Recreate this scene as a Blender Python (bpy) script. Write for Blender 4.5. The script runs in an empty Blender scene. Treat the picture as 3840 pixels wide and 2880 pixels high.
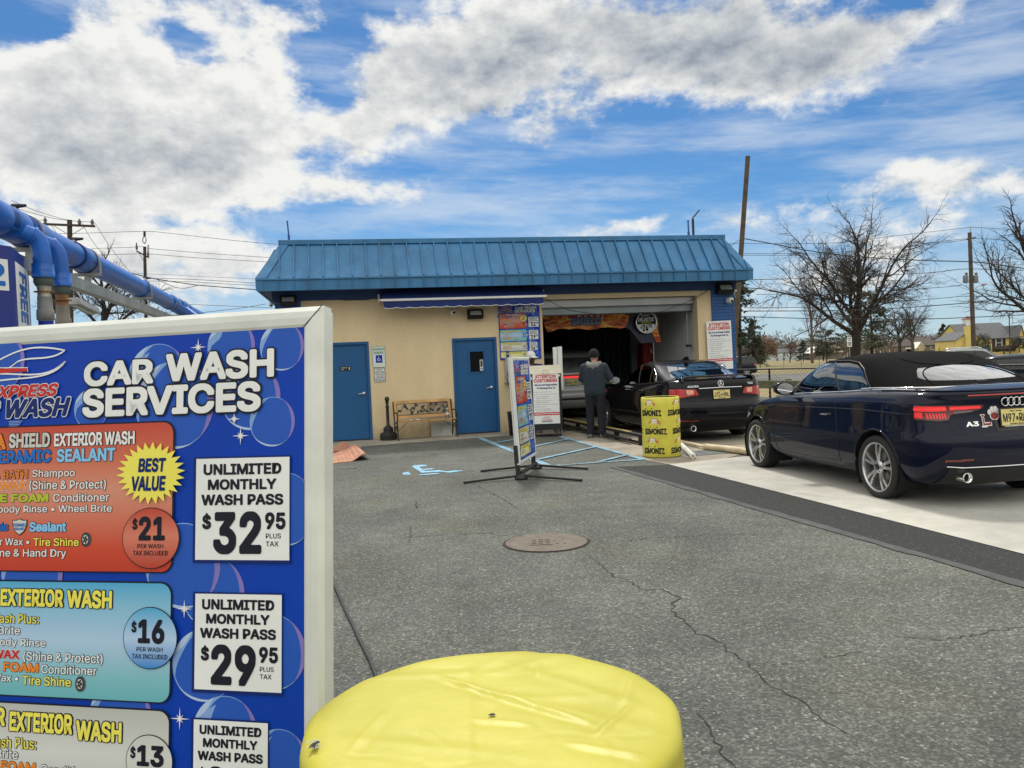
import bpy, math, random
import numpy as np
from mathutils import Vector, Matrix
R = math.radians
sc = bpy.context.scene
col = sc.collection
# ---------------------------------------------------------------- camera (fitted to the photograph's perspective)
CP, CR, CF, CH = 0.0251, 0.0422, 3032.5, 1.503          # pitch down, roll, focal length in source px, height
_F = Vector((0, math.cos(CP), -math.sin(CP))); _U = Vector((0, math.sin(CP), math.cos(CP))); _X = Vector((1, 0, 0))
cam_d = bpy.data.cameras.new('camera'); cam = bpy.data.objects.new('camera', cam_d); col.objects.link(cam)
cr, sr = math.cos(CR), math.sin(CR)
_r = _X * cr - _U * sr; _u = _X * sr + _U * cr
cam.matrix_world = Matrix(((_r.x, _u.x, -_F.x, 0), (_r.y, _u.y, -_F.y, 0), (_r.z, _u.z, -_F.z, CH), (0, 0, 0, 1)))
cam_d.sensor_width = 36; cam_d.lens = 36 * CF / 3840; cam_d.clip_start = 0.05; cam_d.clip_end = 3000
sc.camera = cam
def ray(px, py):
    a, b = px - 1920, py - 1440
    x, y = a * cr - b * sr, a * sr + b * cr
    return Vector((x / CF, 0, 0)) + _F - _U * (y / CF)
CAM = Vector((0, 0, CH))
def at_z(px, py, z=0.0):
    d = ray(px, py); return CAM + d * ((z - CH) / d.z)
def at_y(px, py, Y):
    d = ray(px, py); return CAM + d * (Y / d.y)
def azel(px, py):
    d = ray(px, py).normalized(); return math.atan2(d.x, d.y), math.asin(d.z)
# ---------------------------------------------------------------- view, sun, sky
sc.view_settings.view_transform = 'Standard'; sc.view_settings.look = 'None'
sc.view_settings.exposure = 0.0; sc.view_settings.gamma = 1.0
SUN_EL, SUN_AZ = R(56), R(-8)                            # in front of the camera, behind the building, high up
sd = bpy.data.lights.new('sun', 'SUN'); sun = bpy.data.objects.new('sun', sd); col.objects.link(sun)
sd.energy = 2.8; sd.angle = R(7); sd.color = (1.0, 0.95, 0.86)
_s = Vector((math.sin(SUN_AZ) * math.cos(SUN_EL), math.cos(SUN_AZ) * math.cos(SUN_EL), math.sin(SUN_EL)))
sun.rotation_euler = _s.to_track_quat('Z', 'Y').to_euler(); sun.location = (0, 0, 40)
world = bpy.data.worlds.new('World'); sc.world = world; world.use_nodes = True
wt = world.node_tree; wt.nodes.clear()
def _in(tree, sock, v):
    if isinstance(v, bpy.types.NodeSocket): tree.links.new(v, sock)
    elif v is not None: sock.default_value = v
def nm(tree, op, a, b=None, c=None, clamp=False):
    n = tree.nodes.new('ShaderNodeMath'); n.operation = op; n.use_clamp = clamp
    for i, v in enumerate((a, b, c)):
        if v is not None: _in(tree, n.inputs[i], v)
    return n.outputs[0]
def nsmooth(tree, x, lo, hi, a=0.0, b=1.0):
    n = tree.nodes.new('ShaderNodeMapRange'); n.interpolation_type = 'SMOOTHSTEP'
    for k, v in zip(('Value', 'From Min', 'From Max', 'To Min', 'To Max'), (x, lo, hi, a, b)): _in(tree, n.inputs[k], v)
    return n.outputs['Result']
def nnoise(tree, vec, scale, detail=6.0, rough=0.55, dist=0.0, color=False):
    n = tree.nodes.new('ShaderNodeTexNoise'); _in(tree, n.inputs['Vector'], vec)
    n.inputs['Scale'].default_value = scale; n.inputs['Detail'].default_value = detail
    n.inputs['Roughness'].default_value = rough; n.inputs['Distortion'].default_value = dist
    return n.outputs['Color' if color else 'Fac']
def nmix(tree, f, a, b, blend='MIX'):
    n = tree.nodes.new('ShaderNodeMix'); n.data_type = 'RGBA'; n.blend_type = blend
    ins = [s for s in n.inputs if s.enabled] if False else n.inputs
    _in(tree, n.inputs[0], f); _in(tree, n.inputs[6], a); _in(tree, n.inputs[7], b)
    return n.outputs[2]
def nxyz(tree, x, y, z):
    n = tree.nodes.new('ShaderNodeCombineXYZ')
    for i, v in enumerate((x, y, z)): _in(tree, n.inputs[i], v)
    return n.outputs[0]
def build_sky():
    t = wt; S = 0.1
    out = t.nodes.new('ShaderNodeOutputWorld'); bg = t.nodes.new('ShaderNodeBackground'); bg.inputs[1].default_value = S
    t.links.new(bg.outputs[0], out.inputs[0])
    sky = t.nodes.new('ShaderNodeTexSky'); sky.sky_type = 'NISHITA'; sky.sun_disc = False
    sky.sun_elevation = SUN_EL; sky.sun_rotation = SUN_AZ; sky.air_density = 1.0; sky.dust_density = 0.25; sky.ozone_density = 4.0
    tc = t.nodes.new('ShaderNodeTexCoord'); sp = t.nodes.new('ShaderNodeSeparateXYZ'); t.links.new(tc.outputs['Generated'], sp.inputs[0])
    x, y, z = sp.outputs
    D = 180 / math.pi
    az = nm(t, 'MULTIPLY', nm(t, 'ARCTAN2', x, y), D); el = nm(t, 'MULTIPLY', nm(t, 'ARCSINE', z), D)
    zz = nm(t, 'ADD', nm(t, 'MAXIMUM', z, 0.0), 0.22)
    pv = nxyz(t, nm(t, 'DIVIDE', x, zz), nm(t, 'DIVIDE', y, zz), 0.0)      # flat cloud deck coordinates
    w1 = t.nodes.new('ShaderNodeSeparateXYZ'); t.links.new(nnoise(t, nxyz(t, az, nm(t, 'MULTIPLY', el, 1.6), 3.0), 0.11, 5, 0.6, color=True), w1.inputs[0])
    azw = nm(t, 'ADD', az, nm(t, 'MULTIPLY', nm(t, 'SUBTRACT', w1.outputs[0], 0.5), 9.0))
    elw = nm(t, 'ADD', el, nm(t, 'MULTIPLY', nm(t, 'SUBTRACT', w1.outputs[1], 0.5), 5.0))
    def blobs(lst):
        tot = None
        for (px, py, rx, ry, w) in lst:
            a0, e0 = azel(px, py)
            k = 180 / math.pi / CF
            dx = nm(t, 'DIVIDE', nm(t, 'SUBTRACT', azw, a0 * D), rx * k); dy = nm(t, 'DIVIDE', nm(t, 'SUBTRACT', elw, e0 * D), ry * k)
            q = nm(t, 'ADD', nm(t, 'MULTIPLY', dx, dx), nm(t, 'MULTIPLY', dy, dy))
            g = nm(t, 'MULTIPLY', nm(t, 'EXPONENT', nm(t, 'MULTIPLY', q, -1.0)), w)
            tot = g if tot is None else nm(t, 'ADD', tot, g)
        return tot
    cover = blobs(CLOUDS); dark = blobs(SHADES)
    fbm = nnoise(t, pv, 2.6, 9, 0.62, 0.15); fine = nnoise(t, nxyz(t, az, nm(t, 'MULTIPLY', el, 1.5), 0.0), 0.34, 8, 0.62, 0.1)
    offview = nm(t, 'MULTIPLY', nsmooth(t, nm(t, 'ABSOLUTE', az), 33.5, 42), 0.95)
    high = nm(t, 'MULTIPLY', nsmooth(t, el, 23.5, 28), 1.12)
    base = nm(t, 'MAXIMUM', offview, high)  # unseen cloud beside and above the view, thickened to whiten window reflections
    d = nm(t, 'ADD', nm(t, 'ADD', cover, base), nm(t, 'MULTIPLY', nm(t, 'SUBTRACT', fbm, 0.5), 0.9))
    d = nm(t, 'ADD', d, nm(t, 'MULTIPLY', nm(t, 'SUBTRACT', fine, 0.5), 1.5))
    mask = nsmooth(t, d, 0.36, 0.90)
    # bright rims, grey where the deck is thick
    fine2 = nnoise(t, nxyz(t, nm(t, 'ADD', az, 0.3), nm(t, 'MULTIPLY', nm(t, 'ADD', el, 1.0), 1.5), 0.0), 0.34, 8, 0.62, 0.1)
    relief = nm(t, 'MULTIPLY', nm(t, 'SUBTRACT', fine, fine2), 1.5)
    g = nm(t, 'ADD', nm(t, 'MULTIPLY', dark, 0.85), nm(t, 'MULTIPLY', nsmooth(t, d, 0.8, 1.9), 0.35))
    g = nm(t, 'ADD', g, nm(t, 'MULTIPLY', nm(t, 'SUBTRACT', nnoise(t, nxyz(t, az, nm(t, 'MULTIPLY', el, 2.0), 5.0), 0.16, 4, 0.5), 0.5), 1.0))
    g = nm(t, 'SUBTRACT', g, relief, clamp=True)
    cc = nmix(t, g, (9.0, 9.0, 8.7, 1), (3.0, 3.5, 4.2, 1))
    cc = nmix(t, nsmooth(t, nm(t, 'ABSOLUTE', az), 60, 110), cc, nmix(t, 1.0, cc, (1.70, 1.66, 1.58, 1), 'MULTIPLY'))      # unseen clouds behind the camera, brightened to light the facade
    # thin high streaks
    st = nnoise(t, nxyz(t, nm(t, 'MULTIPLY', az, 0.13), nm(t, 'MULTIPLY', nm(t, 'ADD', el, nm(t, 'MULTIPLY', az, 0.06)), 0.75), 8.0), 0.55, 8, 0.62, 0.0)
    streak = nm(t, 'MULTIPLY', nsmooth(t, st, 0.40, 0.74), nm(t, 'MULTIPLY', nsmooth(t, el, 1, 7), 0.55))
    hz = nm(t, 'MULTIPLY', nsmooth(t, el, 12.0, -1.0), 0.62)
    skyc = nmix(t, 1.0, sky.outputs[0], (0.42, 0.70, 0.91, 1), 'MULTIPLY')
    c = nmix(t, streak, skyc, (7.6, 8.2, 8.8, 1))
    c = nmix(t, hz, c, (6.6, 7.7, 8.8, 1))
    c = nmix(t, mask, c, cc)
    low = nm(t, 'MULTIPLY', nsmooth(t, nm(t, 'ABSOLUTE', az), 60, 85), nsmooth(t, el, 17, 3))      # unseen dark band added low behind the camera, keeps car paint reflections dark
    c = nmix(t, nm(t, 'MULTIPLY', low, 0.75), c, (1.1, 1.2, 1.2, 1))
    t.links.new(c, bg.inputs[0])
# cloud banks: source-photo bearing (px, py), spread, strength
CLOUDS = [(300, 430, 620, 200, 1.0), (120, 650, 620, 150, .8), (800, 640, 330, 170, .6), (900, 330, 380, 240, .75), (500, 120, 300, 130, .6), (60, 250, 300, 200, .5),
          (1000, 50, 260, 80, .35), (1650, 260, 420, 200, .95), (1430, 480, 150, 110, .75), (2060, 500, 110, 60, .5), (1880, 80, 300, 90, .4),
          (2500, 130, 640, 210, 1.05), (3000, 260, 330, 150, .8), (3600, 50, 360, 80, .55), (3620, 690, 380, 100, .8), (3350, 640, 170, 60, .45),
          (2330, 850, 330, 45, .5), (2800, 830, 320, 75, .5), (3350, 900, 350, 70, .5), (1330, 700, 200, 50, .5), (1500, 740, 150, 45, .45), (1700, 710, 90, 30, .35),
          (650, 890, 460, 110, .6), (500, 1050, 560, 140, .62), (930, 1010, 220, 80, .45), (250, 850, 300, 90, .45), (1800, 900, 400, 60, .22), (3250, 1030, 460, 80, .5), (2900, 1150, 460, 90, .4),
          (690, 190, 120, 70, -.9), (160, 60, 190, 70, -.9), (1240, 250, 80, 140, -.8), (1150, 850, 220, 90, -.4), (60, 760, 260, 35, -.4), (650, 830, 260, 35, -.45), (1330, 130, 60, 60, -.5)]
SHADES = [(300, 560, 560, 100, .42), (900, 470, 260, 90, .12), (1780, 300, 380, 170, .55), (2550, 130, 600, 170, .70), (2980, 250, 260, 110, .5), (3640, 690, 300, 40, .3), (450, 1000, 460, 60, .25), (3400, 40, 300, 60, .5)]
build_sky()
# ---------------------------------------------------------------- materials
def new_mat(name):
    m = bpy.data.materials.new(name); m.use_nodes = True
    return m, m.node_tree, m.node_tree.nodes['Principled BSDF']
def M(name, c, rough=0.6, metal=0.0, var=0.10, scale=3.0, bump=0.0, bscale=80.0, coat=0.0, spec=0.5, emit=None, dirt=0.0, alpha=None):
    m, t, b = new_mat(name)
    c = tuple(c) if len(c) == 4 else tuple(c) + (1,)
    tc = t.nodes.new('ShaderNodeTexCoord'); o = tc.outputs['Object']
    if var > 0:
        n = nnoise(t, o, scale, 5, 0.6)
        lo = tuple(max(0, v * (1 - var)) for v in c[:3]) + (1,); hi = tuple(min(1, v * (1 + var)) for v in c[:3]) + (1,)
        cc = nmix(t, nsmooth(t, n, 0.3, 0.7), lo, hi)
        if dirt > 0:
            n2 = nnoise(t, o, scale * 0.37 + 1.1, 8, 0.7)
            cc = nmix(t, nm(t, 'MULTIPLY', nsmooth(t, n2, 0.52, 0.72), dirt), cc, tuple(v * 0.45 + 0.01 for v in c[:3]) + (1,))
        t.links.new(cc, b.inputs['Base Color'])
        rr = nm(t, 'ADD', nm(t, 'MULTIPLY', nm(t, 'SUBTRACT', n, 0.5), 0.18 if rough > 0.12 else 0.02), rough, clamp=True)
        t.links.new(rr, b.inputs['Roughness'])
    else:
        b.inputs['Base Color'].default_value = c; b.inputs['Roughness'].default_value = rough
    b.inputs['Metallic'].default_value = metal; b.inputs['Specular IOR Level'].default_value = spec
    if coat: b.inputs['Coat Weight'].default_value = coat; b.inputs['Coat Roughness'].default_value = 0.02
    if bump > 0:
        bn = t.nodes.new('ShaderNodeBump'); bn.inputs['Strength'].default_value = min(1, bump); bn.inputs['Distance'].default_value = 0.01 * max(1, bump)
        t.links.new(nnoise(t, o, bscale, 6, 0.65), bn.inputs['Height']); t.links.new(bn.outputs[0], b.inputs['Normal'])
    if emit: b.inputs['Emission Color'].default_value = c; b.inputs['Emission Strength'].default_value = emit
    return m
def glass_mat(name, tint, refl=1.0, rough=0.0):
    m, t, b = new_mat(name); t.nodes.remove(b)
    out = t.nodes['Material Output']; g = t.nodes.new('ShaderNodeBsdfGlossy'); g.inputs['Roughness'].default_value = rough
    tr = t.nodes.new('ShaderNodeBsdfTransparent'); tr.inputs[0].default_value = tuple(tint) + (1,)
    fr = t.nodes.new('ShaderNodeFresnel'); fr.inputs[0].default_value = 1.55
    mx = t.nodes.new('ShaderNodeMixShader'); t.links.new(nm(t, 'MULTIPLY', fr.outputs[0], refl, clamp=True), mx.inputs[0]); t.links.new(tr.outputs[0], mx.inputs[1]); t.links.new(g.outputs[0], mx.inputs[2])
    t.links.new(mx.outputs[0], out.inputs[0]); return m
# ---------------------------------------------------------------- text
_txt = {}
def _font():
    import os
    for base in (bpy.utils.resource_path('LOCAL'), bpy.utils.system_resource('DATAFILES')):
        for sub in ('datafiles/fonts/Inter.woff2', 'fonts/Inter.woff2'):
            try:
                p = os.path.join(base, sub)
                if os.path.exists(p): return bpy.data.fonts.load(p)        # lettering face that ships with Blender itself
            except Exception: pass
    return None
FONT = _font()
def text_geo(s, bold=0.0, shear=0.0, res=3):
    k = (s, bold, shear, res)
    if k in _txt: return _txt[k]
    cu = bpy.data.curves.new('t', 'FONT'); cu.body = s; cu.size = 1.0; cu.offset = bold; cu.shear = shear; cu.resolution_u = res; cu.fill_mode = 'FRONT'
    
    if FONT: cu.font = FONT
    ob = bpy.data.objects.new('t', cu); col.objects.link(ob)
    dg = bpy.context.evaluated_depsgraph_get(); me = bpy.data.meshes.new_from_object(ob.evaluated_get(dg))
    v = np.array([x.co[:2] for x in me.vertices]) if len(me.vertices) else np.zeros((0, 2)); f = [tuple(p.vertices) for p in me.polygons]
    bpy.data.objects.remove(ob); bpy.data.curves.remove(cu); bpy.data.meshes.remove(me)
    _txt[k] = (v, f); return _txt[k]
# ---------------------------------------------------------------- mesh builder
class MB:
    def __init__(s, xf=None): s.v = []; s.f = []; s.m = []; s.mats = []; s.sm = []; s.xf = xf
    def mi(s, mat):
        if mat not in s.mats: s.mats.append(mat)
        return s.mats.index(mat)
    def add(s, vs, fs, mat, smooth=False, xf='own'):
        xf = s.xf if xf == 'own' else xf
        o = len(s.v); i = s.mi(mat)
        s.v += [tuple(xf(*p)) for p in vs] if xf else [tuple(p) for p in vs]
        for f in fs: s.f.append(tuple(o + k for k in f)); s.m.append(i); s.sm.append(smooth)
        return s
    def box(s, x0, x1, y0, y1, z0, z1, mat, bev=0.0):
        if bev > 0:
            b = min(bev, (x1 - x0) * .49, (y1 - y0) * .49, (z1 - z0) * .49)
            bm = [(x0, y0, z0), (x1, y0, z0), (x1, y1, z0), (x0, y1, z0), (x0, y0, z1), (x1, y0, z1), (x1, y1, z1), (x0, y1, z1)]
            c = ((x0 + x1) / 2, (y0 + y1) / 2, (z0 + z1) / 2); vs = []
            for p in bm:
                sg = [1 if p[k] > c[k] else -1 for k in range(3)]
                for k in range(3): vs.append(tuple(p[j] - (sg[j] * b if j != k else 0) for j in range(3)))
            fs = []
            for k in range(3):
                for sgn in (0, 1):
                    ids = [i for i in range(8) if (bm[i][k] > c[k]) == bool(sgn)]
                    ids = s._order([bm[i] for i in ids], ids, k, sgn); fs.append(tuple(3 * i + k for i in ids))
            for i in range(8): 
                q = (3 * i, 3 * i + 1, 3 * i + 2)
                par = sum(1 for k in range(3) if bm[i][k] > c[k])
                fs.append(q if par % 2 == 1 else q[::-1])
            for i in range(8):
                for j in range(i + 1, 8):
                    df = [k for k in range(3) if bm[i][k] != bm[j][k]]
                    if len(df) == 1:
                        a, d = [k for k in range(3) if k != df[0]]
                        fs.append((3 * i + a, 3 * i + d, 3 * j + d, 3 * j + a))
            return s.add(vs, fs, mat)
        vs = [(x0, y0, z0), (x1, y0, z0), (x1, y1, z0), (x0, y1, z0), (x0, y0, z1), (x1, y0, z1), (x1, y1, z1), (x0, y1, z1)]
        return s.add(vs, [(0, 3, 2, 1), (4, 5, 6, 7), (0, 1, 5, 4), (1, 2, 6, 5), (2, 3, 7, 6), (3, 0, 4, 7)], mat)
    def _order(s, ps, ids, k, sgn):
        a, b = [j for j in range(3) if j != k]
        ca = sum(p[a] for p in ps) / 4; cb = sum(p[b] for p in ps) / 4
        o = sorted(range(4), key=lambda i: math.atan2(ps[i][b] - cb, ps[i][a] - ca))
        if (k == 1) == bool(sgn): o = o[::-1]
        return [ids[i] for i in o]
    def quad(s, a, b, c, d, mat): return s.add([a, b, c, d], [(0, 1, 2, 3)], mat)
    def poly(s, pts, mat): return s.add(pts, [tuple(range(len(pts)))], mat)
    def prism(s, pts, h, mat, both=True):                      # pts: list of 3D points in a plane, h: extrusion Vector
        n = len(pts); h = Vector(h); vs = [tuple(p) for p in pts] + [tuple(Vector(p) + h) for p in pts]
        fs = [tuple(range(n))[::-1], tuple(range(n, 2 * n))] + [(i, (i + 1) % n, n + (i + 1) % n, n + i) for i in range(n)]
        return s.add(vs, fs, mat)
    def tube(s, pts, r, mat, n=8, caps=True, smooth=True):
        pts = [Vector(p) for p in pts]; rs = r if isinstance(r, (list, tuple)) else [r] * len(pts)
        vs = []; fs = []; ref = None
        for i, p in enumerate(pts):
            t = (pts[min(i + 1, len(pts) - 1)] - pts[max(i - 1, 0)])
            if t.length < 1e-9: t = Vector((0, 0, 1))
            t.normalize()
            if ref is None: ref = t.orthogonal().normalized()
            else:
                ref = ref - t * ref.dot(t)
                ref = ref.normalized() if ref.length > 1e-6 else t.orthogonal().normalized()
            b = t.cross(ref)
            for k in range(n):
                a = 2 * math.pi * k / n; vs.append(tuple(p + (ref * math.cos(a) + b * math.sin(a)) * rs[i]))
        for i in range(len(pts) - 1):
            for k in range(n):
                k2 = (k + 1) % n; fs.append((i * n + k, i * n + k2, (i + 1) * n + k2, (i + 1) * n + k))
        s.add(vs, fs, mat, smooth)
        if caps and n > 2:
            s.add([vs[k] for k in range(n)][::-1], [tuple(range(n))], mat); s.add(vs[-n:], [tuple(range(n))], mat)
        return s
    def lathe(s, prof, mat, n=24, c=(0, 0, 0), smooth=True, axis='z'):   # prof: (r, h)
        vs = []; fs = []; m = len(prof)
        for i in range(n):
            a = 2 * math.pi * i / n
            for (r, h) in prof:
                p = (r * math.cos(a), r * math.sin(a), h)
                if axis == 'x': p = (h, p[0], p[1])
                if axis == 'y': p = (p[1], h, p[0])
                vs.append((c[0] + p[0], c[1] + p[1], c[2] + p[2]))
        for i in range(n):
            j = (i + 1) % n
            for k in range(m - 1): fs.append((i * m + k, j * m + k, j * m + k + 1, i * m + k + 1))
        return s.add(vs, fs, mat, smooth)
    def sphere(s, c, r, mat, nu=14, nv=9, sc=(1, 1, 1)):
        return s.lathe_s(c, r, mat, nu, nv, sc)
    def lathe_s(s, c, r, mat, nu, nv, sc):
        vs = []; fs = []
        for j in range(nv + 1):
            ph = math.pi * j / nv
            for i in range(nu):
                a = 2 * math.pi * i / nu
                vs.append((c[0] + r * sc[0] * math.sin(ph) * math.cos(a), c[1] + r * sc[1] * math.sin(ph) * math.sin(a), c[2] - r * sc[2] * math.cos(ph)))
        for j in range(nv):
            for i in range(nu):
                i2 = (i + 1) % nu; fs.append((j * nu + i, j * nu + i2, (j + 1) * nu + i2, (j + 1) * nu + i))
        return s.add(vs, fs, mat, True)
    def text(s, st, x0, y0, x1, y1, mat, z=0.0, bold=0.0, shear=0.0, xf='own', keep=False, res=3, outline=None, ow=0.03):
        """lettering fitted in the box x0..x1, y0..y1 (y up); heavy weights are laid up from shifted layers"""
        v, f = text_geo(st, 0, shear, res)
        if len(v) == 0: return s
        ex = min(bold, .036) * .95; lo, hi = v.min(0) - ex, v.max(0) + ex; kx = (x1 - x0) / max(1e-6, hi[0] - lo[0]); ky = (y1 - y0) / max(1e-6, hi[1] - lo[1])
        def put(r, m, z, n, ell):
            h_ = r * .55; offs = [(0, 0)] if r <= 0 else ([(r, h_), (h_, r), (-h_, r), (-r, h_), (-r, -h_), (-h_, -r), (h_, -r), (r, -h_), (0, 0)] if n > 4 else [(r, r * .8), (-r, r * .8), (-r, -r * .8), (r, -r * .8)])
            for k, (dx, dy) in enumerate(offs):
                if ell: dx, dy = dx * ky / kx, dy
                s.add([((p[0] + dx - lo[0]) * kx + x0, (p[1] + dy - lo[1]) * ky + y0, z + k * ell_z) for p in v], f, m, xf=xf)
        ell_z = abs(ky) * .0004 + 1e-5
        if outline is not None: put(ex + ow * 1.0, outline, z, 8, True); z += abs(ky) * .008 + .0003
        put(ex, mat, z, 8 if ex > .022 else 4, False)
        return s
    def build(s, name, parent=None, auto=None):
        me = bpy.data.meshes.new(name); me.from_pydata(s.v, [], s.f)
        for m in s.mats: me.materials.append(m)
        me.polygons.foreach_set('material_index', s.m); me.polygons.foreach_set('use_smooth', s.sm); me.update()
        o = bpy.data.objects.new(name, me); col.objects.link(o)
        if parent is not None: o.parent = parent
        return o
def tag(o, label=None, cat=None, group=None, kind=None):
    if label: o['label'] = label
    if cat: o['category'] = cat
    if group: o['group'] = group
    if kind: o['kind'] = kind
    return o
def thing(name, label, cat, loc=(0, 0, 0), rz=0.0, group=None):
    o = bpy.data.objects.new(name, None); col.objects.link(o); o.empty_display_size = .2
    o.location = loc; o.rotation_euler = (0, 0, rz); return tag(o, label, cat, group)
def struct(o): o['kind'] = 'structure'; return o
def copy_tree(o, parent=None):
    c = o.copy(); col.objects.link(c)
    if parent is not None: c.parent = parent
    for ch in list(o.children): copy_tree(ch, c)
    return c
def sstep(a, b, x): x = min(1, max(0, (x - a) / (b - a))); return x * x * (3 - 2 * x)
# ---------------------------------------------------------------- facade frame: x along the wall, y into the building, z up
FY, FD = 0.1915, 17.8632
_fd = Vector((math.cos(FY), math.sin(FY), 0)); _fn = Vector((math.sin(FY), -math.cos(FY), 0)); FB = Vector((0, FD, 0))
def fl(px, py, o=0.0):                                   # picture point -> (u, z) on the plane o metres in front of the wall
    d = ray(px, py); p0 = FB + _fn * o; t = (p0 - CAM).dot(_fn) / d.dot(_fn); q = CAM + d * t - FB
    return q.dot(_fd), q.z
def fw(u, o, z=0.0): return FB + _fd * u + _fn * o + Vector((0, 0, z))
def gl(px, py, z=0.0):                                   # picture point on the ground -> (u, o)
    q = at_z(px, py, z) - FB; return q.dot(_fd), q.dot(_fn)
def ground_poly(mb, pts, z, mat): mb.poly([tuple(at_z(x, y)[:2]) + (z,) for x, y in pts], mat)
# ---------------------------------------------------------------- ground materials
def asphalt_mat(name, c, spread=0.5, speck=0.35, stain=True):
    m, t, b = new_mat(name); o = t.nodes.new('ShaderNodeTexCoord').outputs['Object']
    v = t.nodes.new('ShaderNodeTexVoronoi'); v.inputs['Scale'].default_value = 88; t.links.new(o, v.inputs['Vector'])
    sx = t.nodes.new('ShaderNodeSeparateXYZ'); t.links.new(v.outputs['Color'], sx.inputs[0])
    n2 = nnoise(t, o, 0.55, 6, 0.6); n3 = nnoise(t, o, 2.3, 5, 0.6); n4 = nnoise(t, o, 28, 4, 0.7)
    k = nm(t, 'ADD', nm(t, 'MULTIPLY', nm(t, 'POWER', sx.outputs[0], 2.2), spread * 1.5), 1 - spread * .55)
    k = nm(t, 'MULTIPLY', k, nm(t, 'ADD', nm(t, 'MULTIPLY', n4, 0.7), 0.65))
    if stain:
        k = nm(t, 'MULTIPLY', k, nsmooth(t, nnoise(t, o, 1.15, 6, .65, .5), .60, .72, 1.0, .72)); k = nm(t, 'MULTIPLY', k, nsmooth(t, n2, 0.3, 0.7, 0.80, 1.2)); k = nm(t, 'MULTIPLY', k, nsmooth(t, n3, 0.35, 0.7, 0.88, 1.1))
    wht = nm(t, 'MULTIPLY', nm(t, 'GREATER_THAN', sx.outputs[1], 0.975), speck)
    rgb = t.nodes.new('ShaderNodeVectorMath'); rgb.operation = 'SCALE'; rgb.inputs[0].default_value = c; t.links.new(k, rgb.inputs['Scale'])
    warm = nmix(t, nsmooth(t, nnoise(t, o, 0.9, 3, .5), .45, .7), rgb.outputs[0], nmix(t, 1.0, rgb.outputs[0], (1.05, 1.0, 0.92, 1), 'MULTIPLY'))
    t.links.new(nmix(t, wht, warm, (0.5, 0.5, 0.47, 1)), b.inputs['Base Color'])
    b.inputs['Roughness'].default_value = 0.88; b.inputs['Specular IOR Level'].default_value = 0.3
    bn = t.nodes.new('ShaderNodeBump'); bn.inputs['Strength'].default_value = 0.6; bn.inputs['Distance'].default_value = 0.006
    t.links.new(v.outputs['Distance'], bn.inputs['Height']); t.links.new(bn.outputs[0], b.inputs['Normal']); return m
def concrete_mat(name, c, blot=0.2, scale=0.8, oil=0.0):
    m, t, b = new_mat(name); o = t.nodes.new('ShaderNodeTexCoord').outputs['Object']
    n = nnoise(t, o, scale, 8, 0.65); n2 = nnoise(t, o, 45, 4, 0.7); n3 = nnoise(t, o, 4, 6, .6)
    k = nm(t, 'MULTIPLY', nsmooth(t, n, .3, .7, 1 - blot, 1 + blot), nm(t, 'ADD', nm(t, 'MULTIPLY', n2, 0.3), 0.85))
    k = nm(t, 'MULTIPLY', k, nsmooth(t, n3, .35, .7, .93, 1.05))
    if oil: k = nm(t, 'MULTIPLY', k, nsmooth(t, nnoise(t, o, 1.3, 7, .7, .4), .56, .70, 1.0, 1 - oil)); k = nm(t, 'MULTIPLY', k, nsmooth(t, nnoise(t, o, 9, 3, .6), .68, .74, 1.0, 1 - oil))
    s = t.nodes.new('ShaderNodeVectorMath'); s.operation = 'SCALE'; s.inputs[0].default_value = c; t.links.new(k, s.inputs['Scale'])
    t.links.new(s.outputs[0], b.inputs['Base Color']); b.inputs['Roughness'].default_value = 0.85; b.inputs['Specular IOR Level'].default_value = .3
    bn = t.nodes.new('ShaderNodeBump'); bn.inputs['Strength'].default_value = 0.3; bn.inputs['Distance'].default_value = 0.004
    t.links.new(n2, bn.inputs['Height']); t.links.new(bn.outputs[0], b.inputs['Normal']); return m
ASPH = asphalt_mat('asphalt', (.106, .114, .105), .62, .35); ASPH2 = asphalt_mat('new_asphalt', (.030, .033, .034), .35, .12, False)
CONC = concrete_mat('lane_concrete', (.45, .44, .40), .18, .55, .22); CONC2 = concrete_mat('worn_concrete', (.30, .265, .215), .2, 1.6, .4); WALK = concrete_mat('sidewalk_concrete', (.30, .28, .235), .22, 2.2)
SEAM = concrete_mat('seam_filler', (.075, .08, .084), .25, 3); TAR = M('crack_black', (.018, .018, .018), .9)
def grass_mat():
    m, t, b = new_mat('winter_grass'); o = t.nodes.new('ShaderNodeTexCoord').outputs['Object']
    c = nmix(t, nsmooth(t, nnoise(t, o, .05, 5, .6), .4, .65), (.30, .235, .115, 1), (.205, .19, .085, 1))
    c = nmix(t, nsmooth(t, nnoise(t, o, 1.5, 6, .7), .35, .7), c, nmix(t, 1.0, c, (.72, .74, .7, 1), 'MULTIPLY')); t.links.new(c, b.inputs['Base Color']); b.inputs['Roughness'].default_value = .95; return m
GRASS = grass_mat(); ROADM = asphalt_mat('road_asphalt', (.155, .155, .15), .2, .1, True)
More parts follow.
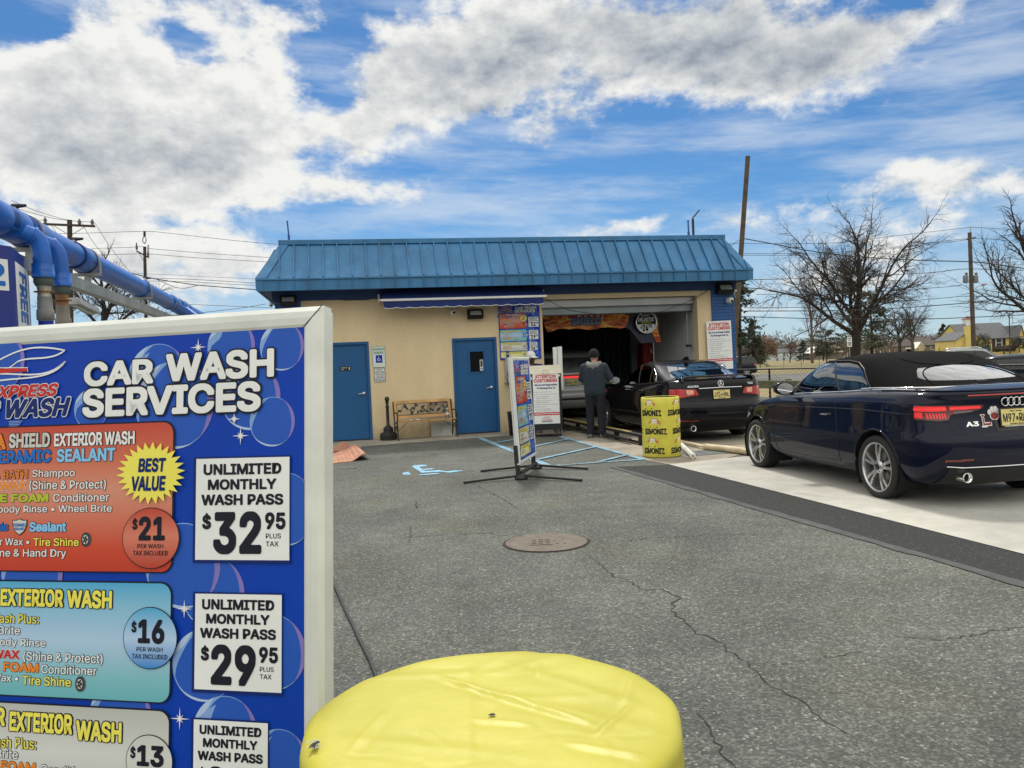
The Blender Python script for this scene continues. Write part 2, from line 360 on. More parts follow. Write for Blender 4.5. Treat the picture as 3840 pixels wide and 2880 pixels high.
# ---------------------------------------------------------------- terrain, lot, road
FP = Vector((8.3, 26.0)); FDIR = Vector((.42, -.907)).normalized(); FN = Vector((-FDIR.y, FDIR.x)); FN = FN if FN.x > 0 else -FN     # near fence line
def beyond(x, y): return (Vector((x, y)) - FP).dot(FN)
def tz(x, y):
    e = beyond(x, y); far = math.hypot(x, y)
    return -.03 - .5 * sstep(.8, 8, e) - .12 * sstep(30, 60, e) - 1.2 * sstep(120, 420, far) * (1 - sstep(.35, .75, math.atan2(x, max(y, 1e-3)))) + 14 * sstep(500, 2200, far)
mb = MB()
xs = sorted(set([-1600, -900, -500, -300, -160, -100, -60, -40, -25, 0, 400, 600, 900, 1600] + list(range(4, 60, 2)) + list(range(60, 340, 14)))); ys = sorted(set([-200, -60, -30, -12, 0, 2000, 1200, 800, 600] + list(range(4, 100, 2)) + list(range(100, 520, 20))))
vs = [(x, y, tz(x, y)) for y in ys for x in xs]; nx = len(xs)
mb.add(vs, [(j * nx + i, j * nx + i + 1, (j + 1) * nx + i + 1, (j + 1) * nx + i) for j in range(len(ys) - 1) for i in range(nx - 1)], GRASS, True)
struct(mb.build('ground'))
mb = MB(); e0 = FP - FDIR * 90 + FN * .9; e1 = FP + FDIR * 60 + FN * .9
mb.poly([(-60, -25, 0), (e1.x, e1.y, 0), (e0.x, e0.y, 0), (-60, 70, 0)], ASPH); struct(mb.build('parking_lot'))
RD = Vector((.72, -.694)); RN = Vector((.694, .72))
mb = MB(); rp = Vector((25, 77)); n = 60; vs = []
for i in range(n + 1):
    for k in range(9):
        p = rp + RD * (-150 + 260 * i / n) - RN * (k * 3.2); e = beyond(p.x, p.y)
        vs.append((p.x, p.y, tz(p.x, p.y) + .03))
mb.add(vs, [(i * 9 + k, i * 9 + k + 1, (i + 1) * 9 + k + 1, (i + 1) * 9 + k) for i in range(n) for k in range(8)], ROADM)
struct(mb.build('road'))
mb = MB()
ground_poly(mb, [(1241, 1690), (1335, 1677.5), (1480, 1665), (1760, 1645), (1960, 1630.5), (2090, 1634), (2060, 1600), (1860, 1600), (1500, 1620), (1241, 1640)], .004, WALK)
u0, o0 = gl(1335, 1677.5); mb.poly([tuple(fw(-12, o0))[:2] + (.004,), tuple(at_z(1241, 1690))[:2] + (.004,), tuple(at_z(1241, 1640))[:2] + (.004,), tuple(fw(-12, -.1))[:2] + (.004,)], WALK)
struct(mb.build('sidewalk'))
mb = MB(); ground_poly(mb, [(2080, 1631), (2425, 1728), (2510, 1743), (2700, 1725), (3000, 1650), (2625, 1600), (2250, 1590)], .0055, CONC2)
q = [fw(-.2, -.3), fw(4.4, -.3), fw(4.4, -12), fw(-.2, -12)]; mb.poly([(p.x, p.y, .0055) for p in q], CONC2); struct(mb.build('wash_bay_floor'))
mb = MB(); a = at_z(2509, 1743.5); b_ = at_z(3840, 2081); dd = (b_ - a).normalized(); e = a + dd * 22; r_ = Vector((_fd.x, _fd.y, 0)) * 5.0
f0 = fw(3.1, 1.6); mb.poly([(p.x, p.y, .008) for p in (a, e, e + r_, a + r_ * .95 + dd * -.6, at_z(2760, 1716))], CONC); struct(mb.build('driveway'))
mb = MB(); a2 = at_z(2300, 1751.5); c2 = at_z(3840, 2190); d2 = (c2 - a2).normalized(); mb.poly([(p.x, p.y, .004) for p in (a2, a2 + d2 * 22, a + dd * 22, a)], ASPH2); struct(mb.build('asphalt_patch'))
mb = MB(); rng = random.Random(4); pts = []
for i in range(90):
    p = a2 + d2 * (i * .24); w = .05 + .03 * rng.random(); nn = Vector((-d2.y, d2.x, 0)); j = rng.uniform(-.012, .012)
    pts.append((p + nn * (j + w * .5), p + nn * (j - w)))
vs = [(q.x, q.y, .0062) for pr in pts for q in pr]; mb.add(vs, [(2 * i, 2 * i + 1, 2 * i + 3, 2 * i + 2) for i in range(len(pts) - 1)], SEAM); struct(mb.build('pavement_seam'))
# cracks: thin ragged dark strips
def Z5(p): return [(2100 + x * .7866, 1700 + y * .7866) for x, y in p]
def Z4(p): return [(1240 + x * .452, 1640 + y * .452) for x, y in p]
CR_ = [(Z5([(130, 485), (205, 540), (260, 590), (320, 605), (400, 655), (470, 650), (590, 690), (540, 712), (540, 760), (600, 815), (650, 860), (740, 885), (785, 910), (780, 935), (870, 985), (920, 1035), (990, 1090), (1060, 1145), (1160, 1190), (1210, 1235), (1310, 1305), (1390, 1345), (1405, 1400)]), .011),
       (Z5([(640, 1230), (690, 1290), (715, 1340), (760, 1400), (790, 1450), (820, 1495), (850, 1530)]), .010), (Z5([(1570, 875), (1690, 880), (1800, 890), (1900, 880), (2050, 850), (2300, 820)]), .008),
       (Z5([(1000, 1015), (1200, 990), (1350, 960), (1530, 935)]), .006), (Z5([(270, 425), (430, 405), (620, 395), (760, 385), (1000, 390)]), .009),
       (Z4([(1205, 390), (1250, 420), (1340, 465), (1440, 520), (1580, 610)]), .013), (Z4([(560, 835), (700, 825), (960, 810), (1320, 795), (1380, 815), (1500, 820), (1680, 815)]), .009),
       (Z4([(700, 530), (715, 570), (715, 600)]), .012), (Z4([(670, 720), (660, 830), (650, 900)]), .006), (Z4([(1900, 1), (1990, 20)]), .005)]
for pts, w in CR_:
    P = [at_z(*p) for p in pts]; Q = []
    for i in range(len(P) - 1):
        m_ = max(2, int((P[i + 1] - P[i]).length / .03)); 
        for k in range(m_): Q.append(P[i].lerp(P[i + 1], k / m_))
    Q.append(P[-1]); vs = []
    for i, p in enumerate(Q):
        t_ = (Q[min(i + 1, len(Q) - 1)] - Q[max(i - 1, 0)]).normalized(); nn = Vector((-t_.y, t_.x, 0)); ww = w * rng.uniform(.25, 1.1) * min(1, .25 + 4 * min(i, len(Q) - 1 - i) / len(Q)); j = rng.uniform(-.015, .015)
        vs += [tuple(p + nn * (j + ww * .5))[:2] + (.003,), tuple(p + nn * (j - ww * .5))[:2] + (.003,)]
    mb = MB(); mb.add(vs, [(2 * i, 2 * i + 1, 2 * i + 3, 2 * i + 2) for i in range(len(Q) - 1)], TAR); struct(mb.build('pavement_crack'))
# ---------------------------------------------------------------- painted markings
def paint_mat(name, c, worn=.45):
    m, t, b = new_mat(name); o = t.nodes.new('ShaderNodeTexCoord').outputs['Object']
    n = nnoise(t, o, 30, 6, .75); n2 = nnoise(t, o, 1.7, 4, .6); f = nsmooth(t, nm(t, 'ADD', nm(t, 'MULTIPLY', n, .7), nm(t, 'MULTIPLY', n2, .3)), worn, worn + .16)
    t.links.new(nmix(t, f, (.13, .135, .13, 1), tuple(c) + (1,)), b.inputs['Base Color']); b.inputs['Roughness'].default_value = .8; return m
BLUEP = paint_mat('blue_road_paint', (.20, .43, .60), .41); BLUES = paint_mat('blue_symbol_paint', (.24, .50, .70), .37); WHP = paint_mat('spilled_white', (.40, .41, .40), .5)
mb = MB()
for (x0, y0, x1, y1, w) in [(1791, 1640, 2061, 1749, .115), (2100, 1638.5, 2414, 1724.5, .10), (2061, 1749, 2414, 1724.5, .07), (1850, 1663, 1975, 1642, .09), (1915, 1696.5, 2130, 1648, .09), (2009, 1727, 2234, 1677.6, .09), (2242, 1735.5, 2351, 1708, .09)]:
    p, q = at_z(x0, y0), at_z(x1, y1); d_ = (q - p).normalized(); nn = Vector((-d_.y, d_.x, 0)) * w / 2; k = .0085 + .0012 * len(mb.f)
    mb.poly([(c.x, c.y, k) for c in (p + nn, p - nn, q - nn, q + nn)], BLUEP)
struct(mb.build('road_marking'))
mb = MB(); Z3 = lambda L: [(1220 + x * .2441, 1400 + y * .2441) for x, y in L]
def gfan(L, mat, z):
    P = [at_z(*p) for p in Z3(L)]; mb.poly([(p.x, p.y, z) for p in P], mat)
gfan([(1325, 1435), (1370, 1415), (1500, 1408), (1572, 1418), (1545, 1431), (1440, 1441), (1495, 1476), (1620, 1463), (1678, 1467), (1650, 1481), (1510, 1494), (1535, 1505), (1650, 1500), (1740, 1489), (1860, 1510), (2000, 1496), (2118, 1498), (2090, 1507), (1900, 1530), (1780, 1516), (1650, 1521), (1480, 1533)], BLUES, .0052)
gfan([(1180, 1545), (1200, 1528), (1240, 1519), (1310, 1522), (1275, 1533), (1325, 1552), (1300, 1561), (1240, 1567), (1195, 1560)], BLUES, .0052)
gfan([(1430, 1562), (1560, 1548), (1700, 1535), (1772, 1542), (1680, 1553), (1560, 1563), (1450, 1570)], BLUES, .0052)
struct(mb.build('wheelchair_marking'))
mb = MB(); rng = random.Random(9)
for (cx, cy, rx, ry, n_) in [(400, 1460, 60, 24, 14), (560, 1450, 330, 16, 4)]:
    for k in range(n_ // 2):
        X, Y = cx + rng.uniform(-rx, rx), cy + rng.uniform(-ry, ry); L = []
        for i in range(12):
            a_ = i / 12 * 6.283; r1 = rng.uniform(.3, 1); L.append((X + math.cos(a_) * rx * .55 * r1, Y + math.sin(a_) * ry * .4 * r1))
        gfan(L, WHP, .0045 + k * .0006)
struct(mb.build('white_spill'))
# ---------------------------------------------------------------- building
def weathered(name, c, rough, sc, amt, splash=0.0, bump=0.0, metal=0.0):
    """rain streaks (long in z), blotches, and splashed dirt along the foot of a wall"""
    m, t, b = new_mat(name); o = t.nodes.new('ShaderNodeTexCoord').outputs['Object']; mp = t.nodes.new('ShaderNodeMapping'); mp.inputs['Scale'].default_value = sc; t.links.new(o, mp.inputs[0])
    k = nm(t, 'MULTIPLY', nsmooth(t, nnoise(t, mp.outputs[0], 1.5, 8, .65), .3, .72, 1 - amt, 1 + amt * .6), nsmooth(t, nnoise(t, o, .5, 4, .5), .3, .7, 1 - amt * .6, 1 + amt * .5)); k = nm(t, 'MULTIPLY', k, nsmooth(t, nnoise(t, o, 14, 5, .7), .3, .7, .97, 1.03))
    if splash:
        s = t.nodes.new('ShaderNodeSeparateXYZ'); t.links.new(o, s.inputs[0]); h = nm(t, 'SUBTRACT', nm(t, 'MULTIPLY', nnoise(t, mp.outputs[0], 6, 6, .7), .75), s.outputs[2]); k = nm(t, 'MULTIPLY', k, nsmooth(t, h, -.05, .38, 1.0, 1 - splash))
    v = t.nodes.new('ShaderNodeVectorMath'); v.operation = 'SCALE'; v.inputs[0].default_value = c; t.links.new(k, v.inputs['Scale']); t.links.new(v.outputs[0], b.inputs['Base Color']); b.inputs['Roughness'].default_value = rough; b.inputs['Metallic'].default_value = metal
    if bump: bn = t.nodes.new('ShaderNodeBump'); bn.inputs['Strength'].default_value = bump; bn.inputs['Distance'].default_value = .006; t.links.new(nnoise(t, o, 130, 5, .7), bn.inputs['Height']); t.links.new(bn.outputs[0], b.inputs['Normal'])
    return m
BEIGE = weathered('beige_stucco', (.74, .595, .375), .9, (1.1, 1.1, .45), .065, splash=.35, bump=.45); BLUEW = M('door_blue', (.0015, .086, .25), .55, 0, .06, 2, .05, 30)
ROOFB = weathered('roof_blue_metal', (.036, .165, .345), .40, (2.0, 2.0, .25), .22, metal=.2); ROOFD = M('soffit_blue', (.015, .05, .16), .6)
NAVY = M('navy_paint', (.006, .012, .11), .5); WHITE = M('white_paint', (.72, .73, .72), .5, 0, .05, 3); BLACK = M('black_plastic', (.012, .012, .014), .45); GREYM = M('grey_metal', (.33, .34, .35), .4, .7)
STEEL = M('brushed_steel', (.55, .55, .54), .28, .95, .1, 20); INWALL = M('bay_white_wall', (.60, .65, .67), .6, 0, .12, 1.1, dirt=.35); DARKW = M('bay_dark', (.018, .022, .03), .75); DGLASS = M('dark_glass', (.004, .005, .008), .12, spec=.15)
def brick_mat():
    m, t, b = new_mat('blue_painted_brick'); tc = t.nodes.new('ShaderNodeTexCoord'); s = t.nodes.new('ShaderNodeSeparateXYZ'); t.links.new(tc.outputs['Object'], s.inputs[0])
    v = nxyz(t, nm(t, 'ADD', s.outputs[0], s.outputs[1]), s.outputs[2], 0.0); br = t.nodes.new('ShaderNodeTexBrick'); t.links.new(v, br.inputs['Vector'])
    br.inputs['Scale'].default_value = 1; br.inputs['Brick Width'].default_value = .21; br.inputs['Row Height'].default_value = .075; br.inputs['Mortar Size'].default_value = .006; br.inputs['Color1'].default_value = (.008, .078, .27, 1); br.inputs['Color2'].default_value = (.010, .095, .31, 1); br.inputs['Mortar'].default_value = (.004, .045, .16, 1)
    t.links.new(br.outputs[0], b.inputs['Base Color']); bn = t.nodes.new('ShaderNodeBump'); bn.inputs['Strength'].default_value = .8; bn.inputs['Distance'].default_value = .01; bn.invert = True
    t.links.new(br.outputs['Fac'], bn.inputs['Height']); t.links.new(bn.outputs[0], b.inputs['Normal']); b.inputs['Roughness'].default_value = .5; return m
BRICK = brick_mat()
bld = thing('car_wash_building', 'low beige car wash building with blue standing seam metal roof and open wash bay', 'building', tuple(FB), FY)
uL = fl(1031, 1150)[0]; uR = fl(2752, 1150)[0]; uPL = fl(1128, 1130)[0]; uPR = fl(2666, 1120)[0]
d1r, d1t = fl(1382, 1281); d1l = d1r - 1.02; d2l, d2t = fl(1694, 1269); d2r = fl(1861, 1263.5)[0]; DT = (d1t + d2t) / 2
gL = fl(2040, 1350)[0]; gR, gT = fl(2613, 1108); ZT = 3.30; TH = .25; BDEP = 12.0
w = MB()
def wp(u0, u1, z0, z1): w.box(u0, u1, 0, TH, z0, z1, BEIGE)
wp(uPL, d1l, 0, DT); wp(d1r, d2l, 0, DT); wp(d2r, gL, 0, DT); wp(uPL, gL, DT, gT); wp(uPL, uPR, gT, ZT); wp(gR, uPR, 0, gT)
w.box(uL + .06, uL + .31, TH, BDEP, 0, ZT, BEIGE); w.box(uR - .31, uR - .06, TH, BDEP, 0, ZT, BEIGE); w.box(uL + .06, uR - .06, BDEP, BDEP + .2, 0, ZT, BEIGE)
w.build('wall', bld)
for a_, b2 in ((uL, uPL), (uPR, uR)):
    p = MB(); p.box(a_, b2, -.035, TH + .2, 0, ZT, BRICK, .004); p.build('brick_pillar', bld)
# inside of the bay
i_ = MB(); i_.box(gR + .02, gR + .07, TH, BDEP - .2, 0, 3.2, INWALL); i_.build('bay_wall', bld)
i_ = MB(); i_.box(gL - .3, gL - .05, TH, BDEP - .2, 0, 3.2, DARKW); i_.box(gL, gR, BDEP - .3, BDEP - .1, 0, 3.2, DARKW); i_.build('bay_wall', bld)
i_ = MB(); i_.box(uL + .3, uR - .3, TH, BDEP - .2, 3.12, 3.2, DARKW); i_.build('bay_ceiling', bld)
g = MB()                                                  # rolled-up overhead door: its lowest panels still show
hz = fl(2600, 1162)[1]; g.box(gL + .02, gR - .02, .16, .21, gT - .17, gT - .01, GREYM); g.box(gL + .02, gR - .02, .28, .33, hz, gT - .02, M('overhead_door_grey', (.24, .28, .30), .45, .3)); g.box(gL + .02, gR - .02, .262, .279, hz + .16, hz + .175, BLACK); g.box(gL + .02, gR - .02, .262, .34, hz - .025, hz - .001, BLACK)
g.build('overhead_door', bld)
g = MB(); gu = fl(2583, 1300, -.6)[0]; g.tube([(gR - .11, .36, 0), (gR - .11, .36, gT - .15)], .016, GREYM); g.box(gR - .17, gR - .04, .30, .345, 1.72, 1.78, BLACK); g.build('door_track', bld)
def door(u0, u1, top, window=False):
    fr = MB(); fwid = .055
    fr.box(u0, u0 + fwid, -.012, .12, .0, top, BLUEW); fr.box(u1 - fwid, u1, -.012, .12, .0, top, BLUEW); fr.box(u0 + fwid, u1 - fwid, -.012, .12, top - fwid, top, BLUEW)
    d = MB(); a_, b2, zt = u0 + fwid + .004, u1 - fwid - .004, top - fwid - .004; y0 = .035
    if window:
        wu0, wz1 = fl(1762, 1319); wu1, wz0 = fl(1816, 1393)
        d.box(a_, wu0, y0, y0 + .045, .03, zt, BLUEW); d.box(wu1, b2, y0, y0 + .045, .03, zt, BLUEW); d.box(wu0, wu1, y0, y0 + .045, .03, wz0, BLUEW); d.box(wu0, wu1, y0, y0 + .045, wz1, zt, BLUEW)
    else: d.box(a_, b2, y0, y0 + .045, .03, zt, BLUEW)
    do = d.build('door', bld); fr.build('door_frame', do)
    sl = MB(); sl.box(a_, b2, y0 - .012, y0 + .04, .002, .026, BLACK); sl.build('threshold', do)
    hz_ = 1.0; hx = b2 - .085; h = MB(); h.lathe([(0, -.012), (.034, -.012), (.036, -.004), (.036, 0)], STEEL, 18, (hx, y0, hz_), axis='y'); h.tube([(hx, y0, hz_), (hx, y0 - .055, hz_)], .011, STEEL); h.tube([(hx + .012, y0 - .055, hz_), (hx - .05, y0 - .058, hz_ + .002), (hx - .125, y0 - .05, hz_ - .008)], [.012, .011, .009], STEEL)
    h.build('door_handle', do)
    if window:
        f = MB(); f.box(wu0 - .035, wu0, y0 - .014, y0 - .001, wz0 - .035, wz1 + .035, BLUEW); f.box(wu1, wu1 + .035, y0 - .014, y0 - .001, wz0 - .035, wz1 + .035, BLUEW); f.box(wu0, wu1, y0 - .014, y0 - .001, wz1, wz1 + .035, BLUEW); f.box(wu0, wu1, y0 - .014, y0 - .001, wz0 - .035, wz0, BLUEW)
        f.build('window_frame', do); f = MB(); f.box(wu0, wu1, y0 + .006, y0 + .014, wz0, wz1, DGLASS); f.build('window_pane', do)
        s = MB(lambda x, y, z: (wu1 - .085 + x, y0 - .001 - z, wz0 + .02 + y)); s.box(0, .07, 0, .24, 0, .002, WHITE); s.box(.012, .058, .085, .225, .002, .003, BLACK); s.box(.015, .055, .02, .065, .002, .003, M('sticker_blue', (.03, .2, .5), .4))
        MBt = MB(lambda x, y, z: (wu1 - .085 + .04 - (y - .035) * 0 + (.0 - y), y0 - .004 - z, wz0 + .11 + x)); MBt.text('PULL', .0, -.012, .10, .02, WHITE, .001, .03); s.v += []; s.build('sticker', do)
    return do
dA = door(d1l, d1r, DT); dB = door(d2l, d2r, DT, True)
pu0, pz1 = fl(1274, 1375); pu1, pz0 = fl(1316, 1390); s = MB(lambda x, y, z: (pu0 + x, .034 - z, pz0 + y)); pw, ph = pu1 - pu0, pz1 - pz0
s.box(0, pw, 0, ph, 0, .006, BLACK); s.text('Employees', .03, ph * .55, pw * .66, ph * .85, WHITE, .007, .01); s.text('Only', .03, ph * .18, pw * .34, ph * .46, WHITE, .007, .01); s.text('i', pw * .82, ph * .2, pw * .9, ph * .85, WHITE, .007, .03); s.build('nameplate', dA)
# mansard roof
OV = .70; zl = 3.4046; zr_ = 4.2669; or_ = .10
lL = fl(960, 1050, OV)[0]; lR = fl(2821, 1011, OV)[0]; rL = fl(1050, 905, or_)[0]; rR = fl(2712, 886, or_)[0]; zfb = fl(1900, 1069.5, OV)[1]
DB = BDEP + OV; Dr = BDEP + .1
def rp4(k): return [(lL, -OV, zl), (lR, -OV, zl), (lR, DB, zl), (lL, DB, zl)][k], [(rL, -or_, zr_ - .10), (rR, -or_, zr_ - .10), (rR, Dr, zr_ - .10), (rL, Dr, zr_ - .10)][k]
rf = MB()
for k in range(4):
    (a0, a1), (b0, b1) = rp4(k), rp4((k + 1) % 4); rf.quad(a0, b0, b1, a1, ROOFB)
# standing seams on the slopes
def rib(p, q, nrm, wd=.020, ht=.045):
    p, q, nrm = Vector(p), Vector(q), Vector(nrm).normalized(); sd_ = (q - p).cross(nrm).normalized() * wd / 2
    rf.prism([p + sd_, p - sd_, q - sd_, q + sd_], nrm * ht, ROOFB)
sp_ = .508 * (fl(1104, 1043, OV)[0] - fl(1046, 1044, OV)[0]) / (fl(1104, 1043, OV)[0] - fl(1046, 1044, OV)[0]); sp_ = (fl(1430, 1037, OV)[0] - fl(1046, 1044, OV)[0]) / 7
u = fl(1046, 1044, OV)[0]; nF = Vector((0, -(zr_ - zl), OV - or_))
while u < lR - .1:
    t_ = 1.0
    if u < rL: t_ = (u - lL) / (rL - lL)
    if u > rR: t_ = (lR - u) / (lR - rR)
    t_ = max(0, t_ - .06 if t_ < 1 else 1); y1 = -OV + (OV - or_) * t_; z1 = zl + (zr_ - .10 - zl) * t_
    rib((u, -OV, zl), (u, y1, z1), nF); u += sp_
for side in (0, 1):
    X0, X1 = (lL, rL) if side == 0 else (lR, rR); v_ = -OV + .5
    while v_ < DB - .3:
        t_ = min(1, (v_ + OV) / (OV - or_)) ; rib((X0, v_, zl), (X0 + (X1 - X0) * t_, v_, zl + (zr_ - .1 - zl) * t_), (-(zr_ - zl) if side == 0 else (zr_ - zl), 0, abs(X1 - X0))); v_ += sp_
# hip flashings
for (a0, a1, s_) in ((rp4(0)[0], rp4(0)[1], 1), (rp4(1)[0], rp4(1)[1], -1)):
    a0, a1 = Vector(a0), Vector(a1); ux = Vector((.17 * s_, 0, 0)); nfn = nF.normalized() * .022; nx_ = Vector((-s_ * .02, 0, .012))
    rf.prism([a0, a0 + ux * 1.15, a1 + ux, a1], nfn, ROOFB)
    side_n = Vector((-(zr_ - zl) * s_, 0, abs(rL - lL))).normalized() * .022; uy = Vector((0, .17, 0)); rf.prism([a0, a1, a1 + uy, a0 + uy], side_n, ROOFB)
rf.build('metal_roof', bld)
c_ = MB(); z0, z1 = zr_ - .105, zr_; e_ = .035
for (x0, x1, y0, y1) in ((rL - e_, rR + e_, -or_ - e_, -or_ + .12), (rL - e_, rR + e_, Dr - .12, Dr + e_), (rL - e_, rL + .12, -or_ + .12, Dr - .12), (rR - .12, rR + e_, -or_ + .12, Dr - .12)): c_.box(x0, x1, y0, y1, z0, z1, ROOFB, .006)
c_.build('roof_coping', bld); c_ = MB(); c_.box(rL + .1, rR - .1, -or_ + .1, Dr - .1, zr_ - .25, zr_ - .16, GREYM); c_.build('flat_roof', bld)
f = MB(); e_ = .02
f.box(lL - .015, lR + .015, -OV - .03, -OV + .02, zl - .035, zl + .005, ROOFB, .004); f.box(lL - .015, lL + .03, -OV + .02, DB, zl - .035, zl + .005, ROOFB, .004); f.box(lR - .03, lR + .015, -OV + .02, DB, zl - .035, zl + .005, ROOFB, .004)
f.box(lL, lR, -OV, -OV + .03, zfb, zl - .036, ROOFB); f.box(lL, lL + .03, -OV + .03, DB, zfb, zl - .036, ROOFB); f.box(lR - .03, lR, -OV + .03, DB, zfb, zl - .036, ROOFB)
f.box(lL, lR, -OV - .014, -OV - .001, zfb - .006, zfb + .012, ROOFB)
f.box(lL - .012, lL + .13, -OV - .012, -OV - .001, zfb + .013, zl - .037, ROOFB); f.box(lR - .13, lR + .012, -OV - .012, -OV - .001, zfb + .013, zl - .037, ROOFB)
u = fl(1046, 1070, OV)[0]
while u < lR - .18: f.box(u - .008, u + .008, -OV - .028, -OV - .0012, zfb + .013, zl - .037, ROOFB); u += sp_
f.build('fascia', bld)
f = MB(); f.box(lL + .03, lR - .03, -OV + .03, .02, zfb + .02, zfb + .05, ROOFD); f.box(lL + .03, uL + .05, .02, BDEP, zfb + .02, zfb + .05, ROOFD); f.box(uR - .05, lR - .03, .02, BDEP, zfb + .02, zfb + .05, ROOFD)
f.box(uL - .05, uR + .05, -.06, -.002, zfb - .16, zfb + .018, ROOFD); f.build('soffit', bld)
# ---------------------------------------------------------------- printed poster (a to the right, b down, metres; origin top right of the frame)
def P_(n, c, rough=.45): return M(n, c, rough, 0, .03, 6, spec=.2)
PBLUE = P_('print_blue', (.001, .047, .42)); PW = P_('print_white', (.80, .82, .82)); PK = P_('print_black', (.012, .014, .025)); PNAVY = P_('print_navy', (.006, .022, .15)); PYEL = P_('print_yellow', (.85, .78, .12)); PRED = P_('print_red', (.55, .03, .03))
PORG = P_('print_orange', (.80, .25, .03)); PGRN = P_('print_green', (.45, .55, .04)); PSKY = P_('print_sky', (.25, .55, .85)); PMID = P_('print_midblue', (.02, .16, .55)); PSIL = P_('print_silver', (.62, .62, .58)); PTIRE = P_('print_tire', (.04, .045, .05)); PCREAM = P_('print_cream', (.85, .82, .55))
BUB1 = P_('bubble_film', (.022, .098, .49)); BUB2 = P_('bubble_light', (.22, .37, .70)); BUB3 = P_('bubble_white', (.42, .56, .78)); BUB4 = P_('bubble_pink', (.22, .18, .52))
def gradient(name, stops):
    m, t, b = new_mat(name); s = t.nodes.new('ShaderNodeSeparateXYZ'); t.links.new(t.nodes.new('ShaderNodeTexCoord').outputs['Object'], s.inputs[0])
    (y0, _), (y1, _) = stops[0], stops[-1]; rp_ = t.nodes.new('ShaderNodeValToRGB'); cr_ = rp_.color_ramp
    while len(cr_.elements) < len(stops): cr_.elements.new(.5)
    for e, (y, c) in zip(cr_.elements, stops): e.position = (y - y0) / (y1 - y0); e.color = tuple(c) + (1,)
    t.links.new(nm(t, 'DIVIDE', nm(t, 'SUBTRACT', s.outputs[1], y0), y1 - y0), rp_.inputs[0]); t.links.new(rp_.outputs[0], b.inputs['Base Color']); b.inputs['Roughness'].default_value = .38; return m
PH_ = 1.44
def Y_(b): return PH_ - b
def X_(a): return a + .54
GRED = gradient('panel_red', [(Y_(.62), (.50, .035, .012)), (Y_(.56), (.60, .06, .02)), (Y_(.42), (.66, .27, .18)), (Y_(.34), (.60, .14, .07)), (Y_(.25), (.52, .04, .02))])
GBLU = gradient('panel_blue', [(Y_(.92), (.13, .45, .50)), (Y_(.86), (.22, .52, .60)), (Y_(.78), (.42, .60, .80)), (Y_(.70), (.24, .52, .72)), (Y_(.635), (.05, .38, .66))])
GSIL = gradient('panel_silver', [(Y_(1.15), (.50, .52, .50)), (Y_(1.04), (.68, .70, .67)), (Y_(.92), (.46, .48, .45))]); GYEL = gradient('panel_yellow', [(Y_(1.31), (.62, .62, .2)), (Y_(1.23), (.75, .75, .4)), (Y_(1.15), (.62, .60, .12))])
CRED = gradient('circle_red', [(Y_(.61), (.45, .03, .012)), (Y_(.53), (.66, .20, .13)), (Y_(.46), (.48, .035, .015))]); CBLU = gradient('circle_blue', [(Y_(.84), (.02, .22, .62)), (Y_(.77), (.45, .62, .85)), (Y_(.695), (.05, .38, .66))])
def rrect(x0, y0, x1, y1, r, n=6):
    L = []
    for cx, cy, a0 in ((x1 - r, y1 - r, 0), (x0 + r, y1 - r, 90), (x0 + r, y0 + r, 180), (x1 - r, y0 + r, 270)):
        for k in range(n + 1): a = R(a0 + 90 * k / n); L.append((cx + r * math.cos(a), cy + r * math.sin(a)))
    return L
def disc(x, y, rx, ry=None, n=40): ry = ry or rx; return [(x + rx * math.cos(2 * math.pi * k / n), y + ry * math.sin(2 * math.pi * k / n)) for k in range(n)]
def flat(mb, pts, z, mat): mb.poly([(x, y, z) for x, y in pts], mat)
def crescent(mb, x, y, r, a0, a1, w, z, mat, n=14, clip=None):
    o = []; i_ = []
    for k in range(n + 1):
        a = R(a0 + (a1 - a0) * k / n); t_ = math.sin(math.pi * k / n); o.append((x + r * math.cos(a), y + r * math.sin(a))); ri = r * (1 - w * t_); i_.append((x + ri * math.cos(a), y + ri * math.sin(a)))
    cl = clip or (lambda p: p); vs = [cl(p) + (z,) for p in o] + [cl(p) + (z,) for p in i_]
    mb.add(vs, [(k, k + 1, n + 2 + k, n + 1 + k) for k in range(n)], mat)
def wave(mb, pts, w, z, mat):
    vs = []; n = len(pts)
    for i, (x, y) in enumerate(pts):
        dx, dy = pts[min(i + 1, n - 1)][0] - pts[max(i - 1, 0)][0], pts[min(i + 1, n - 1)][1] - pts[max(i - 1, 0)][1]; l = math.hypot(dx, dy); ww = (w[i] if isinstance(w, list) else w) / 2
        vs += [(x - dy / l * ww, y + dx / l * ww, z), (x + dy / l * ww, y - dx / l * ww, z)]
    mb.add(vs, [(2 * i, 2 * i + 1, 2 * i + 3, 2 * i + 2) for i in range(n - 1)], mat)
def bez(p0, p1, p2, p3, n=14): return [tuple((1 - t)**3 * a + 3 * (1 - t)**2 * t * b + 3 * (1 - t) * t * t * c + t**3 * d for a, b, c, d in zip(p0, p1, p2, p3)) for t in [k / n for k in range(n + 1)]]
def T(mb, s, a0, b0, a1, b1, mat, z, bold=.02, shear=0., outline=None, ow=.03): mb.text(s, X_(a0), Y_(b1), X_(a1), Y_(b0), mat, z, bold, shear, outline=outline, ow=ow)
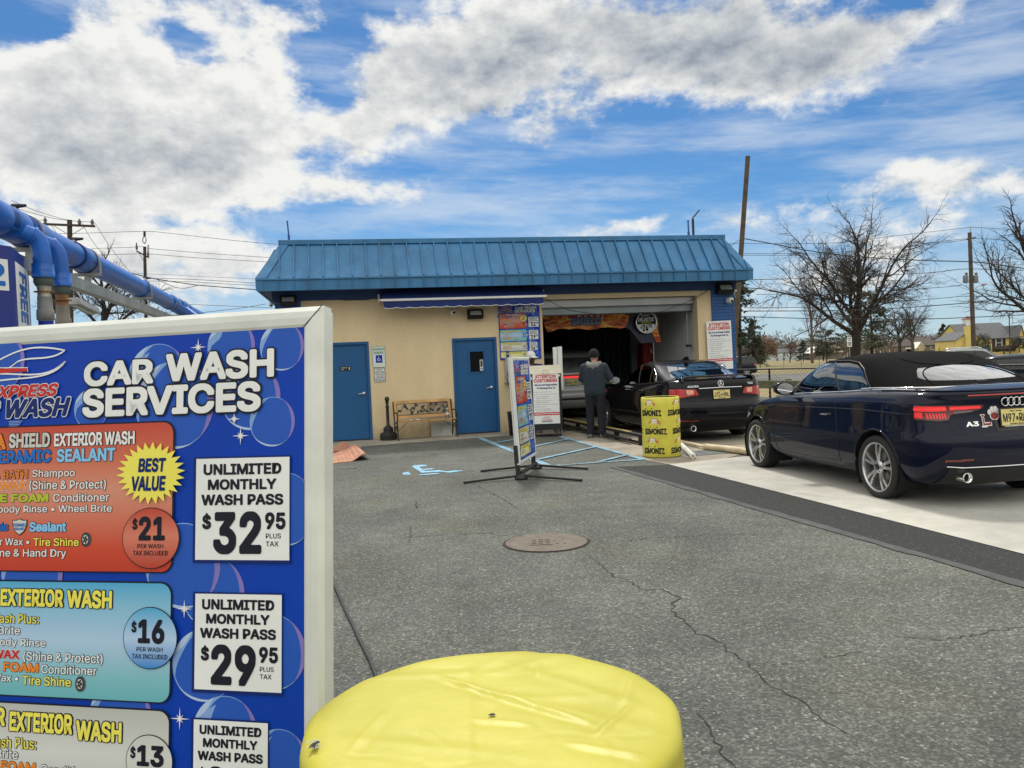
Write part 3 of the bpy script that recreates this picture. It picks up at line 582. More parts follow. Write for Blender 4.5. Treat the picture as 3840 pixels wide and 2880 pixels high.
def wheel_icon(mb, a, b, w, h, z):
    x, y = X_(a), Y_(b); flat(mb, disc(x + w * .25, y, w * .8, h, 20), z, P_tire2); flat(mb, disc(x, y, w * .85, h, 20), z + .0003, PTIRE); flat(mb, disc(x, y, w * .55, h * .66, 18), z + .0006, PSIL)
    for k in range(5):
        c = 2 * math.pi * k / 5; flat(mb, [(x + w * .16 * math.cos(c - 1.2), y + h * .2 * math.sin(c - 1.2)), (x + w * .5 * math.cos(c - .28), y + h * .6 * math.sin(c - .28)), (x + w * .5 * math.cos(c + .28), y + h * .6 * math.sin(c + .28)), (x + w * .16 * math.cos(c + 1.2), y + h * .2 * math.sin(c + 1.2))], z + .0009, PTIRE)
P_tire2 = P_('print_tire_side', (.10, .105, .11))
def make_poster(root):
    pz = .012
    p = MB(); p.box(X_(-1.04), X_(-.046), Y_(1.348), Y_(.042), 0, pz, PBLUE)
    rng = random.Random(3); zk = pz + .0004; cl = lambda q: (min(q[0], X_(-.047)), min(max(q[1], Y_(1.347)), Y_(.043)))
    B_ = [(-.238, .084, .063), (-.105, .091, .057), (-.186, .207, .078), (-.129, .267, .058), (-.437, .148, .081), (-.389, .218, .107), (-.279, .663, .082), (-.301, .828, .082), (-.244, .977, .083), (-.127, .793, .085), (-.107, 1.031, .07), (-.36, .60, .10), (-.10, .47, .085), (-.52, .955, .085), (-.62, .22, .05), (-.78, .62, .09), (-.2, 1.16, .09), (-.1, 1.24, .06), (-.33, 1.2, .1), (-.16, 1.3, .07), (-.9, .09, .08), (-.98, .3, .09), (-.75, 1.33, .08)]
    for k, (a, b, r) in enumerate(B_):
        x, y = X_(a), Y_(b); z = zk + k * .00012
        flat(p, [cl(q) for q in disc(x, y, r, n=36)], z, BUB1)
        for a0, a1, w, mt, dz in ((0, 360, .035, BUB2, .00003), (95, 205, .24, BUB2, .00005), (110, 165, .17, BUB3, .00007), (-50, 60, .15, BUB4, .00005), (215, 300, .07, BUB3, .00005)): crescent(p, x, y, r, a0, a1, w, z + dz, mt, 36 if a1 == 360 else 12, cl)
        if k % 2 == 0: crescent(p, x, y, r * .8, 110, 175, .28, z + .00008, BUB2, 10, cl)
    for (a, b, r) in ((-.324, .082, .022), (-.209, .298, .022), (-.352, .70, .022), (-.36, .95, .026), (-.226, .258, .016)):
        x, y = X_(a), Y_(b)
        for k in range(4): c = k * math.pi / 4; rr = r if k % 2 == 0 else r * .5; flat(p, [(x + rr * math.cos(c), y + rr * math.sin(c)), (x - .0022 * math.sin(c), y + .0022 * math.cos(c)), (x - rr * math.cos(c), y - rr * math.sin(c)), (x + .0022 * math.sin(c), y - .0022 * math.cos(c))], zk + .0032 + k * .0001, PW)
    po = p.build('poster', root)
    z = zk + .004
    m = MB(); T(m, 'CAR', -.641, .103, -.444, .165, PW, z, .05, 0, PK, .035); T(m, 'WASH', -.41, .094, -.122, .163, PW, z, .05, 0, PK, .035); T(m, 'SERVICES', -.643, .170, -.156, .242, PW, z, .05, 0, PK, .035); m.build('title_lettering', root)
    m = MB()                                              # company emblem: swooshes over the name
    def sw(L, w, mt, zz): wave(m, [(X_(x), Y_(y)) for x, y in L], w, zz, mt)
    sw(bez((-.98, .118), (-.86, .075), (-.83, .040), (-.70, .070)) + bez((-.70, .070), (-.74, .098), (-.80, .078), (-.84, .092)), .004, PW, z); sw(bez((-.84, .092), (-.855, .10), (-.86, .108), (-.88, .108)), .003, PW, z)
    sw(bez((-1.0, .128), (-.86, .100), (-.77, .160), (-.697, .098)) + bez((-.697, .098), (-.74, .150), (-.84, .128), (-.93, .142)), .004, PW, z)
    flat(m, [(X_(x), Y_(y)) for x, y in ((-1.02, .105), (-.90, .107), (-.81, .110), (-.81, .118), (-.90, .120), (-1.02, .130))], z + .0003, PRED); sw([(-1.02, .103), (-.9, .105), (-.808, .109), (-.808, .119)], .002, PW, z + .0006)
    T(m, 'GJS EXPRESS', -1.04 + .015, .152, -.716, .184, PRED, z, .035, .28, PW, .03); T(m, 'CAR WASH', -1.02, .188, -.678, .236, PNAVY, z, .035, .28, PW, .03)
    for k in range(4): flat(m, [(X_(-.86), Y_(.243 + .004 * k)), (X_(-.82 - .004 * k), Y_(.243 + .004 * k)), (X_(-.82 - .004 * k), Y_(.245 + .004 * k)), (X_(-.86), Y_(.245 + .004 * k))], z, BUB2)
    m.build('company_emblem', root)
    def panel(b0, b1, mat, L, circle=None, price=None, pb=None, extra=None, cm=None):
        m = MB(); flat(m, rrect(X_(-1.025), Y_(b1), X_(-.383), Y_(b0), .03), z, PK if b0 < 1 else PNAVY); flat(m, rrect(X_(-1.021), Y_(b1 - .003), X_(-.3875), Y_(b0 + .004), .027), z + .0006, mat)
        for k in L: T(m, k[0], k[1], k[2], k[3], k[4], k[5], z + .0014, *(k[6:]))
        if extra: extra(m)
        if circle:
            a, b, rx, ry = circle; flat(m, disc(X_(a), Y_(b), rx, ry), z + .0034, PK); flat(m, disc(X_(a), Y_(b), rx - .002, ry - .002), z + .0040, cm or mat)
            q = pb; T(m, '$', a - .050, q[0] + .003, a - .036, q[0] + .034, PK, z + .0048, .03); T(m, price, a - .032, q[0], a + .039, q[1], PK, z + .0048, .055); T(m, 'PER WASH', a - .035, q[1] + .008, a + .035, q[1] + .018, PK, z + .0048, .008); T(m, 'TAX INCLUDED', a - .047, q[1] + .024, a + .048, q[1] + .035, PK, z + .0048, .008)
        return m.build('service_panel', root)
    W = PW; K = PK
    def best(m):
        ca, cb = X_(-.4445), Y_(.381); L = []; rg = random.Random(5)
        for k in range(52): c = 2 * math.pi * k / 52 + .06; rr = 1.0 if k % 2 == 0 else .76; L.append((ca + .094 * rr * math.cos(c), cb + .075 * rr * math.sin(c)))
        flat(m, L, z + .0052, PYEL); m.text('BEST', X_(-.478), Y_(.379), X_(-.402), Y_(.345), PNAVY, z + .006, .045, .12); m.text('VALUE', X_(-.495), Y_(.424), X_(-.402), Y_(.388), PNAVY, z + .006, .045, .12)
        L = [(X_(-.838 + .045 * x), Y_(.529 - .042 * y)) for x, y in ((.5, 0), (.8, .2), (.97, .55), (1, .92), (.75, .9), (.5, 1), (.25, .9), (0, .92), (.03, .55), (.2, .2))]; flat(m, L, z + .002, PK); cx, cy = X_(-.8155), Y_(.506); flat(m, [(cx + (x - cx) * .88, cy + (y - cy) * .88) for x, y in L], z + .0026, PSIL)
        m.text('CERAMIC', X_(-.834), Y_(.507), X_(-.797), Y_(.499), PMID, z + .0032, .03); m.text('SEALANT', X_(-.830), Y_(.516), X_(-.801), Y_(.509), PMID, z + .0032, .03); wheel_icon(m, -.624, .539, .015, .017, z + .002)
    panel(.256, .618, GRED, [('LAVA', -1.0, .275, -.865, .314, PORG, .05, 0, K), ('SHIELD', -.856, .275, -.734, .312, PSIL, .04, 0, K), ('EXTERIOR WASH', -.722, .278, -.492, .311, W, .03, 0, K, .02), ('& CERAMIC', -.95, .317, -.729, .350, PMID, .035, 0, K, .02), ('SEALANT', -.713, .317, -.545, .350, PSKY, .035, 0, K, .02),
          ('LAVA', -.98, .367, -.878, .388, PORG, .04, 0, K), ('BATH', -.868, .367, -.797, .388, PORG, .005, 0, K), ('Shampoo', -.783, .367, -.659, .390, W, .008, 0, K), ('HOT WAX', -.96, .394, -.800, .417, PORG, .05, 0, W, .03), ('(Shine & Protect)', -.791, .394, -.570, .420, W, .008, 0, K),
          ('TRIPLE FOAM', -.99, .426, -.734, .447, PGRN, .05, 0, K), ('Conditioner', -.720, .427, -.560, .447, W, .008, 0, K), ('Underbody Rinse \u2022 Wheel Brite', -.962, .455, -.552, .477, W, .008, 0, K), ('Ceramic', -.955, .497, -.849, .518, PMID, .05, 0, K), ('Sealant', -.787, .496, -.680, .520, PSKY, .045, 0, K),
          ('Super Wax \u2022', -.935, .535, -.786, .558, W, .008, 0, K), ('Tire Shine', -.774, .535, -.643, .555, PYEL, .012, 0, K), ('Shine & Hand Dry', -.915, .562, -.678, .586, W, .008, 0, K)], (-.442, .5355, .078, .0725), '21', (.484, .541), best, CRED)
    def t2(m): wheel_icon(m, -.630, .881, .015, .018, z + .002)
    panel(.638, .918, GBLU, [('GOLD', -1.0, .656, -.877, .700, PYEL, .035, 0, K), ('EXTERIOR', -.865, .659, -.683, .702, PYEL, .035, 0, K), ('WASH', -.672, .660, -.546, .703, PYEL, .035, 0, K), ('Basic Wash Plus:', -.97, .720, -.751, .743, PYEL, .008, 0, K), ('Wheel Brite', -.97, .750, -.805, .770, W, .008, 0, K), ('Underbody Rinse', -.965, .779, -.730, .802, W, .008, 0, K),
          ('HOT WAX', -.963, .807, -.804, .829, PRED, .05, 0, W, .03), ('(Shine & Protect)', -.793, .809, -.568, .835, W, .008, 0, K), ('TRIPLE FOAM', -.99, .837, -.748, .859, PORG, .05, 0, K), ('Conditioner', -.740, .839, -.584, .860, W, .008, 0, K), ('Super Wax \u2022', -.965, .865, -.806, .888, W, .008, 0, K), ('Tire Shine', -.794, .867, -.655, .889, PYEL, .012, 0, K)], (-.439, .768, .073, .072), '16', (.725, .781), t2, CBLU)
    panel(.931, 1.145, GSIL, [('SILVER', -1.0, .945, -.84, .99, PYEL, .035, 0, K), ('EXTERIOR', -.827, .953, -.648, 1.000, PYEL, .035, 0, K), ('WASH', -.637, .965, -.512, 1.012, PYEL, .035, 0, K), ('Basic Wash Plus:', -.97, 1.014, -.748, 1.040, PYEL, .008, 0, K), ('Wheel Brite', -.965, 1.043, -.800, 1.065, W, .008, 0, K), ('TRIPLE FOAM', -.985, 1.071, -.748, 1.093, PORG, .05, 0, K), ('Conditioner', -.735, 1.073, -.575, 1.095, W, .008, 0, K), ('Tire Shine', -.95, 1.101, -.81, 1.123, PYEL, .012, 0, K)], (-.4355, 1.048, .0625, .060), '13', (1.012, 1.06), None, GSIL)
    panel(1.158, 1.308, GYEL, [('BASIC', -1.0, 1.172, -.85, 1.21, PYEL, .035, 0, K), ('EXTERIOR WASH', -.835, 1.172, -.52, 1.21, PYEL, .035, 0, K), ('Soft Touch Wash', -.965, 1.226, -.76, 1.246, W, .008, 0, K), ('Spot Free Rinse', -.965, 1.254, -.77, 1.274, W, .008, 0, K)], (-.436, 1.235, .060, .056), '10', (1.203, 1.246), None, GYEL)
    for (a0, a1, b0, b1, pr) in ((-.324, -.082, .350, .586, '32'), (-.322, -.1005, .664, .881, '29'), (-.322, -.134, .949, 1.141, '24')):
        m = MB(); w = a1 - a0; h = b1 - b0; flat(m, [(X_(a0 - .007), Y_(b1 + .007)), (X_(a1 + .002), Y_(b1 + .007)), (X_(a1 + .002), Y_(b0 - .004)), (X_(a0 - .007), Y_(b0 - .004))], z, PNAVY); flat(m, [(X_(a0), Y_(b1)), (X_(a1), Y_(b1)), (X_(a1), Y_(b0)), (X_(a0), Y_(b0))], z + .0008, PW)
        c = lambda u: a0 + w * u; r_ = lambda v_: b0 + h * v_
        for s_, u0, u1, v0, v1, bo in (('UNLIMITED', .083, .917, .055, .165, .035), ('MONTHLY', .132, .866, .207, .313, .035), ('WASH PASS', .062, .938, .356, .465, .035), ('$', .075, .171, .54, .715, .05), (pr, .195, .711, .525, .945, .06), ('95', .748, .962, .537, .703, .05), ('PLUS', .757, .914, .741, .790, .008), ('TAX', .757, .89, .818, .866, .008)): T(m, s_, c(u0), r_(v0), c(u1), r_(v1), K, z + .0016, bo)
        m.build('price_card', root)
    return root
# ---------------------------------------------------------------- swing sign near the camera, and its twin by the wash bay
ALU = M('sign_frame_white', (.70, .72, .69), .42, .1, .07, 5, .05, 40, dirt=.18); LEG = M('sign_leg_black', (.018, .018, .018), .55)
def sign_matrix(C, A, B):
    A = Vector(A); up = -Vector(B); N_ = A.cross(up); o = Vector(C) - A * .54 - up * PH_; return Matrix(((A.x, up.x, N_.x, o.x), (A.y, up.y, N_.y, o.y), (A.z, up.z, N_.z, o.z), (0, 0, 0, 1)))
near = thing('price_sign', 'big blue car wash services price board in white frame close to the yellow drum', 'price sign', group='car wash services swing signs')
near.matrix_world = sign_matrix((-0.4305, 1.90444, 1.65592), (0.9758414, -0.21839553, 0.00607961), (-0.01958287, -0.11514787, -0.99315531))
def sign_parts(root):
    f = MB(); o0, o1, t_, zf = X_(-1.092), X_(.001), .048, .016; y0, y1 = Y_(1.395), Y_(0.0)
    def strip(p, q, r_, s_):                              # mitred snap-frame profile with rounded lip
        n = Vector((0, 0, 1)); pts = [(0, -.03), (0, .008), (.25, .017), (.55, .0175), (.88, .0155), (1, .0125)]
        P, Q, S, T_ = [Vector(v + (0,)) for v in (p, q, r_, s_)]; vs = []
        for k, h in pts: vs += [tuple(P.lerp(S, k) + n * h), tuple(Q.lerp(T_, k) + n * h)]
        f.add(vs, [(2 * i, 2 * i + 1, 2 * i + 3, 2 * i + 2) for i in range(len(pts) - 1)], ALU)
    O = [(o0, y0), (o1, y0), (o1, y1), (o0, y1)]; I = [(o0 + t_, y0 + t_), (o1 - t_, y0 + t_), (o1 - t_, y1 - t_), (o0 + t_, y1 - t_)]
    for k in range(4): strip(O[k], O[(k + 1) % 4], I[k], I[(k + 1) % 4])
    for k in range(4):
        a, b = Vector(O[k] + (.0178,)), Vector(I[k] + (.0165,)); d = (b - a).normalized() * 0; s2 = Vector((-(b - a).y, (b - a).x, 0)).normalized() * .0012; f.prism([a + s2, a - s2, b - s2, b + s2], (0, 0, .0006), PK)
    f.build('snap_frame', root)
    f = MB(); f.box(o0 + .006, o1 - .004, y0 + .002, y1 - .004, -.052, -.0305, ALU, .006); f.build('back_frame', root)
    h0 = -.05
    for x in (o0 + .04, o1 - .04): l = MB(); l.box(x - .03, x + .03, h0 - .02, .20, -.085, -.057, LEG, .006); l.box(x - .024, x + .024, h0 - .12, h0 - .02, -.082, -.06, LEG, .004); l.build('leg', root)
    make_poster(root)
sign_parts(near)
far = copy_tree(near); far['label'] = 'slim blue price board seen nearly edge-on, standing on crossed black rods before the wash bay'
for c in list(far.children):
    if c.name.startswith('leg'): bpy.data.objects.remove(c)
h0, h1 = at_z(1955, 1792, .02), at_z(2010, 1753, .02); A_ = (h1 - h0).normalized(); up_ = (Vector((-.045, -.03, 1))); up_ = (up_ - A_ * up_.dot(A_)).normalized(); mid = (h0 + h1) / 2
N2 = A_.cross(up_); o_ = mid + up_ * .13; far.matrix_world = Matrix(((A_.x, up_.x, N2.x, o_.x), (A_.y, up_.y, N2.y, o_.y), (A_.z, up_.z, N2.z, o_.z), (0, 0, 0, 1)))
st = MB(); inv = far.matrix_world.inverted(); Lc = lambda p: inv @ Vector(p)
st.xf = lambda x, y, z: tuple(Lc((x, y, z)))
for hub, (r0, r1) in ((h0, ((1738, 1809), (2183, 1800))), (h1, ((1802, 1766), (2204, 1757)))):
    a, b = at_z(*r0, .02), at_z(*r1, .02); st.tube([a, hub + Vector((0, 0, .035))], .018, LEG, 10); st.tube([hub + Vector((0, 0, .035)), b], .018, LEG, 10); st.lathe([(0, .085), (.03, .085), (.055, .06), (.085, .03), (.085, .0), (0, 0)], LEG, 18, tuple(hub - Vector((0, 0, .02))))
st.tube([h0 + Vector((0, 0, .06)), h1 + Vector((0, 0, .06))], .028, LEG, 8)
st.xf = None
for x in (-.52, .52): st.box(x - .028, x + .028, -.10, .12, -.06, -.005, LEG, .005); st.box(x - .034, x + .034, .06, .30, -.064, -.001, LEG, .006)
st.build('stand', far)
# the same printed board fixed on the wall beside the bay
menu = thing('price_board', 'blue printed price board fixed to the beige wall between blue door and wash bay', 'price board')
mu1, mz1 = fl(2036, 1337); sc_ = .93; mo = fw(mu1 - 1.06 * sc_ + .52 * sc_ + .0, .012, fl(1960, 1340)[1] - .135 * sc_)
menu.matrix_world = Matrix.Translation(mo) @ Matrix.Rotation(FY, 4, 'Z') @ Matrix.Rotation(math.pi / 2, 4, 'X') @ Matrix.Scale(sc_, 4)
for c in near.children:
    if c.name.split('.')[0] in ('poster', 'service_panel', 'price_card', 'title_lettering', 'company_emblem'): d = c.copy(); col.objects.link(d); d.parent = menu
# ---------------------------------------------------------------- drums
def cover_mat():
    m, t, b = new_mat('yellow_vinyl'); o = t.nodes.new('ShaderNodeTexCoord').outputs['Object']
    n = nnoise(t, o, 4, 6, .6); t.links.new(nmix(t, nsmooth(t, n, .3, .7), (.395, .365, .030, 1), (.47, .435, .052, 1)), b.inputs['Base Color']); b.inputs['Roughness'].default_value = .48
    v = t.nodes.new('ShaderNodeTexVoronoi'); v.feature = 'DISTANCE_TO_EDGE'; v.inputs['Scale'].default_value = 2.9
    wv = t.nodes.new('ShaderNodeVectorMath'); wv.operation = 'ADD'; t.links.new(o, wv.inputs[0]); w2 = t.nodes.new('ShaderNodeVectorMath'); w2.operation = 'SCALE'; w2.inputs['Scale'].default_value = .25; t.links.new(nnoise(t, o, 3.5, 3, .5, color=True), w2.inputs[0]); t.links.new(w2.outputs[0], wv.inputs[1]); t.links.new(wv.outputs[0], v.inputs['Vector'])
    h = nm(t, 'ADD', nm(t, 'MULTIPLY', nsmooth(t, v.outputs['Distance'], 0, .05), .16), nm(t, 'MULTIPLY', n, 1.0)); h = nm(t, 'ADD', h, nm(t, 'MULTIPLY', nnoise(t, o, 60, 3, .5), .06))
    bn = t.nodes.new('ShaderNodeBump'); bn.inputs['Strength'].default_value = .35; bn.inputs['Distance'].default_value = .012; t.links.new(h, bn.inputs['Height']); t.links.new(bn.outputs[0], b.inputs['Normal']); return m
COVER = cover_mat()
ZT_ = .90; pl_, pr_, pt_ = at_z(1113, 2800, ZT_), at_z(2572, 2735, ZT_), at_z(1900, 2427, ZT_); aL, aR = math.atan2(pl_.x, pl_.y), math.atan2(pr_.x, pr_.y); sa_ = math.sin((aR - aL) / 2); D_ = pt_.xy.length / (1 + sa_); dr = D_ * sa_ * .995; am_ = (aL + aR) / 2; dc = Vector((D_ * math.sin(am_), D_ * math.cos(am_), ZT_))
drum = thing('plastic_drum', 'drum under a torn plain yellow vinyl cover, closest to the camera', 'drum', (dc.x, dc.y, 0), group='yellow covered drums')
def blob_ring(n=208, seed=2):
    rg = random.Random(seed); ph = [rg.uniform(0, 6.28) for _ in range(6)]
    return [1 + .006 * math.sin(3 * a + ph[0]) + .005 * math.sin(7 * a + ph[1]) + .004 * math.sin(13 * a + ph[2]) for a in [2 * math.pi * k / n for k in range(n)]]
br_ = blob_ring(); n = 208
prof = [(k / 52, .005 - .003 * (k / 52) ** 2) for k in range(46)] + [(.9, .001), (.94, -.001), (.965, -.004), (.99, -.011), (1.0, -.022), (1.004, -.05), (1.006, -.12), (1.01, -.3), (1.0, -.55), (.99, -.86)]
CREASE = [[at_z(1080 + x * .7053, 2360 + y * .7053, ZT_) - dc for x, y in L] for L in (((735, 245), (1690, 537)), ((1840, 225), (1788, 412)), ((1845, 400), (1625, 590)), ((1470, 615), (1945, 695)), ((300, 690), (545, 425)), ((960, 490), (1300, 520)), ((1330, 190), (1325, 270)), ((700, 540), (860, 640)))]
vs = []; rg = random.Random(8); fold = [(rg.uniform(0, 6.28), rg.uniform(.1, .9), rg.uniform(0, 6.28), rg.uniform(.25, .7)) for _ in range(8)]
for k in range(n):
    a = 2 * math.pi * k / n
    for r_, h in prof:
        x, y = dr * r_ * br_[k] * math.cos(a), dr * r_ * br_[k] * math.sin(a); zz = ZT_ + h
        if r_ < .97 and h > -.02:
            for (ca_, cb_), ch_ in zip(CREASE, (.0042, .003, .0045, .003, .002, .002, .002, .0015)):
                ex_, ey_ = cb_.x - ca_.x, cb_.y - ca_.y; l2_ = ex_ * ex_ + ey_ * ey_; tt = ((x - ca_.x) * ex_ + (y - ca_.y) * ey_) / l2_; dd_ = ((x - ca_.x) * ey_ - (y - ca_.y) * ex_) / math.sqrt(l2_); zz += ch_ * sstep(-.05, .25, tt) * (1 - sstep(.75, 1.05, tt)) * (math.exp(-(dd_ / .007) ** 2) - .6 * math.exp(-((dd_ - .014) / .012) ** 2))
            for fa, fr_, fd, fl_ in fold:
                px_, py_ = x - dr * fr_ * math.cos(fa), y - dr * fr_ * math.sin(fa); al = px_ * math.cos(fd) + py_ * math.sin(fd); ac = -px_ * math.sin(fd) + py_ * math.cos(fd)
                zz += .0018 * math.exp(-(ac / .014)**2) * math.exp(-(al / (fl_ * dr))**2) - .0012 * math.exp(-((ac + .03) / .022)**2) * math.exp(-(al / (fl_ * dr))**2)
        vs.append((x, y, zz))
m_ = len(prof); c = MB(); c.add(vs, [(k * m_ + j, ((k + 1) % n) * m_ + j, ((k + 1) % n) * m_ + j + 1, k * m_ + j + 1) for k in range(n) for j in range(m_ - 1)], COVER, True)
c.build('vinyl_cover', drum); c = MB(); c.lathe([(0, .02), (dr * .95, .02), (dr * .95, .86), (0, .86)], M('drum_blue', (.02, .05, .2), .5), 32); c.build('barrel', drum)
inv = Vector((-dc.x, -dc.y, 0)); t_ = MB(); rg = random.Random(1)
GAP = M('tear_gap', (.02, .02, .022), .9); FRAY = M('frayed_thread', (.62, .63, .60), .9)
for (px, py, w_, h_, ang) in ((1845, 2679, 16, 5, -6), (1179, 2792, 26, 12, -38)):
    L = []
    for k in range(14): a = 2 * math.pi * k / 14; rr = rg.uniform(.65, 1.1); X, Y = w_ * rr * math.cos(a), h_ * rr * math.sin(a); ca, sa = math.cos(R(ang)), math.sin(R(ang)); q = at_z(px + X * ca - Y * sa, py + X * sa + Y * ca, ZT_ + .0075) + inv; L.append(tuple(q))
    t_ = MB(); t_.poly(L, GAP)
    for k in range(9 if w_ > 20 else 0): q = Vector(L[rg.randrange(14)]); t_.tube([q, q + Vector((rg.uniform(-.006, .006), rg.uniform(-.005, .005), .001)), q + Vector((rg.uniform(-.014, .010), rg.uniform(-.007, .007), rg.uniform(0, .002)))], .0005, FRAY, 3, False)
    t_.build('tear', drum)
# printed drum by the bay
dq = at_z(2475, 1720); DR = .285; d2c = Vector((2.235, dq.y + DR * .98, 0)); drum2 = thing('plastic_drum', 'yellow drum wrapped in printed vinyl with black lettering and little cars', 'drum', tuple(d2c), group='yellow covered drums')
YW = M('yellow_wrap', (.66, .60, .075), .45, 0, .08, 7, .25, 9); c = MB(); br_ = blob_ring(64, 5); vs = []; prof = [(.90, .905), (.97, .908), (1.0, .895), (1.003, .8), (1.0, .45), (1.003, .1), (.99, .02), (.97, .012)]
for k in range(64):
    a = 2 * math.pi * k / 64
    for r_, h in prof: vs.append((DR * r_ * br_[k] * math.cos(a), DR * r_ * br_[k] * math.sin(a), h))
m_ = len(prof); c.add(vs, [(k * m_ + j, ((k + 1) % 64) * m_ + j, ((k + 1) % 64) * m_ + j + 1, k * m_ + j + 1) for k in range(64) for j in range(m_ - 1)], YW, True); c.build('vinyl_wrap', drum2)
c = MB(); c.lathe([(0, .89), (DR * .9, .885), (DR * .93, .895)], BLACK, 32); c.build('barrel_lid', drum2); c = MB(); c.lathe([(DR * .97, .0), (DR * 1.01, 0), (DR * 1.01, .014), (DR * .97, .014)], BLACK, 40); c.build('barrel_rim', drum2)
RAYM = P_('ray_grey', (.42, .38, .10))
def on_drum(th0, z0, rr=1.014):
    def f(x, y, z): a = -math.pi / 2 + th0 + x / DR; r_ = DR * rr + z; return (r_ * math.cos(a), r_ * math.sin(a), z0 + y)
    return f
va = math.atan2(-d2c.x, d2c.y)                           # bearing of the camera seen from the drum
def seg_rect(mb, x0, y0, x1, y1, z, mat, n=4): mb.add([(x0 + (x1 - x0) * k / n, y, z) for k in range(n + 1) for y in (y0, y1)], [(2 * k, 2 * k + 2, 2 * k + 3, 2 * k + 1) for k in range(n)], mat)
for row, (th, zt) in enumerate(((-68, .635), (-54, .36), (-62, .07))):
    for k in range(4):
        mm = MB(on_drum(va + R(th + 90 * k), zt)); v, f = text_geo('SIMONIZ', .055, 0, 4); mm.text('SIMONIZ', 0, 0, .345, .088, PK, .001, .055, 0, res=4)
        for xx in (.098, .207): mm.poly([(xx - .012, .116, .001), (xx + .012, .116, .001), (xx, .096, .001)][::-1], PK)
        seg_rect(mm, .0, -.004, .03, .008, .0012, PK, 2); seg_rect(mm, .315, -.004, .352, .008, .0012, PK, 2)
        cx, cy = .17, .155
        for q in range(15): a = math.pi * (q + .0) / 14; mm.poly([(cx + .085 * math.cos(a - .012), cy + .02 + .075 * math.sin(a - .012), .0006), (cx + .115 * math.cos(a), cy + .02 + .105 * math.sin(a), .0006), (cx + .085 * math.cos(a + .012), cy + .02 + .075 * math.sin(a + .012), .0006)], RAYM)
        for pts, z_, mt in (([(-.085, -.01), (.085, -.01), (.088, .03), (.06, .045), (-.06, .045), (-.088, .03)], .001, PRED), ([(-.055, .038), (.055, .038), (.045, .078), (-.045, .078)], .001, PRED), ([(-.046, .040), (.046, .040), (.039, .071), (-.039, .071)], .0016, PW), ([(-.05, .012), (.05, .012), (.05, .034), (-.05, .034)], .0016, PCREAM), ([(-.082, -.005), (.082, -.005), (.082, .006), (-.082, .006)], .0016, PCREAM), ([(-.082, .012), (-.056, .012), (-.056, .033), (-.082, .03)], .0016, PORG), ([(.056, .012), (.082, .012), (.082, .03), (.056, .033)], .0016, PORG)):
            mm.poly([(cx + x, cy + y, z_) for x, y in pts], mt)
        mm.build('printed_motif', drum2)
# ---------------------------------------------------------------- notice boards
NOTE_G = P_('print_grey', (.30, .31, .31))
def notice(mb, w, h, z, holes=True):
    mb.box(0, w, 0, h, z - .004, z, PW); z += .0006
    t = lambda s, u0, v0, u1, v1, m, bo=.02, sh=0.: mb.text(s, w * u0, h * (1 - v1), w * u1, h * (1 - v0), m, z, bo, sh)
    t('ATTENTION', .10, .035, .90, .105, PRED, .06); t('CUSTOMERS', .05, .115, .95, .185, PRED, .06); t('We Are Not Responsible', .07, .215, .93, .262, PNAVY, .05); t('For Damage Due To:', .15, .278, .87, .325, PNAVY, .05)
    v = .350
    for s_, wd, bul in (('Open Windows & Moon Roofs', .62, 1), ('Automatic/Rain Sensing Wipers Left On', .84, 1), ('Loose or Damaged Mirrors,', .56, 1), ('Bumpers, Moldings, Etc.', .50, 0), ('Antennas That Are Not Fully', .60, 1), ('Retracted or Removed', .46, 0), ('Luggage Carriers, Bike & Ski Racks, Etc.', .86, 1), ('Magnets & Decals', .38, 1), ('Non Factory Installed Parts', .56, 1), ('(Bug Shields, Wind Deflectors, Etc.)', .74, 0)):
        if bul: v += .012; mb.poly([(w * .045, h * (1 - v - .004), z), (w * .072, h * (1 - v - .014), z), (w * .045, h * (1 - v - .024), z)], PNAVY)
        t(s_, .095, v, .095 + wd, v + .027, NOTE_G, .006, .25); v += .033
    flat(mb, [(0.0 * w + .004, h * .165), (w - .004, h * .165), (w - .004, h * .225), (.004, h * .225)], z, PRED); mb.text('Pickup Beds Must Be Free Of All Objects & Debris', w * .03, h * .18, w * .97, h * .21, PW, z + .0006, .04, .15)
    for dy, mt in ((.0, PNAVY), (.012, PRED)): wave(mb, [(w * x, h * (y - dy)) for x, y in bez((.30, .105), (.45, .17), (.55, .10), (.68, .15))], [.001 + .006 * math.sin(math.pi * k / 14) for k in range(15)], z, mt)
    mb.text('GJS EXPRESS', w * .32, h * .075, w * .68, h * .097, PRED, z, .03, .25); mb.text('CAR WASH', w * .29, h * .03, w * .71, h * .065, PNAVY, z, .05, .25)
a0, a1 = fl(2649, 1206, .07); b0, b1 = fl(2757, 1380, .07)
nb = thing('notice_board', 'white customer notice board hung on the blue brick pillar right of the bay', 'notice board', tuple(fw(a0 + .01, .062, b1 - .02)), FY, 'attention customers notices'); nb['label'] = 'white customer notice hung on the blue brick pillar behind the black sedan'
nb.rotation_euler = (0, R(-1.0), FY); q = MB(lambda x, y, z: (x, -z, y)); notice(q, .615, a1 - b1 + .02, .012); q.build('notice_panel', nb)
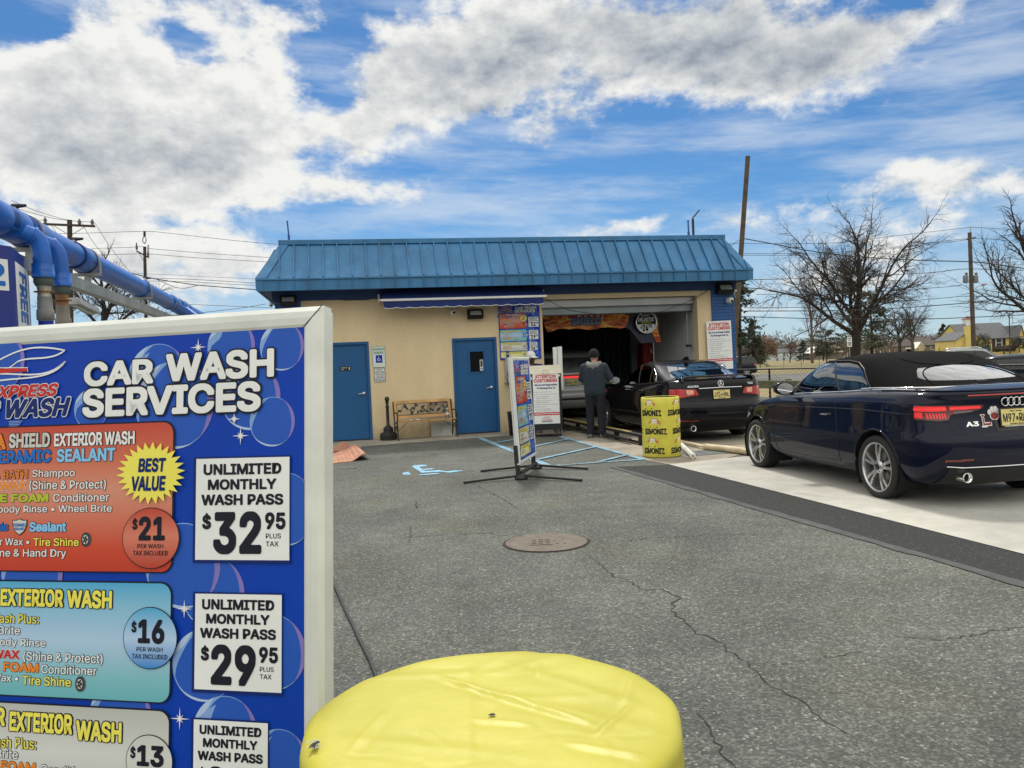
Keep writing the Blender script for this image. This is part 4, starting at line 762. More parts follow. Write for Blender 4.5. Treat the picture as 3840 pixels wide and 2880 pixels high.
# ---------------------------------------------------------------- cars
def lerp_tab(tab, x):
    if x <= tab[0][0]: return tab[0][1]
    for (a, u), (b, v) in zip(tab, tab[1:]):
        if x <= b: t = (x - a) / (b - a); return u + (v - u) * t
    return tab[-1][1]
def smooth_tab(tab, x):                                   # monotone cubic through the table
    n = len(tab)
    if x <= tab[0][0]: return tab[0][1]
    if x >= tab[-1][0]: return tab[-1][1]
    X = [p[0] for p in tab]; Y = [p[1] for p in tab]; d = [(Y[i + 1] - Y[i]) / (X[i + 1] - X[i]) for i in range(n - 1)]
    m = [d[0]] + [0 if d[i - 1] * d[i] <= 0 else 2 * d[i - 1] * d[i] / (d[i - 1] + d[i]) for i in range(1, n - 1)] + [d[-1]]
    for i in range(n - 1):
        if x <= X[i + 1]:
            h = X[i + 1] - X[i]; t = (x - X[i]) / h
            return (1 + 2 * t) * (1 - t)**2 * Y[i] + t * (1 - t)**2 * h * m[i] + t * t * (3 - 2 * t) * Y[i + 1] + t * t * (t - 1) * h * m[i + 1]
class Tab:                                                # dense lookup of a smooth table
    def __init__(s, tab, n=400):
        s.a, s.b = tab[0][0], tab[-1][0]; s.n = n; s.v = [smooth_tab(tab, s.a + (s.b - s.a) * k / n) for k in range(n + 1)]
    def __call__(s, x):
        u = (x - s.a) / (s.b - s.a) * s.n
        if u <= 0: return s.v[0]
        if u >= s.n: return s.v[-1]
        k = int(u); f = u - k; return s.v[k] * (1 - f) + s.v[k + 1] * f
YK, XK, UR, UC = .72, .84, .22, .47                       # share of each quarter outline given to the end face and the corner
class Shell:
    """closed outline rings (end-on superellipses, tail at theta 0, nose at pi) stacked from v=0 to v=1"""
    def __init__(s, rings, zfun, q=(2.6, 2.3)):           # rings: (v, xr, xf, w, p rear, p front)
        s.t = [Tab([(r[0], r[k]) for r in rings]) for k in range(1, 6)]; s.z = zfun; s._c = {}; s.q = q
    def ring(s, v):
        k = round(v, 5)
        if k not in s._c: s._c[k] = [t(v) for t in s.t]
        return s._c[k]
    def pt(s, th, v):
        xr, xf, w, pr, pf = s.ring(v); xm = xr + (xf - xr) * .47; th = th % (2 * math.pi); sy = 1 if th < math.pi else -1; t = th if th < math.pi else 2 * math.pi - th; rear = t <= math.pi / 2
        u = (t if rear else math.pi - t) / (math.pi / 2); p, q, a = (pr, s.q[0], xm - xr) if rear else (pf, s.q[1], xf - xm)
        if u < UR: y = YK * u / UR; x = (1 - y**q)**(1 / p)
        elif u > UC: x = XK * (1 - u) / (1 - UC); y = (1 - x**p)**(1 / q)
        else:
            t1 = math.asin(YK**(q / 2)); t2 = math.acos(XK**(p / 2)); e = t1 + (t2 - t1) * (u - UR) / (UC - UR); x = max(0, math.cos(e))**(2 / p); y = math.sin(e)**(2 / q)
        X = xm - a * x if rear else xm + a * x; return Vector((X, sy * w * y, s.z(v, X)))
    def nrm(s, th, v):
        e = 1e-3; a = s.pt(th + e, v) - s.pt(th - e, v); b = s.pt(th, min(1, v + e)) - s.pt(th, max(0, v - e)); n = b.cross(a)
        if n.length < 1e-12: return Vector((0, 0, 1))
        n.normalize(); p = s.pt(th, v); return n if n.dot(Vector((p.x - 1.2 if abs(p.x - 1.2) > 1.6 else 0, p.y, .2))) >= 0 else -n
def inside(poly, x, y):
    r = False; j = len(poly) - 1
    for i in range(len(poly)):
        (xi, yi), (xj, yj) = poly[i], poly[j]
        if (yi > y) != (yj > y) and x < (xj - xi) * (y - yi) / (yj - yi) + xi: r = not r
        j = i
    return r
def proj_ok(kind, p, th):
    c = math.cos(th)
    if kind == 'L': return p.y > 0, (p.x, p.z)
    if kind == 'R': return p.y < 0, (p.x, p.z)
    if kind == 'B': return c > 0, (p.y, p.z)
    return c < 0, (p.y, p.z)
def thetas(n):
    L = []
    for k in range(n): u = k / n; th = 2 * math.pi * u; L.append(th - .0 * math.sin(4 * th))
    # denser along the flat sides: superellipse parameter crawls at the corners already
    return L
def shell_mesh(sh, nth, nv, regions, mats, v0=0.0, v1=1.0, extra_th=()):
    """regions: list of (kind, polygon, key); faces inside go to mats[key] builders (None = open). Returns {key: MB}, edge loops"""
    T_ = sorted(set([round(t, 6) for t in thetas(nth)] + [round(t % (2 * math.pi), 6) for t in extra_th])); V_ = [v0 + (v1 - v0) * k / nv for k in range(nv + 1)]; out = {k: MB() for k in mats}; edges = {}
    fine = [v0 + (v1 - v0) * k / (nv * 5) for k in range(nv * 5 + 1)]; cols = []
    for th in T_:
        P = [sh.pt(th, v) for v in fine]; iv = []
        for ri, (kind, poly, key) in enumerate(regions):
            ins = []
            for v, p in zip(fine, P):
                ok, q = proj_ok(kind, p, th)
                if ok and inside(poly, *q): ins.append(v)
            if len(ins) > 1: iv.append((ins[0], ins[-1], ri))
        iv.sort(); cols.append(iv)
    def emit(mb, ta, tb, a0, a1, b0, b1, n, mat):
        if a1 - a0 < 1e-5 and b1 - b0 < 1e-5: return
        vs = []
        for k in range(n + 1): vs += [tuple(sh.pt(ta, a0 + (a1 - a0) * k / n)), tuple(sh.pt(tb, b0 + (b1 - b0) * k / n))]
        mb.add(vs, [(2 * k, 2 * k + 2, 2 * k + 3, 2 * k + 1) for k in range(n)], mat, True)
    N = len(T_)
    for i in range(N):
        j = (i + 1) % N; ta, tb = T_[i], T_[j] if j else T_[0] + 2 * math.pi; A, B = {r: (a, b) for a, b, r in cols[i]}, {r: (a, b) for a, b, r in cols[j]}; both = sorted(set(A) & set(B), key=lambda r: A[r][0])
        ca = cb = v0
        for r in both:
            if A[r][0] < ca - 1e-9 or B[r][0] < cb - 1e-9: continue
            emit(out['skin'], ta, tb, ca, A[r][0], cb, B[r][0], max(1, round(nv * (A[r][0] - ca) / (v1 - v0))), mats['skin']); key = regions[r][2]
            if key in out and key != 'skin': emit(out[key], ta, tb, A[r][0], A[r][1], B[r][0], B[r][1], max(2, round(nv * (A[r][1] - A[r][0]) / (v1 - v0))), mats[key])
            ca, cb = A[r][1], B[r][1]; edges.setdefault(r, []).append((ta, A[r]))
        emit(out['skin'], ta, tb, ca, v1, cb, v1, max(1, round(nv * (v1 - ca) / (v1 - v0))), mats['skin'])
    return out, edges
def weld(o, d=5e-4, angle=None):
    import bmesh
    b = bmesh.new(); b.from_mesh(o.data); bmesh.ops.remove_doubles(b, verts=b.verts, dist=d); bmesh.ops.recalc_face_normals(b, faces=b.faces)
    if angle:
        for e in b.edges:
            if len(e.link_faces) == 2 and e.calc_face_angle(0) > R(angle): e.smooth = False
    b.to_mesh(o.data); b.free(); return o
def cap_top(mb, sh, nth, rows, crown, mat, v=1.0, inset=(.35, .35)):
    T_ = [2 * math.pi * k / nth for k in range(nth)]; xr, xf, *_ = sh.ring(v); vs = []
    for t in rows:
        for th in T_:
            p = sh.pt(th, v); sx = min(max(p.x, xr + inset[0]), xf - inset[1]); vs.append((p.x + (sx - p.x) * t, p.y * (1 - t), p.z + crown(sx) * (1 - (1 - t)**2)))
    m = len(rows); mb.add(vs, [(r * nth + k, r * nth + (k + 1) % nth, (r + 1) * nth + (k + 1) % nth, (r + 1) * nth + k) for r in range(m - 1) for k in range(nth)], mat, True)
def patch(sh, kind, poly, mat, off=.004, nth=260, nv=44, th_rng=None, rim=None):
    """thin piece lying on the shell, cut to a polygon seen from the side (L/R) or from behind (B)"""
    mb = MB(); loops = [[], []]; prev = None; fine = [k / (nv * 5) for k in range(nv * 5 + 1)]
    a, b = th_rng or {'L': (.25, 2.9), 'R': (3.4, 6.03), 'B': (-.66, .66), 'F': (1.6, 4.7)}[kind]
    for k in range(nth + 1):
        th = a + (b - a) * k / nth; ins = []
        for v in fine:
            p = sh.pt(th, v); ok, q = proj_ok(kind, p, th)
            if ok and inside(poly, *q): ins.append(v)
        if len(ins) < 2: prev = None; continue
        col_ = []; n = 6
        for q in range(n + 1):
            v = ins[0] + (ins[-1] - ins[0]) * q / n; col_.append(tuple(sh.pt(th, v) + sh.nrm(th, v) * off))
        loops[0].append(col_[0]); loops[1].append(col_[-1])
        if prev: mb.add(prev + col_, [(q, q + 1, n + 2 + q, n + 1 + q) for q in range(n)], mat, True)
        prev = col_
    if rim and loops[0]: mb.tube(loops[0] + loops[1][::-1] + [loops[0][0]], rim[1], rim[0], 5, False)
    return mb
def find_side(sh, x, z, sgn=1):
    lo, hi = .02, math.pi - .02; v = .5
    for _ in range(4):
        a, b = 0., 1.; th = (lo + hi) / 2
        l2, h2 = .02, math.pi - .02
        for _ in range(40):
            th = (l2 + h2) / 2
            if sh.pt(th, v).x < x: l2 = th
            else: h2 = th
        for _ in range(40):
            v = (a + b) / 2
            if sh.pt(th, v).z < z: a = v
            else: b = v
    th = th if sgn > 0 else 2 * math.pi - th; return th, v
def find_rear(sh, y, z):
    a, b = 0., 1.
    for _ in range(40):
        v = (a + b) / 2; xr, xf, w, nr, nf = sh.ring(v); yy = min(.999, abs(y) / w); th = 0
        if yy < YK: th = yy / YK * UR * math.pi / 2
        else:
            q = sh.q[0]; t1 = math.asin(YK**(q / 2)); t2 = math.acos(XK**(nr / 2)); th = min(UC, UR + (math.asin(yy**(q / 2)) - t1) / (t2 - t1) * (UC - UR)) * math.pi / 2
        th = th if y >= 0 else -th
        if sh.pt(th, v).z < z: a = v
        else: b = v
    return th, v
def line_on(sh, pts, kind='L', r=.0035, mat=None, off=0.0, n=14):
    P = []
    for (a, b), (c, d) in zip(pts, pts[1:]):
        for k in range(n):
            t = k / n; x, z = a + (c - a) * t, b + (d - b) * t
            th, v = find_side(sh, x, z, 1 if kind == 'L' else -1) if kind in 'LR' else find_rear(sh, x, z); P.append(sh.pt(th, v) + sh.nrm(th, v) * off)
    x, z = pts[-1]; th, v = find_side(sh, x, z, 1 if kind == 'L' else -1) if kind in 'LR' else find_rear(sh, x, z); P.append(sh.pt(th, v) + sh.nrm(th, v) * off)
    mb = MB(); mb.tube(P, r, mat, 5, False); return mb
RUB = M('tyre_rubber', (.014, .014, .015), .75, 0, .15, 12); ALLOY = M('alloy_silver', (.58, .58, .59), .28, .9, .04, 9); ALLOYD = M('alloy_grey', (.06, .062, .066), .4, .7); TRIMB = M('trim_black', (.006, .006, .007), .35); CHROME = M('chrome', (.75, .76, .77), .12, 1.0, .02); UNDER = M('underbody', (.006, .006, .006), .9)
def paint(name, c, flake=.25):
    m, t, b = new_mat(name); o = t.nodes.new('ShaderNodeTexCoord').outputs['Object']; b.inputs['Base Color'].default_value = tuple(c) + (1,); b.inputs['Metallic'].default_value = flake; b.inputs['Roughness'].default_value = .4; b.inputs['Specular IOR Level'].default_value = .04
    b.inputs['Coat Weight'].default_value = .8; b.inputs['Coat IOR'].default_value = 1.38; n = nnoise(t, o, 2.2, 6, .6); t.links.new(nsmooth(t, n, .35, .75, .01, .045), b.inputs['Coat Roughness'])
    bn = t.nodes.new('ShaderNodeBump'); bn.inputs['Strength'].default_value = .012; bn.inputs['Distance'].default_value = .02; t.links.new(nnoise(t, o, 9, 2, .5), bn.inputs['Height']); t.links.new(bn.outputs[0], b.inputs['Coat Normal']); return m
LAMP_R = M('lamp_red', (.42, .008, .008), .12, 0, .05, 30, coat=1); LAMP_R2 = M('lamp_red_glow', (.75, .015, .02), .2, 0, .1, 40, emit=.28, coat=1); LAMP_DK2 = M('lamp_mid_red', (.22, .006, .006), .15, coat=1); LAMP_G = M('lamp_grey', (.09, .09, .09), .15, coat=1); LAMP_LIT = M('lamp_red_lit', (.95, .05, .05), .2, 0, 0, emit=.8); LAMP_W = M('lamp_clear', (.62, .60, .56), .1, 0, .05, 40, coat=1); LAMP_PINK = M('lamp_amber_pink', (.72, .34, .25), .15, 0, .06, 20, coat=1); LAMP_DK = M('lamp_dark_red', (.12, .004, .004), .15, coat=1)
PLATEM = None
def plate_mat():
    m, t, b = new_mat('plate_yellow'); s = t.nodes.new('ShaderNodeSeparateXYZ'); t.links.new(t.nodes.new('ShaderNodeTexCoord').outputs['Object'], s.inputs[0]); t.links.new(nmix(t, nsmooth(t, nnoise(t, t.nodes['Texture Coordinate'].outputs['Object'], 9, 3, .5), .3, .7), (.62, .52, .16, 1), (.68, .60, .26, 1)), b.inputs['Base Color']); b.inputs['Roughness'].default_value = .4; return m
PLATEM = plate_mat(); PLK = M('plate_black', (.02, .02, .02), .5)
def plate(root, x, z, txt, y=0.0, tilt=4, frame_text=None):
    """rear licence plate facing backwards (-x)"""
    ca, sa = math.cos(R(tilt)), math.sin(R(tilt)); f = lambda a, b, c: (x - c * ca + (b) * sa, y - a, z + b * ca)
    m = MB(f); m.box(-.165, .165, -.086, .086, -.012, .003, TRIMB, .004); m.box(-.152, .152, -.076, .076, .003, .006, PLATEM); m.text(txt, -.138, -.042, .138, .038, PLK, .0075, .022); m.text('New Jersey', -.06, .048, .06, .066, PLK, .0075, .02); m.text('Garden State', -.07, -.066, .07, -.05, PLK, .0075, .02)
    m.box(-.165, .165, -.086, -.072, .006, .0075, TRIMB)
    if frame_text: m.text(frame_text, -.13, -.084, .13, -.074, PW, .0085, .03)
    return m.build('licence_plate', root)
def make_wheel(root, x, y, Rt, wd, style, side, rimr):
    """side=+1: face towards +y"""
    f = lambda a, b, c: (x + a, y + side * (b), Rt + c)
    t = MB(f); hw = wd / 2; pr_ = [(rimr * .98, -hw * .82), (rimr + .012, -hw), (Rt - .035, -hw * 1.02), (Rt - .008, -hw * .86), (Rt, -hw * .6), (Rt, hw * .6), (Rt - .008, hw * .86), (Rt - .035, hw * 1.02), (rimr + .012, hw), (rimr * .98, hw * .82)]
    t.lathe(pr_, RUB, 56, axis='y'); w = t.build('wheel', root)
    r_ = MB(f); r_.lathe([(rimr, hw * .9), (rimr * .955, hw * .92), (rimr * .93, hw * .80), (rimr * .90, hw * .3), (rimr * .88, -hw * .7)], ALLOY, 56, axis='y'); r_.lathe([(rimr * .885, -hw * .1), (.0, -hw * .12)], ALLOYD if style != 'five' else TRIMB, 40, axis='y'); r_.lathe([(.15, -hw * .0), (.15, hw * .1), (.05, hw * .1)], M('brake_disc', (.2, .19, .18), .35, .8), 36, axis='y')
    def spoke(a0, w0, w1, r0, r1, b0, b1, th=.02, skew=0.0):
        c, s_ = math.cos(a0), math.sin(a0); pts = []
        for rr, ww, bb, sk in ((r0, w0, b0, 0), (r0 + (r1 - r0) * .5, (w0 + w1) * .47, (b0 + b1) / 2 + .008, skew * .5), (r1, w1, b1, skew)):
            for sg in (-1, 1): u, v_ = rr, sg * ww / 2 + sk; pts.append((u * c - v_ * s_, bb, u * s_ + v_ * c))
        vs = pts + [(p[0], p[1] - th, p[2]) for p in pts]; r_.add(vs, [(0, 1, 3, 2), (2, 3, 5, 4), (0, 2, 8, 6), (2, 4, 10, 8), (1, 7, 9, 3), (3, 9, 11, 5)], ALLOY)
    if style == 'twin':
        for k in range(5):
            a = 2 * math.pi * k / 5 + math.pi / 2 + .12
            for sg in (-1, 1): spoke(a + sg * .13, .030, .032, .055, rimr * .95, hw * .70, hw * .80, .03, sg * .010)
    elif style == 'five':
        for k in range(10): spoke(2 * math.pi * k / 10, .03, .026, .05, rimr * .95, hw * .6, hw * .75, .03)
    else:
        for k in range(5): spoke(2 * math.pi * k / 5 + .3, .07, .085, .04, rimr * .95, hw * .6, hw * .75, .03)
    r_.lathe([(.068, hw * .62), (.062, hw * .76), (.034, hw * .80)], ALLOY, 30, axis='y'); r_.lathe([(.034, hw * .79), (.030, hw * .86), (0, hw * .87)], TRIMB, 24, axis='y')
    for k in range(5): a = 2 * math.pi * k / 5 + .4; r_.lathe([(0, hw * .8), (.007, hw * .8), (.007, hw * .7)], ALLOYD, 8, (.05 * math.cos(a), 0, .05 * math.sin(a)), axis='y')
    r_.build('rim', w); return w
def circ(cx, cz, r, n=40): return [(cx + r * math.cos(2 * math.pi * k / n), cz + r * math.sin(2 * math.pi * k / n)) for k in range(n)]
def arch_liner(mb, x, z, r, y0, y1, mat):
    n = 24; vs = []
    for k in range(n + 1):
        a = R(-35 + 250 * k / n)
        for y in (y0, y1): vs.append((x + r * math.cos(a), y, z + r * math.sin(a)))
    mb.add(vs, [(2 * k, 2 * k + 1, 2 * k + 3, 2 * k + 2) for k in range(n)], mat, True); mb.poly([(x + r * math.cos(R(-35 + 250 * k / n)), y1, z + r * math.sin(R(-35 + 250 * k / n))) for k in range(n + 1)], mat)
def car_body(root, sh, paintm, wb, Rt, arch, w_arch, crown, nth=420, holes=()):
    regs = [(k, circ(x, Rt + .01, arch, 60), 'arch') for k in 'LR' for x in (0.0, wb)]
    out, _ = shell_mesh(sh, nth, 46, regs, {'skin': paintm}); b = out['skin']; cap_top(b, sh, nth, [0, .06, .16, .3, .5, .75, 1.0], crown, paintm)
    bo = weld(b.build('body', root)); u = MB()
    for x in (0.0, wb):
        for s_ in (-1, 1): arch_liner(u, x, Rt + .01, arch + .004, s_ * (w_arch - .012), s_ * (w_arch - .34), UNDER)
    xr, xf, w, *_ = sh.ring(0.0); u.box(xr + .35, xf - .35, -w * .74, w * .74, sh.z(0, 1.2) - .02, sh.z(0, 1.2) + .06, UNDER); u.build('underbody', root)
    for x in (0.0, wb):
        for kind, s_ in (('L', 1), ('R', -1)):
            P = []
            for k in range(31):
                a = R(8 + 164 * k / 30); th, v = find_side(sh, x + arch * math.cos(a), Rt + .01 + arch * math.sin(a), s_); P.append(sh.pt(th, v) - sh.nrm(th, v) * .004)
            m = MB(); m.tube(P, .011, paintm, 6); m.build('arch_lip', bo)
    return bo
def ring_loop(m, pts, r, mat, n=6): m.tube(list(pts) + [pts[0], pts[1]], r, mat, n, False)
def seat(root, x, y, z, mat, w=.50, h=.62):
    m = MB(); m.box(x - .02, x + .50, y - w / 2, y + w / 2, z, z + .14, mat, .05)
    vs = [];  
    for k, (dx, dz, ww) in enumerate(((.02, .1, .9), (-.06, .35, 1.), (-.13, .58, .82), (-.15, h, .6))): vs += [(x + dx + .07, y - w / 2 * ww, z + dz), (x + dx + .07, y + w / 2 * ww, z + dz), (x + dx - .07, y + w / 2 * ww, z + dz), (x + dx - .07, y - w / 2 * ww, z + dz)]
    m.add(vs, [(4 * k + i, 4 * k + (i + 1) % 4, 4 * k + 4 + (i + 1) % 4, 4 * k + 4 + i) for k in range(3) for i in range(4)] + [(12, 13, 14, 15)], mat, True); m.box(x - .21, x - .11, y - .13, y + .13, z + h + .03, z + h + .20, mat, .04); return m.build('seat', root)
def mirror_part(root, x, y, z, s_, mat, glass, scale=1.0):
    m = MB(); vs = []; n = 14; k_ = scale
    for a, (dx, sc__) in enumerate(((-.055, .93), (-.05, 1.0), (0, 1.0), (.05, .88), (.09, .55), (.10, .2))):
        for k in range(n): c = 2 * math.pi * k / n; yy, zz = abs(math.cos(c))**.7 * (1 if math.cos(c) > 0 else -1), abs(math.sin(c))**.7 * (1 if math.sin(c) > 0 else -1); vs.append((x + dx * k_, y + s_ * (.115 + .115 * yy * sc__) * k_, z + (.085 + .075 * zz * sc__ + .012 * yy * s_ * 0) * k_))
    m.add(vs, [(a * n + k, a * n + (k + 1) % n, (a + 1) * n + (k + 1) % n, (a + 1) * n + k) for a in range(5) for k in range(n)], mat, True); m.poly(vs[-n:], mat)
    m.prism([(x - .03, y - s_ * .01, z - .0), (x + .05, y - s_ * .01, z), (x + .05, y + s_ * .08, z + .04), (x - .03, y + s_ * .08, z + .04)], (0, 0, .03), TRIMB); o = m.build('mirror', root)
    g = MB(); g.poly([(x - .057 * k_, y + s_ * (.115 + .104 * math.cos(c) * 1.0) * k_, z + (.085 + .066 * math.sin(c)) * k_) for c in [2 * math.pi * k / 20 for k in range(20)]], glass); g.build('mirror_glass', o); return o
MIRG = M('mirror_glass', (.8, .82, .84), .03, 1.0, 0); SEATM = M('seat_leather', (.05, .05, .052), .5, 0, .1, 8); SEATL = M('seat_grey', (.11, .11, .11), .6, 0, .1, 8)
# ---- dark blue convertible with its black fabric top up
_T1 = Tab([(-.9, 1.075), (-.5, 1.085), (.1, 1.075), (.7, 1.04), (1.75, .985), (2.0, .965), (2.6, .89), (3.15, .78), (3.47, .70)])
_T2 = Tab([(0, .19), (.1, .24), (.22, .36), (.36, .52), (.46, .62), (.53, .68), (.7, .82), (.84, .915), (.92, .96), (1, .985)])
def z_conv(v, x):
    zb = _T1(x); zr = _T2(v)
    return zr if zr < .62 else .62 + (zr - .62) * (zb - .62) / (.985 - .62)
conv_rings = [(0, -.60, 3.22, .72, 14, 7), (.1, -.76, 3.36, .82, 15, 7), (.22, -.845, 3.45, .872, 16, 7), (.36, -.865, 3.47, .890, 17, 7), (.46, -.860, 3.46, .895, 17, 7), (.53, -.825, 3.44, .889, 17, 7), (.70, -.785, 3.41, .884, 17, 7), (.79, -.778, 3.37, .882, 17, 7), (.86, -.778, 3.32, .860, 17, 7), (.93, -.800, 3.26, .825, 17, 7), (1, -.775, 3.18, .775, 16, 7)]
conv = thing('convertible_car', 'dark navy convertible with black fabric top up and lit red rear lights', 'car', (4.47, 8.20, 0), math.atan2(.987, -.160))
NAVYP = paint('navy_car_paint', (.002, .004, .018), .1); csh = Shell(conv_rings, z_conv)
cb = car_body(conv, csh, NAVYP, 2.595, .318, .368, .885, lambda x: .045 + .02 * sstep(-.3, .4, x))
FABRIC = M('black_canvas', (.006, .006, .0068), .95, 0, .12, 30, .35, 220, spec=.1)
GLASS = glass_mat('car_glass', (.74, .82, .80), 2.6); GLASSD = glass_mat('privacy_glass', (.10, .12, .13), 1.3); GLASSB = glass_mat('rear_glass', (.20, .23, .24), 4.2)
ct_rings = [(0, -.52, 2.42, .765, 7, 6), (.25, -.34, 2.20, .735, 7, 6), (.5, -.14, 1.96, .695, 7, 6), (.75, .08, 1.73, .64, 6.5, 6), (.9, .25, 1.58, .585, 6, 6), (1, .42, 1.47, .50, 6, 6)]
_T3 = Tab([(-.6, 1.10), (.1, 1.09), (.7, 1.05), (1.75, .99), (2.1, .965)])
_T4 = Tab([(.0, 1.385), (.5, 1.43), (.9, 1.43), (1.3, 1.395)])
_T5 = Tab([(0, 0), (.25, .28), (.5, .55), (.75, .80), (.9, .93), (1, 1)])
def z_ct(v, x): zb = _T3(x); zt = _T4(x); k = _T5(v); return zb + (zt - zb) * k
ct = Shell(ct_rings, z_ct)
side_w = [(2.26, .972), (2.19, 1.015), (1.88, 1.20), (1.64, 1.33), (1.48, 1.352), (.80, 1.355), (.62, 1.335), (.48, 1.28), (.30, 1.13), (.24, 1.06), (.24, 1.0), (1.0, .97)]
rear_w = [(-.50, 1.175), (-.53, 1.20), (-.46, 1.255), (-.40, 1.285), (0, 1.305), (.40, 1.285), (.46, 1.255), (.53, 1.20), (.50, 1.175), (.44, 1.168), (0, 1.158), (-.44, 1.168)]
front_w = [(-.70, 1.0), (-.55, 1.34), (.55, 1.34), (.70, 1.0)]
out, ed = shell_mesh(ct, 460, 40, [('L', side_w, 'glass'), ('R', side_w, 'glass'), ('B', rear_w, 'rear'), ('F', front_w, 'glass2')], {'skin': FABRIC, 'glass': GLASS, 'rear': GLASSB, 'glass2': GLASS}, v0=-.0)
cap_top(out['skin'], ct, 460, [0, .1, .25, .45, .7, 1.0], lambda x: .025, FABRIC, 1.0, (.3, .3))
weld(out['skin'].build('fabric_top', conv)); weld(out['glass'].build('side_window', conv)); weld(out['rear'].build('rear_window', conv)); weld(out['glass2'].build('windscreen', conv))
for k in 'LR': line_on(ct, [(-.42, 1.11), (-.22, 1.20), (.02, 1.31), (.26, 1.385)], k, .007, FABRIC, .001).build('fabric_seam', conv)
# A-pillars and seal lines
for s_ in (1, -1):
    k = 'L' if s_ > 0 else 'R'
    m = line_on(ct, [(2.36, .98), (2.24, 1.03), (1.93, 1.215), (1.68, 1.35)], k, .024, NAVYP, -.006); m.build('windscreen_pillar', conv)
    m = line_on(ct, [(1.66, 1.362), (1.48, 1.374), (.80, 1.376), (.60, 1.355), (.45, 1.29), (.27, 1.13), (.20, 1.06)], k, .010, TRIMB, .002); m.build('window_seal', conv)
    m = line_on(ct, [(.80, 1.05), (1.08, 1.36)], k, .011, TRIMB, .0); m.build('window_divider', conv)
    m = MB(); P = []
    for i in range(41): th, v = find_side(csh, 2.25 - 2.70 * i / 40, 5, s_); q = csh.pt(th, 1.0); P.append(Vector((q.x, q.y - s_ * .012, q.z + .006)))
    m.tube(P, .012, CHROME, 6); m.build('belt_strip', conv)
# chrome strip goes round behind the top
m = MB(); P = []
for i in range(41): th = -1.25 + 2.5 * i / 40; q = ct.pt(th, 0.0); P.append(q + Vector((-.03, 0, .010)))
m.tube(P, .011, CHROME, 6); m.build('belt_strip', conv)
for k in 'LR':
    m = line_on(csh, [(.66, .30), (.66, .60), (.70, .98)], k, .0045, TRIMB); m.build('door_gap', cb); m = line_on(csh, [(.66, .31), (1.2, .285), (2.05, .29), (2.10, .45), (2.12, .70), (2.02, .96)], k, .0045, TRIMB); m.build('door_gap', cb)
    m = line_on(csh, [(-.70, .865), (.2, .885), (1.2, .865), (2.1, .845), (2.9, .76)], k, .0055, NAVYP, .001); m.build('shoulder_crease', cb)
    th, v = find_side(csh, .86, .80, 1 if k == 'L' else -1); p = csh.pt(th, v); nn = csh.nrm(th, v); m = MB(); m.tube([p + nn * .004 + Vector((-.10, 0, 0)), p + nn * .03 + Vector((-.07, 0, .003)), p + nn * .03 + Vector((.07, 0, .0)), p + nn * .004 + Vector((.10, 0, -.003))], .013, NAVYP, 8); m.tube([p + nn * .041 + Vector((-.07, 0, .003)), p + nn * .041 + Vector((.07, 0, 0))], .004, CHROME, 6); m.build('door_handle', cb)
m = line_on(csh, [(-.62, .74), (-.60, .70), (-.3, .66), (0, .655), (.3, .66), (.60, .70), (.62, .74)], 'B', .004, TRIMB); m.build('boot_gap', cb)
for s_ in (1, -1): m = line_on(csh, [(s_ * .62, .74), (s_ * .56, .86), (s_ * .60, 1.03)], 'B', .004, TRIMB); m.build('boot_gap', cb)
# tail lamps: lit red light guides over darker lenses
for s_ in (1, -1):
    q = lambda L: [(s_ * a, b) for a, b in L]
    l = patch(csh, 'B', q([(.90, .958), (.30, .948), (.29, .930), (.33, .905), (.42, .878), (.60, .862), (.62, .815), (.70, .806), (.90, .826)]), LAMP_DK, .004, rim=(TRIMB, .004)).build('tail_light', conv)
    patch(csh, 'B', q([(.90, .950), (.635, .946), (.635, .898), (.90, .898)]), LAMP_R2, .0075).build('light_guide', l); patch(csh, 'B', q([(.61, .943), (.315, .940), (.330, .912), (.61, .905)]), LAMP_R2, .0075).build('light_guide', l)
    patch(csh, 'B', q([(.90, .892), (.80, .892), (.80, .838), (.90, .840)]), LAMP_R2, .0075).build('light_guide', l)
    for j in range(7): patch(csh, 'B', q([(.785 - .021 * j, .884), (.772 - .021 * j, .884), (.766 - .021 * j, .832), (.779 - .021 * j, .832)]), LAMP_R2, .0075, 700).build('light_guide', l)
    patch(csh, 'B', q([(.90, .928), (.635, .926), (.635, .916), (.90, .916)]), LAMP_LIT, .010).build('light_guide', l); patch(csh, 'B', q([(.61, .928), (.33, .928), (.335, .920), (.61, .917)]), LAMP_LIT, .010).build('light_guide', l); patch(csh, 'B', q([(.58, .898), (.40, .902), (.42, .884), (.58, .872)]), LAMP_G, .0075).build('reversing_lens', l)
    patch(csh, 'B', q([(.70, .465), (.45, .470), (.45, .445), (.70, .435)]), LAMP_DK2, .005, rim=(TRIMB, .004)).build('reflector', conv)
th, v = find_rear(csh, 0, .80)
patch(csh, 'B', [(-.24, .905), (.24, .905), (.20, .70), (-.20, .70)], TRIMB, .003).build('plate_recess', cb)
px_ = csh.pt(*find_rear(csh, 0, .80)).x; plate(conv, px_ - .018, .822, 'M97\u2022RLD', 0, 5, 'JACK DANIELS MOTORS')
m = MB(lambda a, b, c: (csh.pt(*find_rear(csh, 0, .965)).x - .012 - c, -a, .965 + b))
for k in range(4):
    cx = -.088 + .0587 * k; ring_loop(m, [(cx + .038 * math.cos(2 * math.pi * i / 28), .038 * math.sin(2 * math.pi * i / 28), .004 + .0015 * (k % 2)) for i in range(28)], .0055, CHROME)
m.build('emblem', conv)
